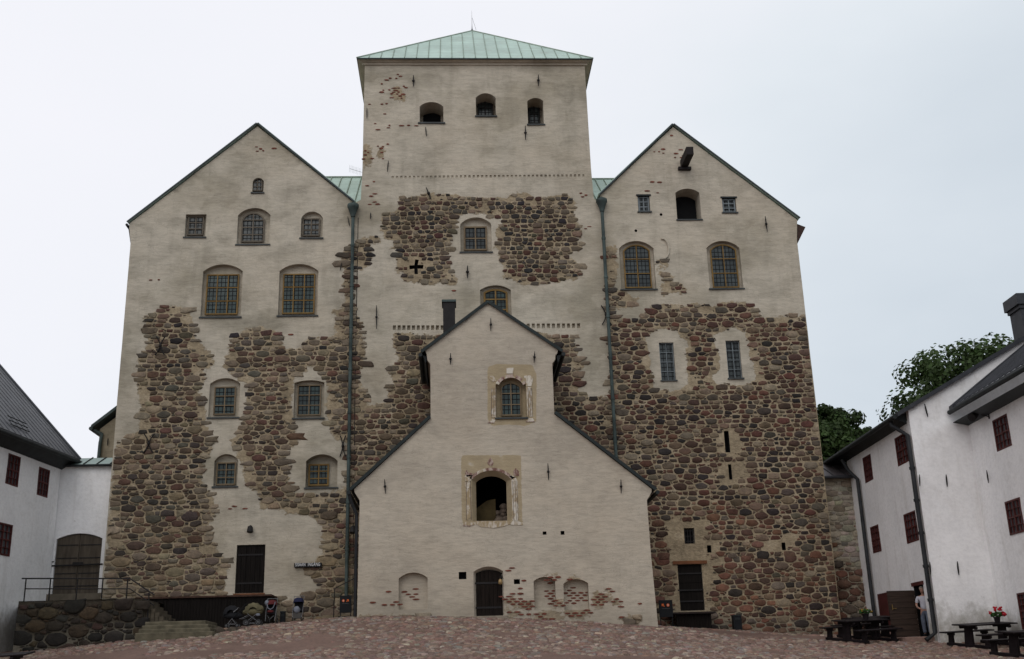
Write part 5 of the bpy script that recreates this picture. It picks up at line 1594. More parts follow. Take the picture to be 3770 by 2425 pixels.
def gate_wall():
    fr = facing(46.5)
    t = root('gate_wall', 'white wall with copper coping and an arched gate between the left house and the castle', 'wall', (-15.5, 46.5, 3.4))
    zt = fr.px(330, 1716)[1]
    x0, x1 = fr.px(212, 1800)[0] - .3, -13.75
    g = px_open(fr, 188, 358, 2186, 206, 373, 1983, 1963)
    g = (fr.px(197, 2100)[0], fr.px(367, 2100)[0], g[2], g[3], g[4])
    ex = -13.9
    wall('wall', fr, [(x0, 0), (ex, 0), (ex, zt), (x0, zt)], [dict(poly=arch(*g), depth=.22, back=1)], WHITE, t, 1.0, None, None, lambda s: np.full(len(s), fr.px(300, 2200)[1] - .3), .2, .02)
    d = MB()
    gi = (g[0] + .02, g[1] - .02, g[2] + .02, g[3] - .01, g[4] - .02)
    m = (gi[0] + gi[1]) / 2
    for a, b in ((gi[0], m - .01), (m + .01, gi[1])):
        leaf = MB()
        pts = [(a, gi[2]), (b, gi[2])] + [(b + (a - b) * k / 6, arch_at(gi, b + (a - b) * k / 6)) for k in range(7)]
        leaf.prism(fr, pts, -.16, -.08)
        lf = leaf.build('gate_leaf', BROWNWOOD, t)
        for f in (.13, .35, .62, .85):
            h = MB(); z = gi[2] + (gi[3] - gi[2]) * f * 1.05; h.fbox(fr, a + .03, b - .03, z - .02, z + .02, -.078, -.062); h.build('strap_hinge', IRON, lf)
    b = MB()
    q = fr.px(187, 2083)[1]; b.tube([fr.p(gi[0] - .1, q, .02), fr.p(gi[1] + .12, q + .03, .02)], .035, 6)
    z2 = fr.px(187, 2068)[1]; b.tube([fr.p(gi[0] - .35, z2, .06), fr.p(gi[0] - .02, z2, .03)], .022, 6); b.ball(fr.p(gi[0] - .37, z2, .06), .05)
    b.fbox(fr, m - .2, m + .22, q + .05, q + .13, -.075, -.02)
    b.build('gate_bar', IRON, t)
    st = MB(); st.fbox(fr, g[0] - .35, g[1] + .3, g[2] - .28, g[2] - .005, -.1, .25); st.build('threshold', simple('mossy_step', (.12, .1, .075), .9), t)
    c = MB(); c.hexa([fr.p(x0, zt, .14), fr.p(ex, zt, .14), fr.p(ex, zt + .5, -1.0), fr.p(x0, zt + .5, -1.0), fr.p(x0, zt + .05, .14), fr.p(ex, zt + .05, .14), fr.p(ex, zt + .55, -1.0), fr.p(x0, zt + .55, -1.0)])
    cp = c.build('coping', make_copper('coping_copper', (.27, .36, .33), 0, .5), t)
    s = MB()
    for k in range(6):
        x = x0 + .2 + (ex - x0) * k / 5.3; s.tube([fr.p(x, zt + .07, .14), fr.p(x + .0, zt + .57, -1.0)], .03, 5)
    s.tube([fr.p(x0, zt + .01, .16), fr.p(ex, zt + .01, .16)], .055, 6); s.build('coping_seam', LEADSHEET, cp)
gate_wall()

def terrace():
    fr = facing(41.4)
    t = root('stone_terrace', 'dark mossy boulder terrace in front of the white wall gate', 'terrace', (-14, 41.4, 2.0))
    zt = fr.px(300, 2208)[1]
    x0, x1 = fr.px(62, 2300)[0], fr.px(518, 2240)[0]
    out = [(x0 - .1, -.5), (fr.px(545, 2330)[0], -.5), (x1 + .12, zt - 1.0), (x1, zt), (x0, zt)]
    st = [[(x0 - .1, -.5), (fr.px(545, 2330)[0], -.5), (x1 + .12, zt - 1), (x1, zt - .02), (x0, zt - .02)]]
    m = make_wall_mat('mossy_rubble', (.09, .078, .06), (.05, .044, .034), (.065, .053, .039), (.1, .1, .05))
    wall('wall', fr, out, [], m, t, 2.4, st, None, lambda x: gheight(x, np.full(len(x), 41.3)))
    masonry('boulders', fr, st, [], t, 'terrace', 71, ((.24, .36, 14), (.15, .22, 40), (.09, .14, 90), (.05, .08, 80)), 1.4, .05, .9, .02, smear=False, xlim=(x0 - .05, fr.px(545, 2330)[0]), clip=lambda Q: (Q[:, 1] < zt - .12) & (Q[:, 0] > x0 + .15))
    tp = MB(); tp.add([fr.p(x0, zt, .05), fr.p(x1, zt, .05), fr.p(x1, zt, -4.7), fr.p(x0 - 2.0, zt, -5.2)], [(0, 1, 2, 3)]); tp.build('paving', simple('mossy_paving', (.10, .09, .06), .95, 0, .4, 4), t)
    # flight going down to the right along the rail, then the broad steps towards the court
    s = MB()
    z = zt; x = x1
    xs1 = fr.px(612, 2280)[0]; zl = fr.px(600, 2288)[1]
    n = 6
    for k in range(n):
        xa = x1 + (xs1 - x1) * k / n; xb = x1 + (xs1 - x1) * (k + 1) / n; zz = zt - (zt - zl) * (k + .6) / n
        s.box((xa - .02, 41.6, -.2), (xb, 43.4, zz))
    s.build('side_stair', simple('dark_step_stone', (.085, .07, .05), .95, 0, .45, 3, bmp=.5), t)
terrace()

def steps():
    t = root('stone_steps', 'low broad mossy stone steps beside the tarred platform', 'steps', (-10.4, 40.9, 1.5))
    fr = facing(40.9)
    a = fr.px(536, 2285); b = fr.px(768, 2285)
    zb = fr.px(650, 2345)[1]; zt = fr.px(650, 2286)[1]
    n = 4; h = (zt - zb) / n
    m = simple('mossy_step_stone', (.115, .10, .068), .95, 0, .4, 3, bmp=.6)
    for k in range(n):
        s = MB()
        w = .10 * (n - 1 - k)
        s.box((a[0] - .02 - w * .3, 40.9 - .28 * (n - 1 - k), zb - .6), (b[0] - .1 + w * 1.5, 42.9, zb + h * (k + 1)))
        s.build('step', m, t, bevel=.03)
    c = MB(); rng = random.Random(2)
    for k in range(5):
        c.ball((b[0] + .25 + rng.random() * .7, 41.3 + rng.random() * .9, zb + .12), .28, .3, .22, 8, 6, 0, lambda d: 1 + .2 * mnoise.noise((d[0] * 2 + k, d[1] * 2, d[2] * 2)))
    c.build('edge_stone', simple('dark_edge_stone', (.06, .048, .036), .95, 0, .4, 4), t)
steps()

def terrace_rail():
    fr = facing(41.55)
    t = root('iron_handrail', 'thin dark iron railing along the edge of the mossy terrace', 'railing', (-14, 41.55, 3.3))
    C1 = lambda x, y: fr.px(x * .7308, 1300 + y * .7305)
    m = MB()
    p = [C1(110, 1135), C1(655, 1135), C1(778, 1218)]
    q = [C1(130, 1187), C1(655, 1187), C1(775, 1270)]
    m.tube([fr.p(*x, 0) for x in p], .028, 6); m.build('top_rail', IRON, t)
    k = MB(); k.tube([fr.p(*x, 0) for x in q], .022, 6); k.build('middle_rail', IRON, t)
    zt = C1(300, 1245)[1]
    for xx in (128, 252, 388, 515, 640):
        a = C1(xx + 4, 1135); o = MB(); o.tube([fr.p(a[0], a[1], 0), fr.p(a[0], zt - .05, 0)], .024, 6); o.build('post', IRON, t)
    a = C1(752, 1200); o = MB(); o.tube([fr.p(a[0], a[1], 0), fr.p(a[0], a[1] - 1.0, 0)], .024, 6); o.build('post', IRON, t)
terrace_rail()

def platform():
    fr = facing(44.6)
    t = root('loading_platform', 'long tarred board platform under the boarded castle door', 'platform', (-10, 45, 2.2))
    a = fr.px(503, 2195); b = fr.px(995, 2192)
    zb = 1.2
    zt = (a[1] + b[1]) / 2
    m = MB()
    n = 44
    for k in range(n):
        s0 = a[0] + (b[0] - a[0]) * k / n; s1 = a[0] + (b[0] - a[0]) * (k + 1) / n - .008
        m.fbox(fr, s0, s1, zb, zt - .07, -.04, .004 * (k % 3))
    m.fbox(fr, b[0] - .05, b[0] - .002, zb, zt - .07, -1.35, -.05)
    m.build('board_skirt', BLACKWOOD, t)
    d = MB(); d.fbox(fr, a[0] - .05, b[0] + .06, zt - .065, zt, -1.38, .09); d.build('deck', simple('worn_deck_boards', (.06, .032, .022), .8, 0, .4, 4), t)
platform()

# ================================================================ RIGHT: white house with its gable, and the lower house
aR = R(2.3)
_p = facing(45.5).px(3225, 2200)
RIGHTW = Fr((_p[0], 45.5, 0), (math.sin(aR), math.cos(aR), 0), (-math.cos(aR), math.sin(aR), 0))
K7 = lambda *p: [(2950 + x * .8932, 1050 + y * .8929) for x, y in p]
SB = RIGHTW.px(3403, 1930)[0]                                     # where the gable corner stands
GABLE = Fr(RIGHTW.p(SB, 0, 0), (math.cos(aR), -math.sin(aR), 0), (-math.sin(aR), -math.cos(aR), 0))
_c = GABLE.px(3618, 1900)[0]
LOWW = Fr(GABLE.p(_c, 0, 0), RIGHTW.d, RIGHTW.n)

def right_house():
    fr = RIGHTW
    t = root('white_house', 'tall white house at the right whose end gable faces the court, with a black chimney', 'house', tuple(fr.p(-3, 1.8)))
    qs = [K7((253, 715), (285, 692), (298, 800), (266, 815)), K7((385, 632), (430, 605), (447, 725), (400, 745)), K7((284, 998), (318, 985), (330, 1095), (298, 1105)), K7((422, 945), (470, 927), (487, 1053), (437, 1063))]
    gs = [house_window(fr, t, q, 2, 4) for q in qs]
    gu = [(min(g[0], g[1]), max(g[0], g[1]), *g[2:]) for g in gs]
    ze = fr.px(3084, 1664, .45)[1]; ze2 = fr.px(3361, 1482, .45)[1]; ze = (ze + ze2) / 2
    # doorway with the open leaf, and the fixed red leaf beside it
    dq = K7((462, 1240), (500, 1232), (540, 1430), (505, 1440))
    do = [fr.px(*p) for p in dq]
    d0, d1 = sorted((fr.px(*K7((462, 1240))[0])[0], fr.px(*K7((502, 1240))[0])[0])); 
    dz0 = gz1(*fr.p((d0 + d1) / 2, 0)[:2]) + .12; dz1 = fr.px(*K7((480, 1238))[0])[1]
    rq0, rq1 = sorted((fr.px(*K7((318, 1275))[0])[0], fr.px(*K7((356, 1275))[0])[0])); rz1 = fr.px(*K7((335, 1270))[0])[1]
    sfar = 1.6
    out = [(SB, 0), (sfar, 0), (sfar, ze - .25), (SB, ze - .25)]
    holes = [dict(poly=arch(*g), depth=.16, back=1) for g in gu] + [dict(poly=[(d0, dz0), (d1, dz0), (d1, dz1), (d0, dz1)], depth=1.6, side=1, back=1)]
    zf = lambda s: np.array([gz1(*fr.p(q, 0)[:2]) for q in s]) + .2
    wall('wall', fr, out, holes, WHITE, t, .3, None, None, zf, .22, .02)
    for g, l in zip(gu, ('upper red window farther back', 'upper red window beside the drainpipe', 'lower red window farther back', 'lower red window beside the drainpipe')): wwindow(fr, t, g, 2, 4, l)
    rp = MB(); rp.fbox(fr, rq0, rq1, dz0, rz1, -.02, .05); rp.build('red_door_leaf', REDWOOD, t)
    lt = MB(); lt.fbox(fr, d0 - .08, d1 + .06, dz1, dz1 + .13, -.05, .06); lt.build('lintel', REDWOOD, t)
    # the open leaf swung out into the court
    A = Vector(fr.p(d1, 0, .02)); hinge = (A.x, A.y)
    Lp = facing(A.y - .25)
    a, b = Lp.px(*K7((352, 1262))[0]), Lp.px(*K7((462, 1255))[0])
    c0 = Lp.px(*K7((378, 1445))[0])
    lf = MB(); n = 8
    z0, z1 = dz0 + .02, a[1] * .5 + b[1] * .5
    for k in range(n):
        zz0 = z0 + (z1 - z0) * k / n; zz1 = z0 + (z1 - z0) * (k + 1) / n - .01
        lf.fbox(Lp, a[0], b[0] + .02, zz0, zz1, -.03, .03 + .004 * (k % 2))
    lf.fbox(Lp, a[0] + .01, b[0] + .01, z0, z1, -.05, -.031)
    le = lf.build('door_leaf', simple('brown_door_boards', (.035, .022, .016), .6, 0, .35, 4, (.5, 1, 4)), t)
    hd = MB(); hd.fbox(Lp, a[0] + .1, a[0] + .13, z0 + .95, z0 + 1.15, .035, .075); hd.tube([Lp.p(a[0] + .115, z0 + 1.0, .07), Lp.p(a[0] + .26, z0 + 1.0, .09)], .014, 5); hd.build('handle', simple('brass_handle', (.25, .17, .07), .4, .8), le)
    st = MB()
    s0 = d0 - .4; s1 = d1 + 1.9
    for k in range(6):
        sa = s0 + (s1 - s0) * k / 6; sb = s0 + (s1 - s0) * (k + 1) / 6 - .03
        st.fbox(fr, sa, sb, dz0 - .5, dz0 - .03 + .02 * (k % 2), -.1, 1.15 + .1 * (k % 2))
    st.build('doorstep', simple('pink_step_stone', (.2, .13, .105), .9, 0, .4, 4), t, bevel=.03)
    # end gable towards the court
    gf = GABLE
    v0 = gf.px(3361, 1499); v1 = gf.px(3770, 1252)
    sl = (v1[1] - v0[1]) / (v1[0] - v0[0])
    Wd = 5.0
    zg = lambda s: v0[1] + sl * (s - v0[0])
    gout = [(0, -.2), (2 * Wd, -.2), (2 * Wd, zg(0)), (Wd, zg(Wd)), (0, zg(0))]
    wall('gable_wall', gf, gout, [], WHITE, t, .25, None, None, lambda s: np.array([gz1(*gf.p(min(q, 3), 0)[:2]) for q in s]) + .5, .22, .03)
    def slope(s, h, back): return gf.p(s, zg(s) + h, -back)
    r = MB()
    L = 13
    for sg in (1, -1):
        f = (lambda s: s) if sg > 0 else (lambda s: 2 * Wd - s)
        zz = lambda s, h: zg(s) + h
        a, b = -.48, Wd
        c = [gf.p(f(a), zz(a, .0), .18), gf.p(f(b), zz(b, .0), .18), gf.p(f(b), zz(b, 0), -L), gf.p(f(a), zz(a, 0), -L), gf.p(f(a), zz(a, .17), .18), gf.p(f(b), zz(b, .17), .18), gf.p(f(b), zz(b, .17), -L), gf.p(f(a), zz(a, .17), -L)]
        r.hexa(c)
    rf = r.build('roof', RIDGEMETAL, t)
    g = MB()
    g.tube([gf.p(-.55, zg(-.48) + .02, .05), gf.p(-.55, zg(-.48) - .02, -L)], .09, 8)
    g.hexa([gf.p(.0, zg(0) - .45, -.3), gf.p(-.4, zg(-.45) + .0, -.3), gf.p(-.4, zg(-.45), -L), gf.p(.0, zg(0) - .45, -L), gf.p(.02, zg(0) - .02, -.3), gf.p(-.42, zg(-.45) + .03, -.3), gf.p(-.42, zg(-.45) + .03, -L), gf.p(.02, zg(0) - .02, -L)])
    g.build('eave_gutter', LEADSHEET, rf)
    # chimney on the ridge side
    cf = Fr(gf.p(0, 0, -1.2), gf.d, gf.n)
    c0 = cf.px(3752, 1085); 
    ch = MB(); ch.fbox(cf, c0[0] - .02, c0[0] + 1.3, zg(Wd) - 3, c0[1] - .55, -1.0, -.05)
    cm = ch.build('chimney', RIDGEMETAL, rf)
    cc = MB(); cc.fbox(cf, c0[0] - .08, c0[0] + 1.36, c0[1] - .548, c0[1] - .4, -1.06, .01); cc.fbox(cf, c0[0] - .16, c0[0] + 1.44, c0[1] - .398, c0[1] + .05, -1.14, .09)
    cc.build('chimney_cap', RIDGEMETAL, rf)
    for q in (K7((508, 488), (522, 543)), K7((597, 780), (602, 830)), K7((643, 1138), (650, 1195))): anchor(gf, t, *q[0], *q[1], .05, False)
    for q in (K7((487, 780), (489, 828)), K7((530, 1140), (534, 1192))): anchor(Fr(gf.p(0, 0, 0), gf.d, gf.n), t, *q[0], *q[1], .04, False)
    # drainpipes: at the corner and at the far end
    a = K7((437, 575))[0]; b = K7((545, 1440))[0]
    top = fr.px(*a, .15); bot = fr.px(*b, .15)
    s = SB + .04
    zb = gz1(*fr.p(s, 0, .2)[:2])
    P = [fr.p(s + .6, ze - .1, .5), fr.p(s + .5, ze - .35, .5), fr.p(s, ze - .85, .14), fr.p(s, zb + .35, .14), fr.p(s + .0, zb + .12, .5)]
    m = MB(); m.tube(P, .085, 10)
    for k in range(1, 6): 
        z = zb + .3 + (ze - 1.2 - zb) * k / 6; m.tube([fr.p(s, z - .05, .14), fr.p(s, z + .05, .14)], .11, 10)
    m.build('drainpipe', PIPEDARK, t)
    s2 = .55
    m = MB(); zb = gz1(*fr.p(0, 0, .3)[:2]); z7 = fr.px(*K7((215, 735))[0], .2)[1]
    m.tube([fr.p(s2 + .3, z7 + .3, .45), fr.p(s2 + .1, z7 - .2, .3), fr.p(0.05, z7 - .7, .14), fr.p(0.05, zb, .14)], .08, 10)
    m.build('drainpipe', PIPEDARK, t)
    return dict(door=(d0, d1, dz0, dz1), fr=fr)
RH = right_house()

def low_house():
    fr = LOWW
    t = root('white_house', 'lower white house at the right edge under a dark seamed roof', 'house', tuple(fr.p(-3, 1.2)))
    qs = [K7((787, 560), (845, 528), (870, 655), (810, 690)), K7((838, 893), (903, 873), (918, 1015), (862, 1032))]
    gs = [house_window(fr, t, q, 2, 4) for q in qs]
    g3 = [fr.px(*p) for p in K7((888, 1270), (905, 1420))]
    w0 = abs(gs[1][1] - gs[1][0])
    e_ = GABLE.px(*K7((635, 545))[0], .45)
    ze = e_[1]; ov = _c - e_[0]
    holes = [dict(poly=arch(*g), depth=.12, back=1) for g in gs]
    gd = (g3[0][0] - 1.1, g3[0][0], g3[1][1], g3[0][1], g3[0][1]); holes.append(dict(poly=arch(*gd), depth=.12, back=1))
    zf = lambda s: np.array([gz1(*fr.p(q, 0)[:2]) for q in s]) + .4
    wall('wall', fr, [(-20, -1.5), (0, -1.5), (0, ze - .1), (-20, ze - .1)], holes, WHITE, t, .3, None, None, zf, .25, .03)
    wwindow(fr, t, gs[0], 2, 4, 'upper red window'); wwindow(fr, t, gs[1], 2, 4, 'lower red window')
    wwindow(fr, t, gd, 2, 6, 'red glazed door at the frame edge')
    # roof with a plank verge lying along the white gable
    vf = Fr(GABLE.p(0, 0, .35), GABLE.d, GABLE.n)
    a, b = vf.px(*K7((625, 500))[0]), vf.px(*K7((918, 255))[0])
    sl = (b[1] - a[1]) / (b[0] - a[0])
    z0 = a[1]
    W_ = 6.0
    def rp(w, o, h=0): return GABLE.p(a[0] + w, z0 + sl * w + h, o)
    r = MB()
    r.hexa([rp(0, 21, -.14), rp(0, .02, -.14), rp(W_, .02, -.14), rp(W_, 21, -.14), rp(0, 21, 0), rp(0, .02, 0), rp(W_, .02, 0), rp(W_, 21, 0)])
    rf = r.build('roof', ROOFMETAL, t)
    s = MB()
    for k in range(40):
        o = .5 + k * .42; s.tube([rp(.02, o, .02), rp(W_, o, .02)], .025, 5)
    s.build('standing_seam', RIDGEMETAL, rf)
    v = MB(); v.hexa([rp(-.05, .1, -.22), rp(-.05, .42, -.22), rp(W_, .42, -.22), rp(W_, .1, -.22), rp(-.05, .1, .1), rp(-.05, .42, .1), rp(W_, .42, .1), rp(W_, .1, .1)]); v.build('verge_board', RIDGEMETAL, rf)
    g = MB(); g.tube([rp(-.06, .1, -.12), rp(-.06, 21, -.16)], .09, 8)
    q = [rp(0, .1, -.16), rp(0, 21, -.16)]
    g.hexa([fr.p(.0, ze - .22, 0), fr.p(-20, ze - .22, 0), fr.p(-20, ze - .12, ov - .04), fr.p(-.1, ze - .12, ov - .04), fr.p(.0, ze - .05, -.02), fr.p(-20, ze - .05, -.02), fr.p(-20, ze - .1, ov - .04), fr.p(-.1, ze - .1, ov - .04)])
    g.build('eave_gutter', LEADSHEET, rf)
    x = K7((764, 762), (772, 815)); anchor(fr, t, *x[0], *x[1], .045, False)
    # flood lamp under the eave
    c = fr.px(*K7((722, 535))[0], .35)
    lp = root('flood_lamp', 'black flood lamp on a bracket under the eave of the lower white house', 'lamp', tuple(fr.p(c[0], c[1], .3)))
    m = MB(); cen = Vector(fr.p(c[0], c[1], .42)); ax = Vector(fr.n) * .8 + Vector((0, 0, -.5)) + Vector(GABLE.n) * .4; ax.normalize()
    m.tube([cen - ax * .2, cen - ax * .05, cen + ax * .2], [.09, .13, .16], 10); m.build('lamp_housing', IRON, lp)
    k = MB(); k.tube([fr.p(c[0] - .25, c[1] + .25, .02), fr.p(c[0] - .25, c[1] - .2, .02)], .03, 6); k.tube([fr.p(c[0] - .25, c[1] - .12, .02), tuple(cen - ax * .15)], .025, 6); k.tube([fr.p(c[0] - .25, c[1] + .15, .02), fr.p(c[0] - .05, c[1] + .12, .3)], .02, 5); k.build('bracket', IRON, lp)
low_house()
# ================================================================ THINGS IN THE COURT
def march(u, v, dz, y0=24, y1=50):
    """where the photo pixel's ray passes dz above the courtyard"""
    d = ray(u, v)
    ys = np.arange(y0, y1, 0.05)
    P = d[None, :] * (ys / d[1])[:, None]
    h = gheight(P[:, 0], P[:, 1]) + dz
    bad = P[:, 2] < h
    k = np.argmax(bad) if bad.any() else len(ys) - 1
    return Vector((float(P[k, 0]), float(P[k, 1]), float(h[k] - dz)))

# ---------------------------------------------------------------- the entrance sign
def text_mesh(body, size):
    cu = bpy.data.curves.new('lettering', 'FONT'); cu.body = body; cu.size = size; cu.extrude = .004; cu.offset = .001
    cu.space_character = 1.12
    o = bpy.data.objects.new('lettering', cu); COL.objects.link(o)
    dg = bpy.context.evaluated_depsgraph_get()
    me = bpy.data.meshes.new_from_object(o.evaluated_get(dg))
    bpy.data.objects.remove(o)
    return me

def sign():
    fr = facing(45.88)
    a, b = fr.px(1083, 2089), fr.px(1185, 2071)
    t = root('entrance_sign', 'black sign board with white capitals reading SISAAN INGÅNG right of the boarded door', 'sign', fr.p(a[0], a[1], 0))
    m = MB(); m.fbox(fr, a[0], b[0], a[1], b[1], -.09, .04); m.build('board', BLACKPAINT, t, bevel=.008)
    me = text_mesh('SISAAN  INGÅNG', .185)
    xs = [v.co.x for v in me.vertices]; w = max(xs) - min(xs)
    k = (b[0] - a[0]) * .9 / w
    for v in me.vertices:
        x, y, z = v.co
        v.co = Vector(fr.p(a[0] + .045 + (x - min(xs)) * k, a[1] + .045 + y, .046 + z))
    me.materials.append(LETTER)
    o = bpy.data.objects.new('lettering', me); link(o, t)
sign()

# ---------------------------------------------------------------- lamps, antenna
def wall_lamp(fr, u, v, label):
    c = fr.px(u, v, .18)
    t = root('wall_lamp', label, 'lamp', fr.p(c[0], c[1], 0), 'outdoor wall lamps')
    m = MB(); cen = Vector(fr.p(c[0], c[1], .2))
    m.tube([cen + Vector((0, .08, .13)), cen + Vector((0, .02, .08)), cen + Vector((0, -.03, -.12))], [.06, .11, .13], 10); m.build('lamp_housing', IRON, t)
    k = MB(); k.tube([fr.p(c[0], c[1] + .1, .2), fr.p(c[0], c[1] + .12, -.06)], .03, 6); k.build('bracket', IRON, t)
wall_lamp(CASTLE, 921, 1948, 'dark lamp on the plaster above the boarded door of the left wing')
wall_lamp(facing(42.9), 1300, 1950, 'dark lamp in the corner between porch and drainpipe')

def lantern():
    fr = PORCH
    c = fr.px(1842, 2142, .16)
    t = root('brass_lantern', 'small brass lantern on an iron hook beside the porch door', 'lantern', fr.p(c[0], c[1], .0))
    m = MB(); m.lathe(fr.p(c[0], c[1] - .09, .16), [(.05, 0), (.075, .02), (.085, .1), (.06, .17), (.03, .2)], 8); m.build('lamp_body', simple('aged_brass', (.28, .19, .09), .5, .5), t)
    k = MB(); k.tube([fr.p(c[0] + .12, c[1] + .12, -.03), fr.p(c[0] + .08, c[1] + .22, .1), fr.p(c[0], c[1] + .2, .16), fr.p(c[0], c[1] + .1, .16)], .012, 5); k.build('hook', IRON, t)
lantern()

def antenna():
    fr = facing(51.0)
    a, b = fr.px(1287, 620), fr.px(1333, 634)
    t = root('roof_antenna', 'thin comb aerial sticking out left of the keep above the saddle roof', 'antenna', fr.p(b[0], b[1], 0))
    m = MB(); m.tube([fr.p(*a), fr.p(*b)], .009, 5); m.build('boom', STEELFRAME, t)
    e = MB()
    for k in range(9):
        f = k / 9; s = a[0] + (b[0] - a[0]) * f; z = a[1] + (b[1] - a[1]) * f
        e.tube([fr.p(s + .03, z + .08, .25), fr.p(s - .03, z - .08, -.25)], .004, 4)
    e.build('elements', STEELFRAME, t)
antenna()

# ---------------------------------------------------------------- side steps of the porch, with a rail
def side_steps():
    t = root('side_steps', 'short flight of pale stone steps left of the porch', 'steps', (-4.6, 44.0, 2.2))
    m = simple('buff_step_stone', (.17, .135, .09), .95, 0, .35, 4, bmp=.5)
    for i, (ua, ub, v, Y) in enumerate(((1118, 1322, 2289, 43.4), (1180, 1322, 2276, 43.75), (1186, 1322, 2264, 44.1))):
        fr = facing(Y); a, b = fr.px(ua, v), fr.px(ub, v)
        s = MB(); s.fbox(fr, a[0], min(b[0], -3.66), a[1] - .6, a[1] + .035 * 0, -1.8 - .0, 0)
        s.build('step', m, t, bevel=.02)
    fr = facing(43.9)
    r = root('stair_rail', 'slim iron stair rail rising to the porch beside the long drainpipe', 'railing', fr.p(*fr.px(1228, 2280)))
    p = [fr.px(1228, 2278), fr.px(1232, 2166), fr.px(1313, 2124)]
    k = MB(); k.tube([fr.p(*p[0]), fr.p(*p[1]), fr.p(min(p[2][0], -3.7), p[2][1], -.0)], .022, 6); k.build('handrail', IRON, r)
side_steps()

# ---------------------------------------------------------------- info boards and bins
def info_board(u0, u1, v0, v1, Y, label, flip):
    fr = facing(Y)
    a, b = fr.px(u0, v1), fr.px(u1, v0)
    zg_ = gz1((a[0] + b[0]) / 2, Y)
    t = root('info_board', label, 'sign stand', fr.p((a[0] + b[0]) / 2, zg_), 'black stands with orange symbols')
    m = MB(); m.fbox(fr, a[0], b[0], a[1], b[1], -.05, 0); m.build('board', BLACKPAINT, t, bevel=.008)
    for s in (a[0] + .02, b[0] - .05):
        l = MB(); l.fbox(fr, s, s + .03, zg_ - .2, a[1] + .02, -.06, -.03); l.build('leg', BLACKPAINT, t)
    f = MB(); f.fbox(fr, a[0] - .03, b[0] + .03, zg_ - .02, zg_ + .05, -.3, .22); f.build('foot', BLACKPAINT, t)
    w = b[0] - a[0]; zc = a[1] + (b[1] - a[1]) * .7
    c1, c2 = (a[0] + w * .3, a[0] + w * .66) if not flip else (a[0] + w * .66, a[0] + w * .3)
    q = w * .11
    d = MB(); d.prism(fr, [(c1 + q * math.cos(x), zc + q * math.sin(x)) for x in [k * math.pi / 8 for k in range(16)]], 0, .006); ds = d.build('round_symbol', ORANGE, t)
    i = MB(); i.fbox(fr, c1 - q * .18, c1 + q * .18, zc - q * .6, zc + q * .25, .0, .009); i.fbox(fr, c1 - q * .2, c1 + q * .2, zc + q * .35, zc + q * .7, 0, .009); i.build('letter', LETTER, ds)
    sg = -1 if flip else 1
    ar = MB()
    pts = [(-.9, -.9), (-.55, -.95), (.35, -.1), (.35, -.6), (.95, -.6), (.95, .95), (-.6, .95), (-.6, .4), (-.05, .4), (-.95, -.5)]
    pts = [(c2 + sg * x * q, zc + y * q) for x, y in pts]
    ar.prism(fr, pts if sg > 0 else pts[::-1], 0, .006); ar.build('arrow_symbol', ORANGE, t)
    l = MB(); l.fbox(fr, a[0] + w * .2, a[0] + w * .78, zc - q * 2.3, zc - q * 2.05, 0, .004); l.build('caption_line', simple('dim_caption', (.09, .09, .09), .6), t)
info_board(1250, 1295, 2191, 2256, 43.3, 'black stand with orange symbols left of the porch, under the long drainpipe', False)
info_board(2429, 2475, 2208, 2272, 44.2, 'black stand with orange symbols right of the porch, beside the right wing door', True)

def bin_(u0, u1, v0, v1, Y, label):
    fr = facing(Y)
    a, b = fr.px(u0, v1), fr.px(u1, v0)
    zg_ = gz1((a[0] + b[0]) / 2, Y)
    t = root('litter_bin', label, 'bin', fr.p((a[0] + b[0]) / 2, zg_), 'slim black litter bins')
    w = b[0] - a[0]
    m = MB(); m.fbox(fr, a[0], b[0], zg_ - .05, b[1] - .05, -w, 0); m.build('bin_body', BLACKPAINT, t, bevel=.015)
    l = MB(); l.fbox(fr, a[0] - .015, b[0] + .015, b[1] - .048, b[1], -w - .015, .015); l.build('rim', LEADSHEET, t, bevel=.008)
    p = MB(); p.fbox(fr, a[0] + w * .2, b[0] - w * .2, b[1] - .2, b[1] - .12, .001, .012); p.build('flap', LEADSHEET, t)
bin_(1030, 1050, 2249, 2298, 44.0, 'slim black litter bin between the two forward facing pushchairs')
bin_(2703, 2729, 2262, 2311, 45.3, 'slim black litter bin against the boulders of the right wing')

def right_platform():
    fr = facing(44.9)
    a, b = fr.px(2477, 2302), fr.px(2634, 2250)
    t = root('door_platform', 'tarred board step platform under the door of the right wing', 'platform', fr.p((a[0] + b[0]) / 2, a[1]))
    d = MB(); d.fbox(fr, a[0], b[0], b[1] - .07, b[1], -1.08, .05); d.build('deck', simple('black_deck', (.022, .015, .013), .7), t)
    m = MB()
    n = 14
    for k in range(n):
        s0 = a[0] + .2 + (b[0] - a[0] - .35) * k / n; s1 = a[0] + .2 + (b[0] - a[0] - .35) * (k + 1) / n - .01
        m.fbox(fr, s0, s1, a[1] - .4, b[1] - .072, -.2, -.15 + .004 * (k % 2))
    m.build('board_skirt', BLACKWOOD, t)
right_platform()

# ---------------------------------------------------------------- prams and pushchairs (built at their own origin)
SILVER = simple('silver_tube', (.16, .16, .165), .4, .5, .15)
RUBBER = simple('black_rubber', (.015, .015, .015), .8)
BLACKCLOTH = simple('black_cloth', (.014, .014, .016), .9)
OLIVE = simple('olive_canvas', (.12, .105, .06), .95, 0, .3, 6)
BLUECLOTH = simple('navy_cloth', (.018, .02, .05), .9)
REDCLOTH = simple('red_cloth', (.09, .018, .018), .9)
WHITECLOTH = simple('white_cloth', (.17, .18, .21), .9)

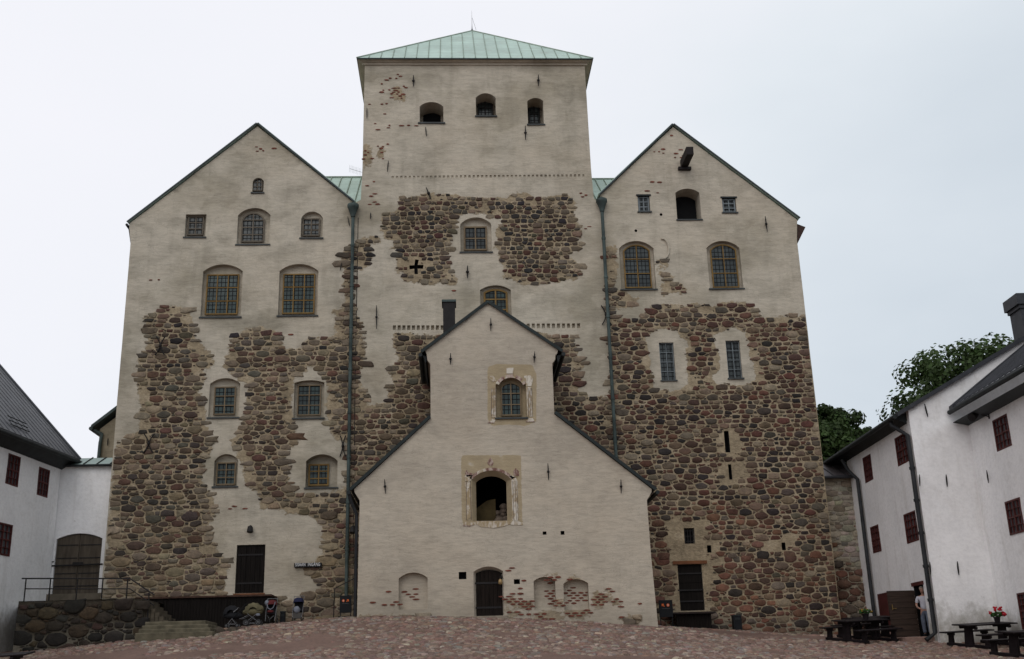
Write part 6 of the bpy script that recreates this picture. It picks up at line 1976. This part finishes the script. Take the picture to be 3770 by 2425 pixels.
def wheel(t, x, y, r, ax=(0, 1, 0), w=.04, spokes=6):
    m = MB(); m.torus((x, y, r), ax, r - .018, .018, 20, 6); wh = m.build('wheel', RUBBER, t, True)
    k = MB(); k.torus((x, y, r), ax, r - .04, .008, 18, 5); k.disc_wheel((x, y, r), ax, .022, w, 8)
    A = Vector(ax); u = Vector((0, 0, 1)); v = A.cross(u)
    for i in range(spokes):
        a = 2 * math.pi * i / spokes; d = u * math.cos(a) + v * math.sin(a)
        k.tube([Vector((x, y, r)), Vector((x, y, r)) + d * (r - .04)], .006, 4)
    k.build('rim', SILVER, wh, True)

def hood_mesh(cx, cz, rx, rz, wy, a0, a1, n=8, ribs=0.0):
    """a folding hood: strip of arcs swept about the y axis"""
    vs = []; fs = []; m = 8
    for i in range(n + 1):
        a = a0 + (a1 - a0) * i / n
        k = 1 - ribs * (.5 - .5 * math.cos(i * math.pi)) 
        for j in range(m + 1):
            b = -1 + 2 * j / m
            bulge = math.sqrt(max(0, 1 - abs(b) ** 2.6)) * .55 + .45
            vs.append((cx + rx * math.cos(a) * k * bulge, wy * b, cz + rz * math.sin(a) * k * bulge))
    for i in range(n):
        for j in range(m):
            fs.append((i * (m + 1) + j, i * (m + 1) + j + 1, (i + 1) * (m + 1) + j + 1, (i + 1) * (m + 1) + j))
    return vs, fs

def place_ground(u, v, Y):
    q = facing(Y).px(u, v)
    return (q[0], Y, gz1(q[0], Y) + .03)

def pram_black():
    t = root('black_pram', 'black pram with a silver trimmed hood seen from the side', 'pram', place_ground(856, 2312, 43.2), None); t.scale = (.95, .95, .9)
    for y in (-.23, .23):
        wheel(t, -.21, y, .085); wheel(t, .21, y, .085)
    f = MB()
    for y in (-.21, .21):
        f.tube([(-.21, y, .085), (0, y, .36), (.21, y, .085)], .013, 6); f.tube([(-.15, y, .14), (.15, y, .14)], .012, 6)
    f.tube([(0, -.21, .36), (0, .21, .36)], .013, 6); f.build('chassis', SILVER, t, True)
    b = MB(); b.ball((-.02, 0, .5), .4, .21, .17, 14, 8, 0, lambda d: 1.0 if d[2] < .2 else .9); b.build('carrycot', BLACKCLOTH, t, True)
    h = MB(); vs, fs = hood_mesh(-.06, .56, .34, .36, .23, R(40), R(185), 9, .03); h.add(vs, fs, 0, True); ho = h.build('hood', BLACKCLOTH, t, True)
    e = MB(); e.tube([(.22, -.2, .77), (.05, -.235, .62)], .02, 6); e.tube([(.22, .2, .8), (.22, -.2, .8)], .014, 6); e.build('hood_trim', SILVER, ho, True)
    k = MB()
    for y in (-.2, .2): k.tube([(0, y, .36), (.25, y, .62), (.5, y, .93), (.53, y, .95)], .014, 6)
    k.tube([(.53, -.2, .95), (.53, .2, .95)], .018, 8); k.build('push_handle', BLACKPAINT, t, True)
pram_black()

def pram_olive():
    t = root('olive_pram', 'old fashioned pram with olive canvas hood and big spoked wheels', 'pram', place_ground(930, 2309, 43.35), None); t.scale = (.92, .92, .88)
    for y in (-.25, .25):
        wheel(t, -.25, y, .135, spokes=10); wheel(t, .25, y, .135, spokes=10)
    f = MB()
    for y in (-.22, .22):
        f.tube([(-.22, y, .16), (.2, y, .5)], .014, 6); f.tube([(.22, y, .16), (-.2, y, .5)], .014, 6); f.tube([(-.13, y, .1), (.13, y, .1)], .014, 6)
    f.build('chassis', SILVER, t, True)
    b = MB(); b.ball((-.02, 0, .58), .43, .24, .16, 14, 8, 0, lambda d: 1 + .06 * mnoise.noise((d[0] * 3, d[1] * 3, d[2] * 3))); b.build('carrycot', OLIVE, t, True)
    h = MB(); vs, fs = hood_mesh(.02, .6, .4, .38, .25, R(12), R(178), 12, .07); h.add(vs, fs, 0, True); h.ball((.26, 0, .7), .18, .18, .16, 10, 7, 0, lambda d: 1 + .15 * mnoise.noise((d[0] * 3, d[1] * 3, d[2] * 3))); h.build('hood', OLIVE, t, True)
    k = MB()
    for y in (-.2, .2): k.tube([(-.2, y, .42), (-.4, y, .32), (-.5, y, .3)], .014, 6)
    k.tube([(-.5, -.2, .3), (-.5, .2, .3)], .016, 6); k.build('push_handle', SILVER, t, True)
    s = MB(); s.ball((.24, -.24, .44), .1, .03, .06, 8, 6); s.build('hub_catch', WHITECLOTH, t, True)
pram_olive()

def buggy(name, label, loc, hood, seat, extra, three=False):
    t = root(name, label, 'pushchair', loc, None)
    if three:
        wheel(t, 0, -.38, .12, (1, 0, 0)); wheel(t, -.2, .2, .12, (1, 0, 0)); wheel(t, .2, .2, .12, (1, 0, 0))
    else:
        for x in (-.17, .17): wheel(t, x, -.28, .07, (1, 0, 0)); wheel(t, x, .18, .07, (1, 0, 0))
    f = MB()
    for x in (-.19, .19):
        f.tube([(x * .9, -.28, .09), (x, -.1, .42), (x, .22, .95)], .012, 6); f.tube([(x, .2, .09), (x, -.05, .5)], .012, 6)
    f.tube([(-.19, .22, .95), (.19, .22, .95)], .013, 6)
    if three: f.tube([(-.12, -.1, .3), (0, -.36, .14), (.12, -.1, .3)], .012, 6)
    f.build('chassis', SILVER, t, True)
    s = MB()
    s.hexa([(-.16, -.18, .36), (.16, -.18, .36), (.17, .1, .32), (-.17, .1, .32), (-.16, -.18, .42), (.16, -.18, .42), (.17, .1, .38), (-.17, .1, .38)])
    s.hexa([(-.17, .1, .34), (.17, .1, .34), (.17, .14, .34), (-.17, .14, .34), (-.17, .2, .82), (.17, .2, .82), (.17, .24, .82), (-.17, .24, .82)])
    s.build('seat', seat, t, True, .02)
    h = MB()
    vs, fs = hood_mesh(0, 0, .26, .24, .2, R(15), R(170), 8, .03)
    h.add([(y, -x * .9 + .1, z + .66) for x, y, z in vs], fs, 0, True); h.build('hood', hood, t, True)
    extra(t)
def ex3(t):
    m = MB(); m.tube([(-.14, -.2, .72), (-.1, -.24, .58), (0, -.26, .52), (.1, -.24, .58), (.15, -.2, .72), (.16, -.16, .8)], .018, 8); m.build('bumper_bar', WHITECLOTH, t, True)
    k = MB(); k.ball((0, -.22, .45), .13, .05, .05, 8, 6); k.build('foot_cloth', REDCLOTH, t, True)
    b = MB(); b.ball((-.18, .0, .78), .09, .12, .11, 8, 6); b.build('blanket', WHITECLOTH, t, True)
def ex4(t):
    m = MB(); m.ball((-.02, -.22, .42), .13, .08, .13, 10, 7, 0, lambda d: 1 + .25 * mnoise.noise((d[0] * 3, d[1] * 3, d[2] * 3))); m.build('blanket', WHITECLOTH, t, True)
    k = MB(); k.hexa([(-.15, -.2, .1), (.15, -.2, .1), (.14, .1, .1), (-.14, .1, .1), (-.15, -.22, .3), (.15, -.22, .3), (.16, .1, .3), (-.16, .1, .3)]); k.build('basket', simple('grey_mesh_basket', (.08, .075, .07), .9), t, True)
buggy('three_wheeled_pushchair', 'red and white three wheeled pushchair facing the court beside the olive pram', place_ground(997, 2303, 43.5), REDCLOTH, BLACKCLOTH, ex3, True)
buggy('folding_buggy', 'small buggy with navy hood and a white blanket, standing alone right of the bin', place_ground(1096, 2298, 43.6), BLUECLOTH, BLACKCLOTH, ex4)

# ---------------------------------------------------------------- picnic tables
def picnic_table(name, label):
    t = root(name, label, 'table', (0, 0, 0), 'tarred picnic tables with fixed benches')
    L = 1.15
    m = MB()
    for k in range(3):
        y = -.36 + k * .245; m.box((-L, y, .70), (L, y + .235, .745))
    m.build('tabletop', TABLEWOOD, t, True, .012)
    for s in (-1, 1):
        b = MB(); b.box((-L - .02, s * .78 - .15, .42), (L - .02, s * .78 + .15, .465)); b.build('bench', TABLEWOOD, t, True, .012)
    for x in (-.78, .78):
        g = MB()
        g.hexa([(x - .05, -.17, .06), (x + .05, -.17, .06), (x + .05, .17, .06), (x - .05, .17, .06), (x - .05, -.14, .62), (x + .05, -.14, .62), (x + .05, .14, .62), (x - .05, .14, .62)])
        g.box((x - .045, -.33, .6), (x + .045, .33, .698))
        for s in (-1, 1): g.tube([(x - .045, s * .31, .64), (x + .045, s * .31, .64)], .055, 10)
        g.build('trestle', TABLEWOOD, t, True)
        r = MB(); r.box((x - .06, -.95, 0), (x + .06, .95, .1)); r.build('runner', TABLEWOOD, t, True, .015)
        for s in (-1, 1):
            l = MB(); l.hexa([(x - .045, s * .78 - .1, .1), (x + .045, s * .78 - .1, .1), (x + .045, s * .78 + .1, .1), (x - .045, s * .78 + .1, .1), (x - .045, s * .78 - .08, .36), (x + .045, s * .78 - .08, .36), (x + .045, s * .78 + .08, .36), (x - .045, s * .78 + .08, .36)])
            l.box((x - .04, s * .78 - .14, .34), (x + .04, s * .78 + .14, .418)); l.build('leg', TABLEWOOD, t, True)
    return t

def set_on_slope(o, p, ang):
    e = .6
    x, y = p[0], p[1]
    nx = -(gz1(x + e, y) - gz1(x - e, y)) / (2 * e); ny = -(gz1(x, y + e) - gz1(x, y - e)) / (2 * e)
    n = Vector((nx, ny, 1)).normalized()
    d = Vector((math.cos(ang), math.sin(ang), 0)); d = (d - n * d.dot(n)).normalized()
    yv = n.cross(d)
    M = Matrix(((d.x, yv.x, n.x), (d.y, yv.y, n.y), (d.z, yv.z, n.z)))
    o.location = (x, y, gz1(x, y) + .03)
    o.rotation_euler = M.to_euler()
    return Matrix.Translation(o.location) @ M.to_4x4()

tb = picnic_table('picnic_table', 'tarred picnic table with a red geranium, standing along the white gable')
TABLES = {}
def put(u, v, ang, label, first=False, key=None):
    o = tb if first else copy_tree(tb)
    o['label'] = label
    q = march(u, v, .74)
    c = (q.x + 1.15 * math.cos(ang), q.y + 1.15 * math.sin(ang))
    TABLES[key] = set_on_slope(o, c, ang)
put(3530, 2303, R(22), 'tarred picnic table with a red geranium, standing along the white gable', True, 'a')
put(3690, 2329, R(20), 'tarred picnic table at the right frame edge, in front of the geranium table', key='b')
put(3085, 2288, R(30), 'tarred picnic table against the boulders, with a bowl of yellow flowers', key='c')
put(3125, 2279, R(30), 'tarred picnic table half hidden behind the open brown door leaf', key='d')
# corner table at the lower left: its right end shows
q = march(122, 2405, .74)
o = copy_tree(tb); o['label'] = 'tarred picnic table at the lower left corner below the mossy terrace'
TABLES['e'] = set_on_slope(o, (q.x - 1.15, q.y), R(180))

# ---------------------------------------------------------------- flower pots
LEAFM, nt, b = newmat('leaf_green')
a_ = attr(nt, 'col').outputs['Color']
nt.links.new(a_, b.inputs['Base Color']); b.inputs['Roughness'].default_value = .7; b.inputs['Specular IOR Level'].default_value = .25
tr_ = nt.nodes.new('ShaderNodeBsdfTranslucent'); nt.links.new(a_, tr_.inputs[0])
ms_ = nd(nt, 'ShaderNodeMixShader', i_0=.3); nt.links.new(b.outputs[0], ms_.inputs[1]); nt.links.new(tr_.outputs[0], ms_.inputs[2])
nt.links.new(ms_.outputs[0], nt.nodes['Material Output'].inputs[0])

def leaves(name, pts, parent, local=False):
    """pts: (centre, normal, size, colour) -> one mesh of small pointed leaves"""
    V = []; F = []; Cc = []
    rng = random.Random(len(pts))
    for c, n, s, col in pts:
        n = Vector(n).normalized(); ref = Vector((0, 0, 1)) if abs(n.z) < .9 else Vector((1, 0, 0))
        u = n.cross(ref).normalized(); w = n.cross(u)
        a = rng.random() * 6.28; U = u * math.cos(a) + w * math.sin(a); W2 = n.cross(U)
        k = len(V); c = Vector(c)
        for x, y, z in ((-.5, 0, 0), (-.12, .42, .08), (.2, .3, .05), (.55, 0, -.05), (.2, -.3, .05), (-.12, -.42, .08)):
            V.append(tuple(c + U * x * s + W2 * y * s + n * z * s)); Cc.append(col)
        F += [(k, k + 1, k + 2, k + 3), (k, k + 3, k + 4, k + 5)]
    me = bpy.data.meshes.new(name); me.from_pydata(V, [], F)
    ca = me.color_attributes.new('col', 'FLOAT_COLOR', 'POINT')
    cc = np.ones((len(V), 4), np.float32); cc[:, :3] = np.array(Cc, np.float32); ca.data.foreach_set('color', cc.ravel())
    me.materials.append(LEAFM); me.update()
    return link(bpy.data.objects.new(name, me), parent, local)

def pot(M, x, y, label, fl, pr, big=1.0):
    p = M @ Vector((x, y, .748))
    t = root('potted_flowers', label, 'potted plant', tuple(p))
    m = MB(); m.lathe((0, 0, 0), [(.075 * big, 0), (.085 * big, .02), (.105 * big, .16), (.118 * big, .165), (.118 * big, .19), (.09 * big, .185)], 14); m.build('flower_pot', simple('dark_pot', (.025, .02, .022), .6), t, True)
    rng = random.Random(3)
    L = []
    for k in range(90):
        a = rng.random() * 6.28; r = rng.random() ** .5 * .19 * big; z = .2 + rng.random() * .16 * (1 - r)
        L.append(((r * math.cos(a), r * math.sin(a), z), (rng.uniform(-.6, .6) + math.cos(a) * .6, rng.uniform(-.6, .6) + math.sin(a) * .6, .8), .09, (.03 * rng.uniform(.7, 1.4), .075 * rng.uniform(.7, 1.5), .018)))
    leaves('foliage', L, t, True)
    b = MB()
    for dx, dy, z, r in pr:
        b.tube([(dx * .4, dy * .4, .2), (dx, dy, z)], .005, 4, 1)
        for k in range(9):
            b.ball((dx + rng.uniform(-r, r) * .7, dy + rng.uniform(-r, r) * .7, z + rng.uniform(-r, r) * .6), r * .45, None, None, 6, 4)
    b.build('blossom', [fl, simple('flower_stem', (.04, .08, .02), .8)], t, True)
RED = simple('red_petal', (.42, .018, .03), .7, 0, .3, 20)
YEL = simple('yellow_petal', (.35, .2, .02), .7, 0, .3, 20)
pot(TABLES['a'], .55, -.05, 'red geranium in a dark pot on the picnic table by the white gable', RED, [(-.24, -.05, .33, .06), (-.06, -.1, .42, .07), (.0, .05, .5, .07), (.12, -.05, .46, .08), (.22, -.08, .27, .09), (.2, .0, .3, .07)])
pot(TABLES['c'], .35, .05, 'low bowl of yellow and green flowers on the picnic table against the boulders', YEL, [(-.12, -.05, .3, .05), (.1, .0, .32, .05), (.2, -.05, .26, .05)], 1.15)

# ---------------------------------------------------------------- the person in the doorway
def skinned(name, chains, mat, parent, sub=2):
    """chains: lists of (x, y, z, radius), joined where points coincide; grown with a Skin modifier"""
    V = []; E = []; Rr = []; idx = {}
    for ch in chains:
        prev = None
        for (x, y, z, r) in ch:
            key = (round(x, 4), round(y, 4), round(z, 4))
            if key not in idx:
                idx[key] = len(V); V.append((x, y, z)); Rr.append(r)
            i = idx[key]
            if prev is not None and prev != i: E.append((prev, i))
            prev = i
    me = bpy.data.meshes.new(name); me.from_pydata(V, E, [])
    o = bpy.data.objects.new(name, me)
    link(o, parent, True)
    me.materials.append(mat)
    sk = o.modifiers.new('skin', 'SKIN'); sk.use_smooth_shade = True; sk.branch_smoothing = .4
    lay = me.skin_vertices[0].data if me.skin_vertices else None
    if lay is None:
        bpy.context.view_layer.objects.active = o
        o.select_set(True); bpy.ops.mesh.customdata_skin_add(); o.select_set(False)
        lay = me.skin_vertices[0].data
    for i, r in enumerate(Rr):
        rr = r if isinstance(r, tuple) else (r, r)
        lay[i].radius = rr
        lay[i].use_root = (i == 0)
    ss = o.modifiers.new('smooth', 'SUBSURF'); ss.levels = sub; ss.render_levels = sub
    return o

def person():
    fr = RH['fr']
    d0, d1, dz0, dz1 = RH['door']
    s = fr.px(3400, 2290, .05)[0]
    s = min(max(s, d0 + .25), d1 - .2)
    base = fr.p(s, dz0 + .0, -.06)
    t = root('person', 'person with short grey hair, white shirt and jeans stepping out of the open doorway', 'person', base, None, R(-28))
    skin = simple('skin', (.36, .2, .145), .6, 0, .1)
    # faces local -Y
    sp = [(0, 0, .93, .13), (0, .0, 1.08, .125), (0, -.01, 1.22, .13), (0, -.02, 1.36, .125), (0, -.035, 1.46, .055), (0, -.06, 1.53, .052), (0, -.085, 1.60, .085), (0, -.085, 1.67, .088), (0, -.08, 1.72, .06)]
    ch = [sp, [(0, -.085, 1.60, .085), (0, -.16, 1.575, .03)]]
    nose = [(0, -.085, 1.67, .088), (0, -.165, 1.64, .02)]
    ch.append(nose)
    for sx in (-1, 1):
        ch.append([(0, -.085, 1.67, .088), (sx * .085, -.075, 1.645, .02)])
        ch.append([(0, 0, .93, .13), (sx * .09, 0, .86, .1), (sx * .1, -.03 - .08 * (sx > 0), .5, .062), (sx * .1, .02 - .1 * (sx > 0), .28, .055), (sx * .1, .06 - .12 * (sx > 0), .09, .04), (sx * .11, -.06 - .12 * (sx > 0), .035, .04), (sx * .115, -.15 - .12 * (sx > 0), .03, .028)])
    # left arm hangs, right arm bent forward with the hand at the waist
    def arm(sx, elbow, wrist, hand, fdir):
        sh = (sx * .19, -.015, 1.38, .058)
        c = [(0, -.02, 1.36, .125), sh, (*elbow, .042), (*wrist, .028), (*hand, .034)]
        ch.append(c)
        h = Vector(hand); f = Vector(fdir).normalized(); side = Vector((sx, 0, 0)); side = (side - f * side.dot(f)).normalized(); pal = f.cross(side).normalized()
        for k, (off, ln) in enumerate(((-.028, .068), (-.01, .08), (.01, .075), (.028, .058))):
            k0 = h + f * .045 + side * off; k1 = k0 + f * ln * .5; k2 = k1 + f * ln * .42 + pal * .028
            ch.append([(*hand, .034), (*k0, .0105), (*k1, .009), (*k2, .0075)])
        th0 = h - side * .036 + f * .005; th1 = th0 - side * .014 + f * .035; ch.append([(*hand, .034), (*th0, .012), (*th1, .009)])
    arm(-1, (-.27, -.03, 1.10), (-.2, -.24, 1.0), (-.15, -.32, .98), (.3, -.8, -.1))
    arm(1, (.25, .04, 1.1), (.25, -.08, .86), (.245, -.11, .78), (.0, -.1, -1))
    skinned('body', ch, skin, t)
    sh = [[(0, 0, .9, .16), (0, 0, 1.08, .15), (0, -.01, 1.22, .16), (0, -.02, 1.36, .145), (0, -.03, 1.43, .075)]]
    for sx, el in ((-1, (-.255, -.026, 1.16)), (1, (.24, .03, 1.16))):
        sh.append([(0, -.02, 1.36, .145), (sx * .19, -.015, 1.38, .078), (*el, .066)])
    skinned('shirt', sh, WHITECLOTH if False else simple('white_shirt', (.45, .44, .48), .9, 0, .1), t)
    tr = [[(0, 0, .97, .15), (0, 0, .9, .15)]]
    for sx in (-1, 1):
        f = sx > 0
        tr.append([(0, 0, .9, .15), (sx * .095, 0, .84, .115), (sx * .1, -.03 - .08 * f, .5, .083), (sx * .1, .02 - .1 * f, .28, .075), (sx * .1, .055 - .12 * f, .1, .068)])
    skinned('jeans', tr, simple('faded_jeans', (.10, .115, .15), .9, 0, .25, 8), t)
    hr = MB(); hr.ball((0, -.065, 1.685), .102, .108, .1, 14, 9, 0, lambda d: (1.0 if (d[1] > -.45 or d[2] > .35) else .8) * (1 + .06 * mnoise.noise((d[0] * 6, d[1] * 6, d[2] * 6)))); hr.build('hair', simple('grey_hair', (.2, .17, .14), .8, 0, .3, 20), t, True)
    for sx in (-1, 1):
        e = MB(); e.ball((sx * .033, -.163, 1.668), .011, .008, .008, 8, 6); e.build('eye', simple('eye', (.03, .025, .02), .3), t, True)
        b = MB(); b.tube([(sx * .11, .0 - .1 * (sx > 0), .045), (sx * .115, -.1 - .11 * (sx > 0), .04), (sx * .12, -.2 - .11 * (sx > 0), .03)], [.055, .052, .035], 10); b.build('shoe', BLACKPAINT, t, True)
    mo = MB(); mo.tube([(-.025, -.163, 1.602), (0, -.17, 1.6), (.025, -.163, 1.602)], .006, 5); mo.build('mouth', simple('lips', (.24, .09, .08), .6), t, True)
    w = MB(); w.torus((-.2, -.24, 1.0), (.5, -.8, -.2), .034, .009, 12, 5); w.build('wristwatch', SILVER, t, True)
person()

# ---------------------------------------------------------------- trees beyond the walls
BARK = simple('grey_bark', (.09, .07, .055), .95, 0, .35, 6, (2, 2, .5), .5)
def tree(label, cu, cv, Y, rx, rz, seed, lobes, per, leaf, zbase=0.5, squash=.9):
    d = ray(cu, cv); c = d * (Y / d[1])
    c = Vector((float(c[0]), float(c[1]), float(c[2])))
    t = root('maple_tree', label, 'tree', (c.x, c.y, zbase), 'maples beyond the castle walls')
    rng = random.Random(seed)
    cl = []
    for k in range(lobes):
        a = rng.random() * 6.28; el = math.asin(rng.uniform(-.65, 1.0)); q = rng.uniform(.62, 1.0)
        p = Vector((c.x + rx * q * math.cos(el) * math.cos(a), c.y + rx * squash * q * math.cos(el) * math.sin(a), c.z + rz * q * math.sin(el)))
        cl.append((p, rng.uniform(.16, .34) * rx))
    L = []
    for p, r in cl:
        tone = rng.uniform(.65, 1.35)
        for i in range(per):
            v = Vector((rng.gauss(0, 1), rng.gauss(0, 1), rng.gauss(0, 1))); v.normalize()
            q = rng.random() ** .4
            pos = p + Vector((v.x * r * q, v.y * r * q, v.z * r * q * .8))
            n = Vector((v.x + rng.uniform(-.7, .7), v.y + rng.uniform(-.7, .7), v.z + rng.uniform(-.2, 1.0)))
            k = tone * rng.uniform(.7, 1.3)
            L.append((pos, n, leaf * rng.uniform(.7, 1.3), (.052 * k, .086 * k * rng.uniform(.9, 1.1), .026 * k)))
    leaves('crown', L, t)
    m = MB()
    top = Vector((c.x, c.y, c.z + rz * .3))
    m.tube([(c.x, c.y, zbase), (c.x + .1, c.y, zbase + (c.z - zbase) * .5), tuple(top)], [.38, .28, .1], 9)
    for p, r in cl[::2]:
        h = rng.uniform(.35, .85); st = Vector((c.x, c.y, zbase)).lerp(top, h)
        m.tube([tuple(st), tuple(st.lerp(p, .5) + Vector((0, 0, .2))), tuple(p)], [.12 * (1.2 - h), .06, .02], 5)
    m.build('trunk', BARK, t)
tree('broad dark maple rising behind the roof of the tall white house', 3600, 1600, 64, 5.6, 5.4, 3, 130, 260, .25)
tree('round maple between the castle corner and the white house roof', 3050, 1730, 60, 2.8, 3.9, 5, 95, 220, .22)
tree('small maple top just above the far end of the white house eave', 3205, 1640, 63, 1.1, 1.5, 8, 18, 90, .26)
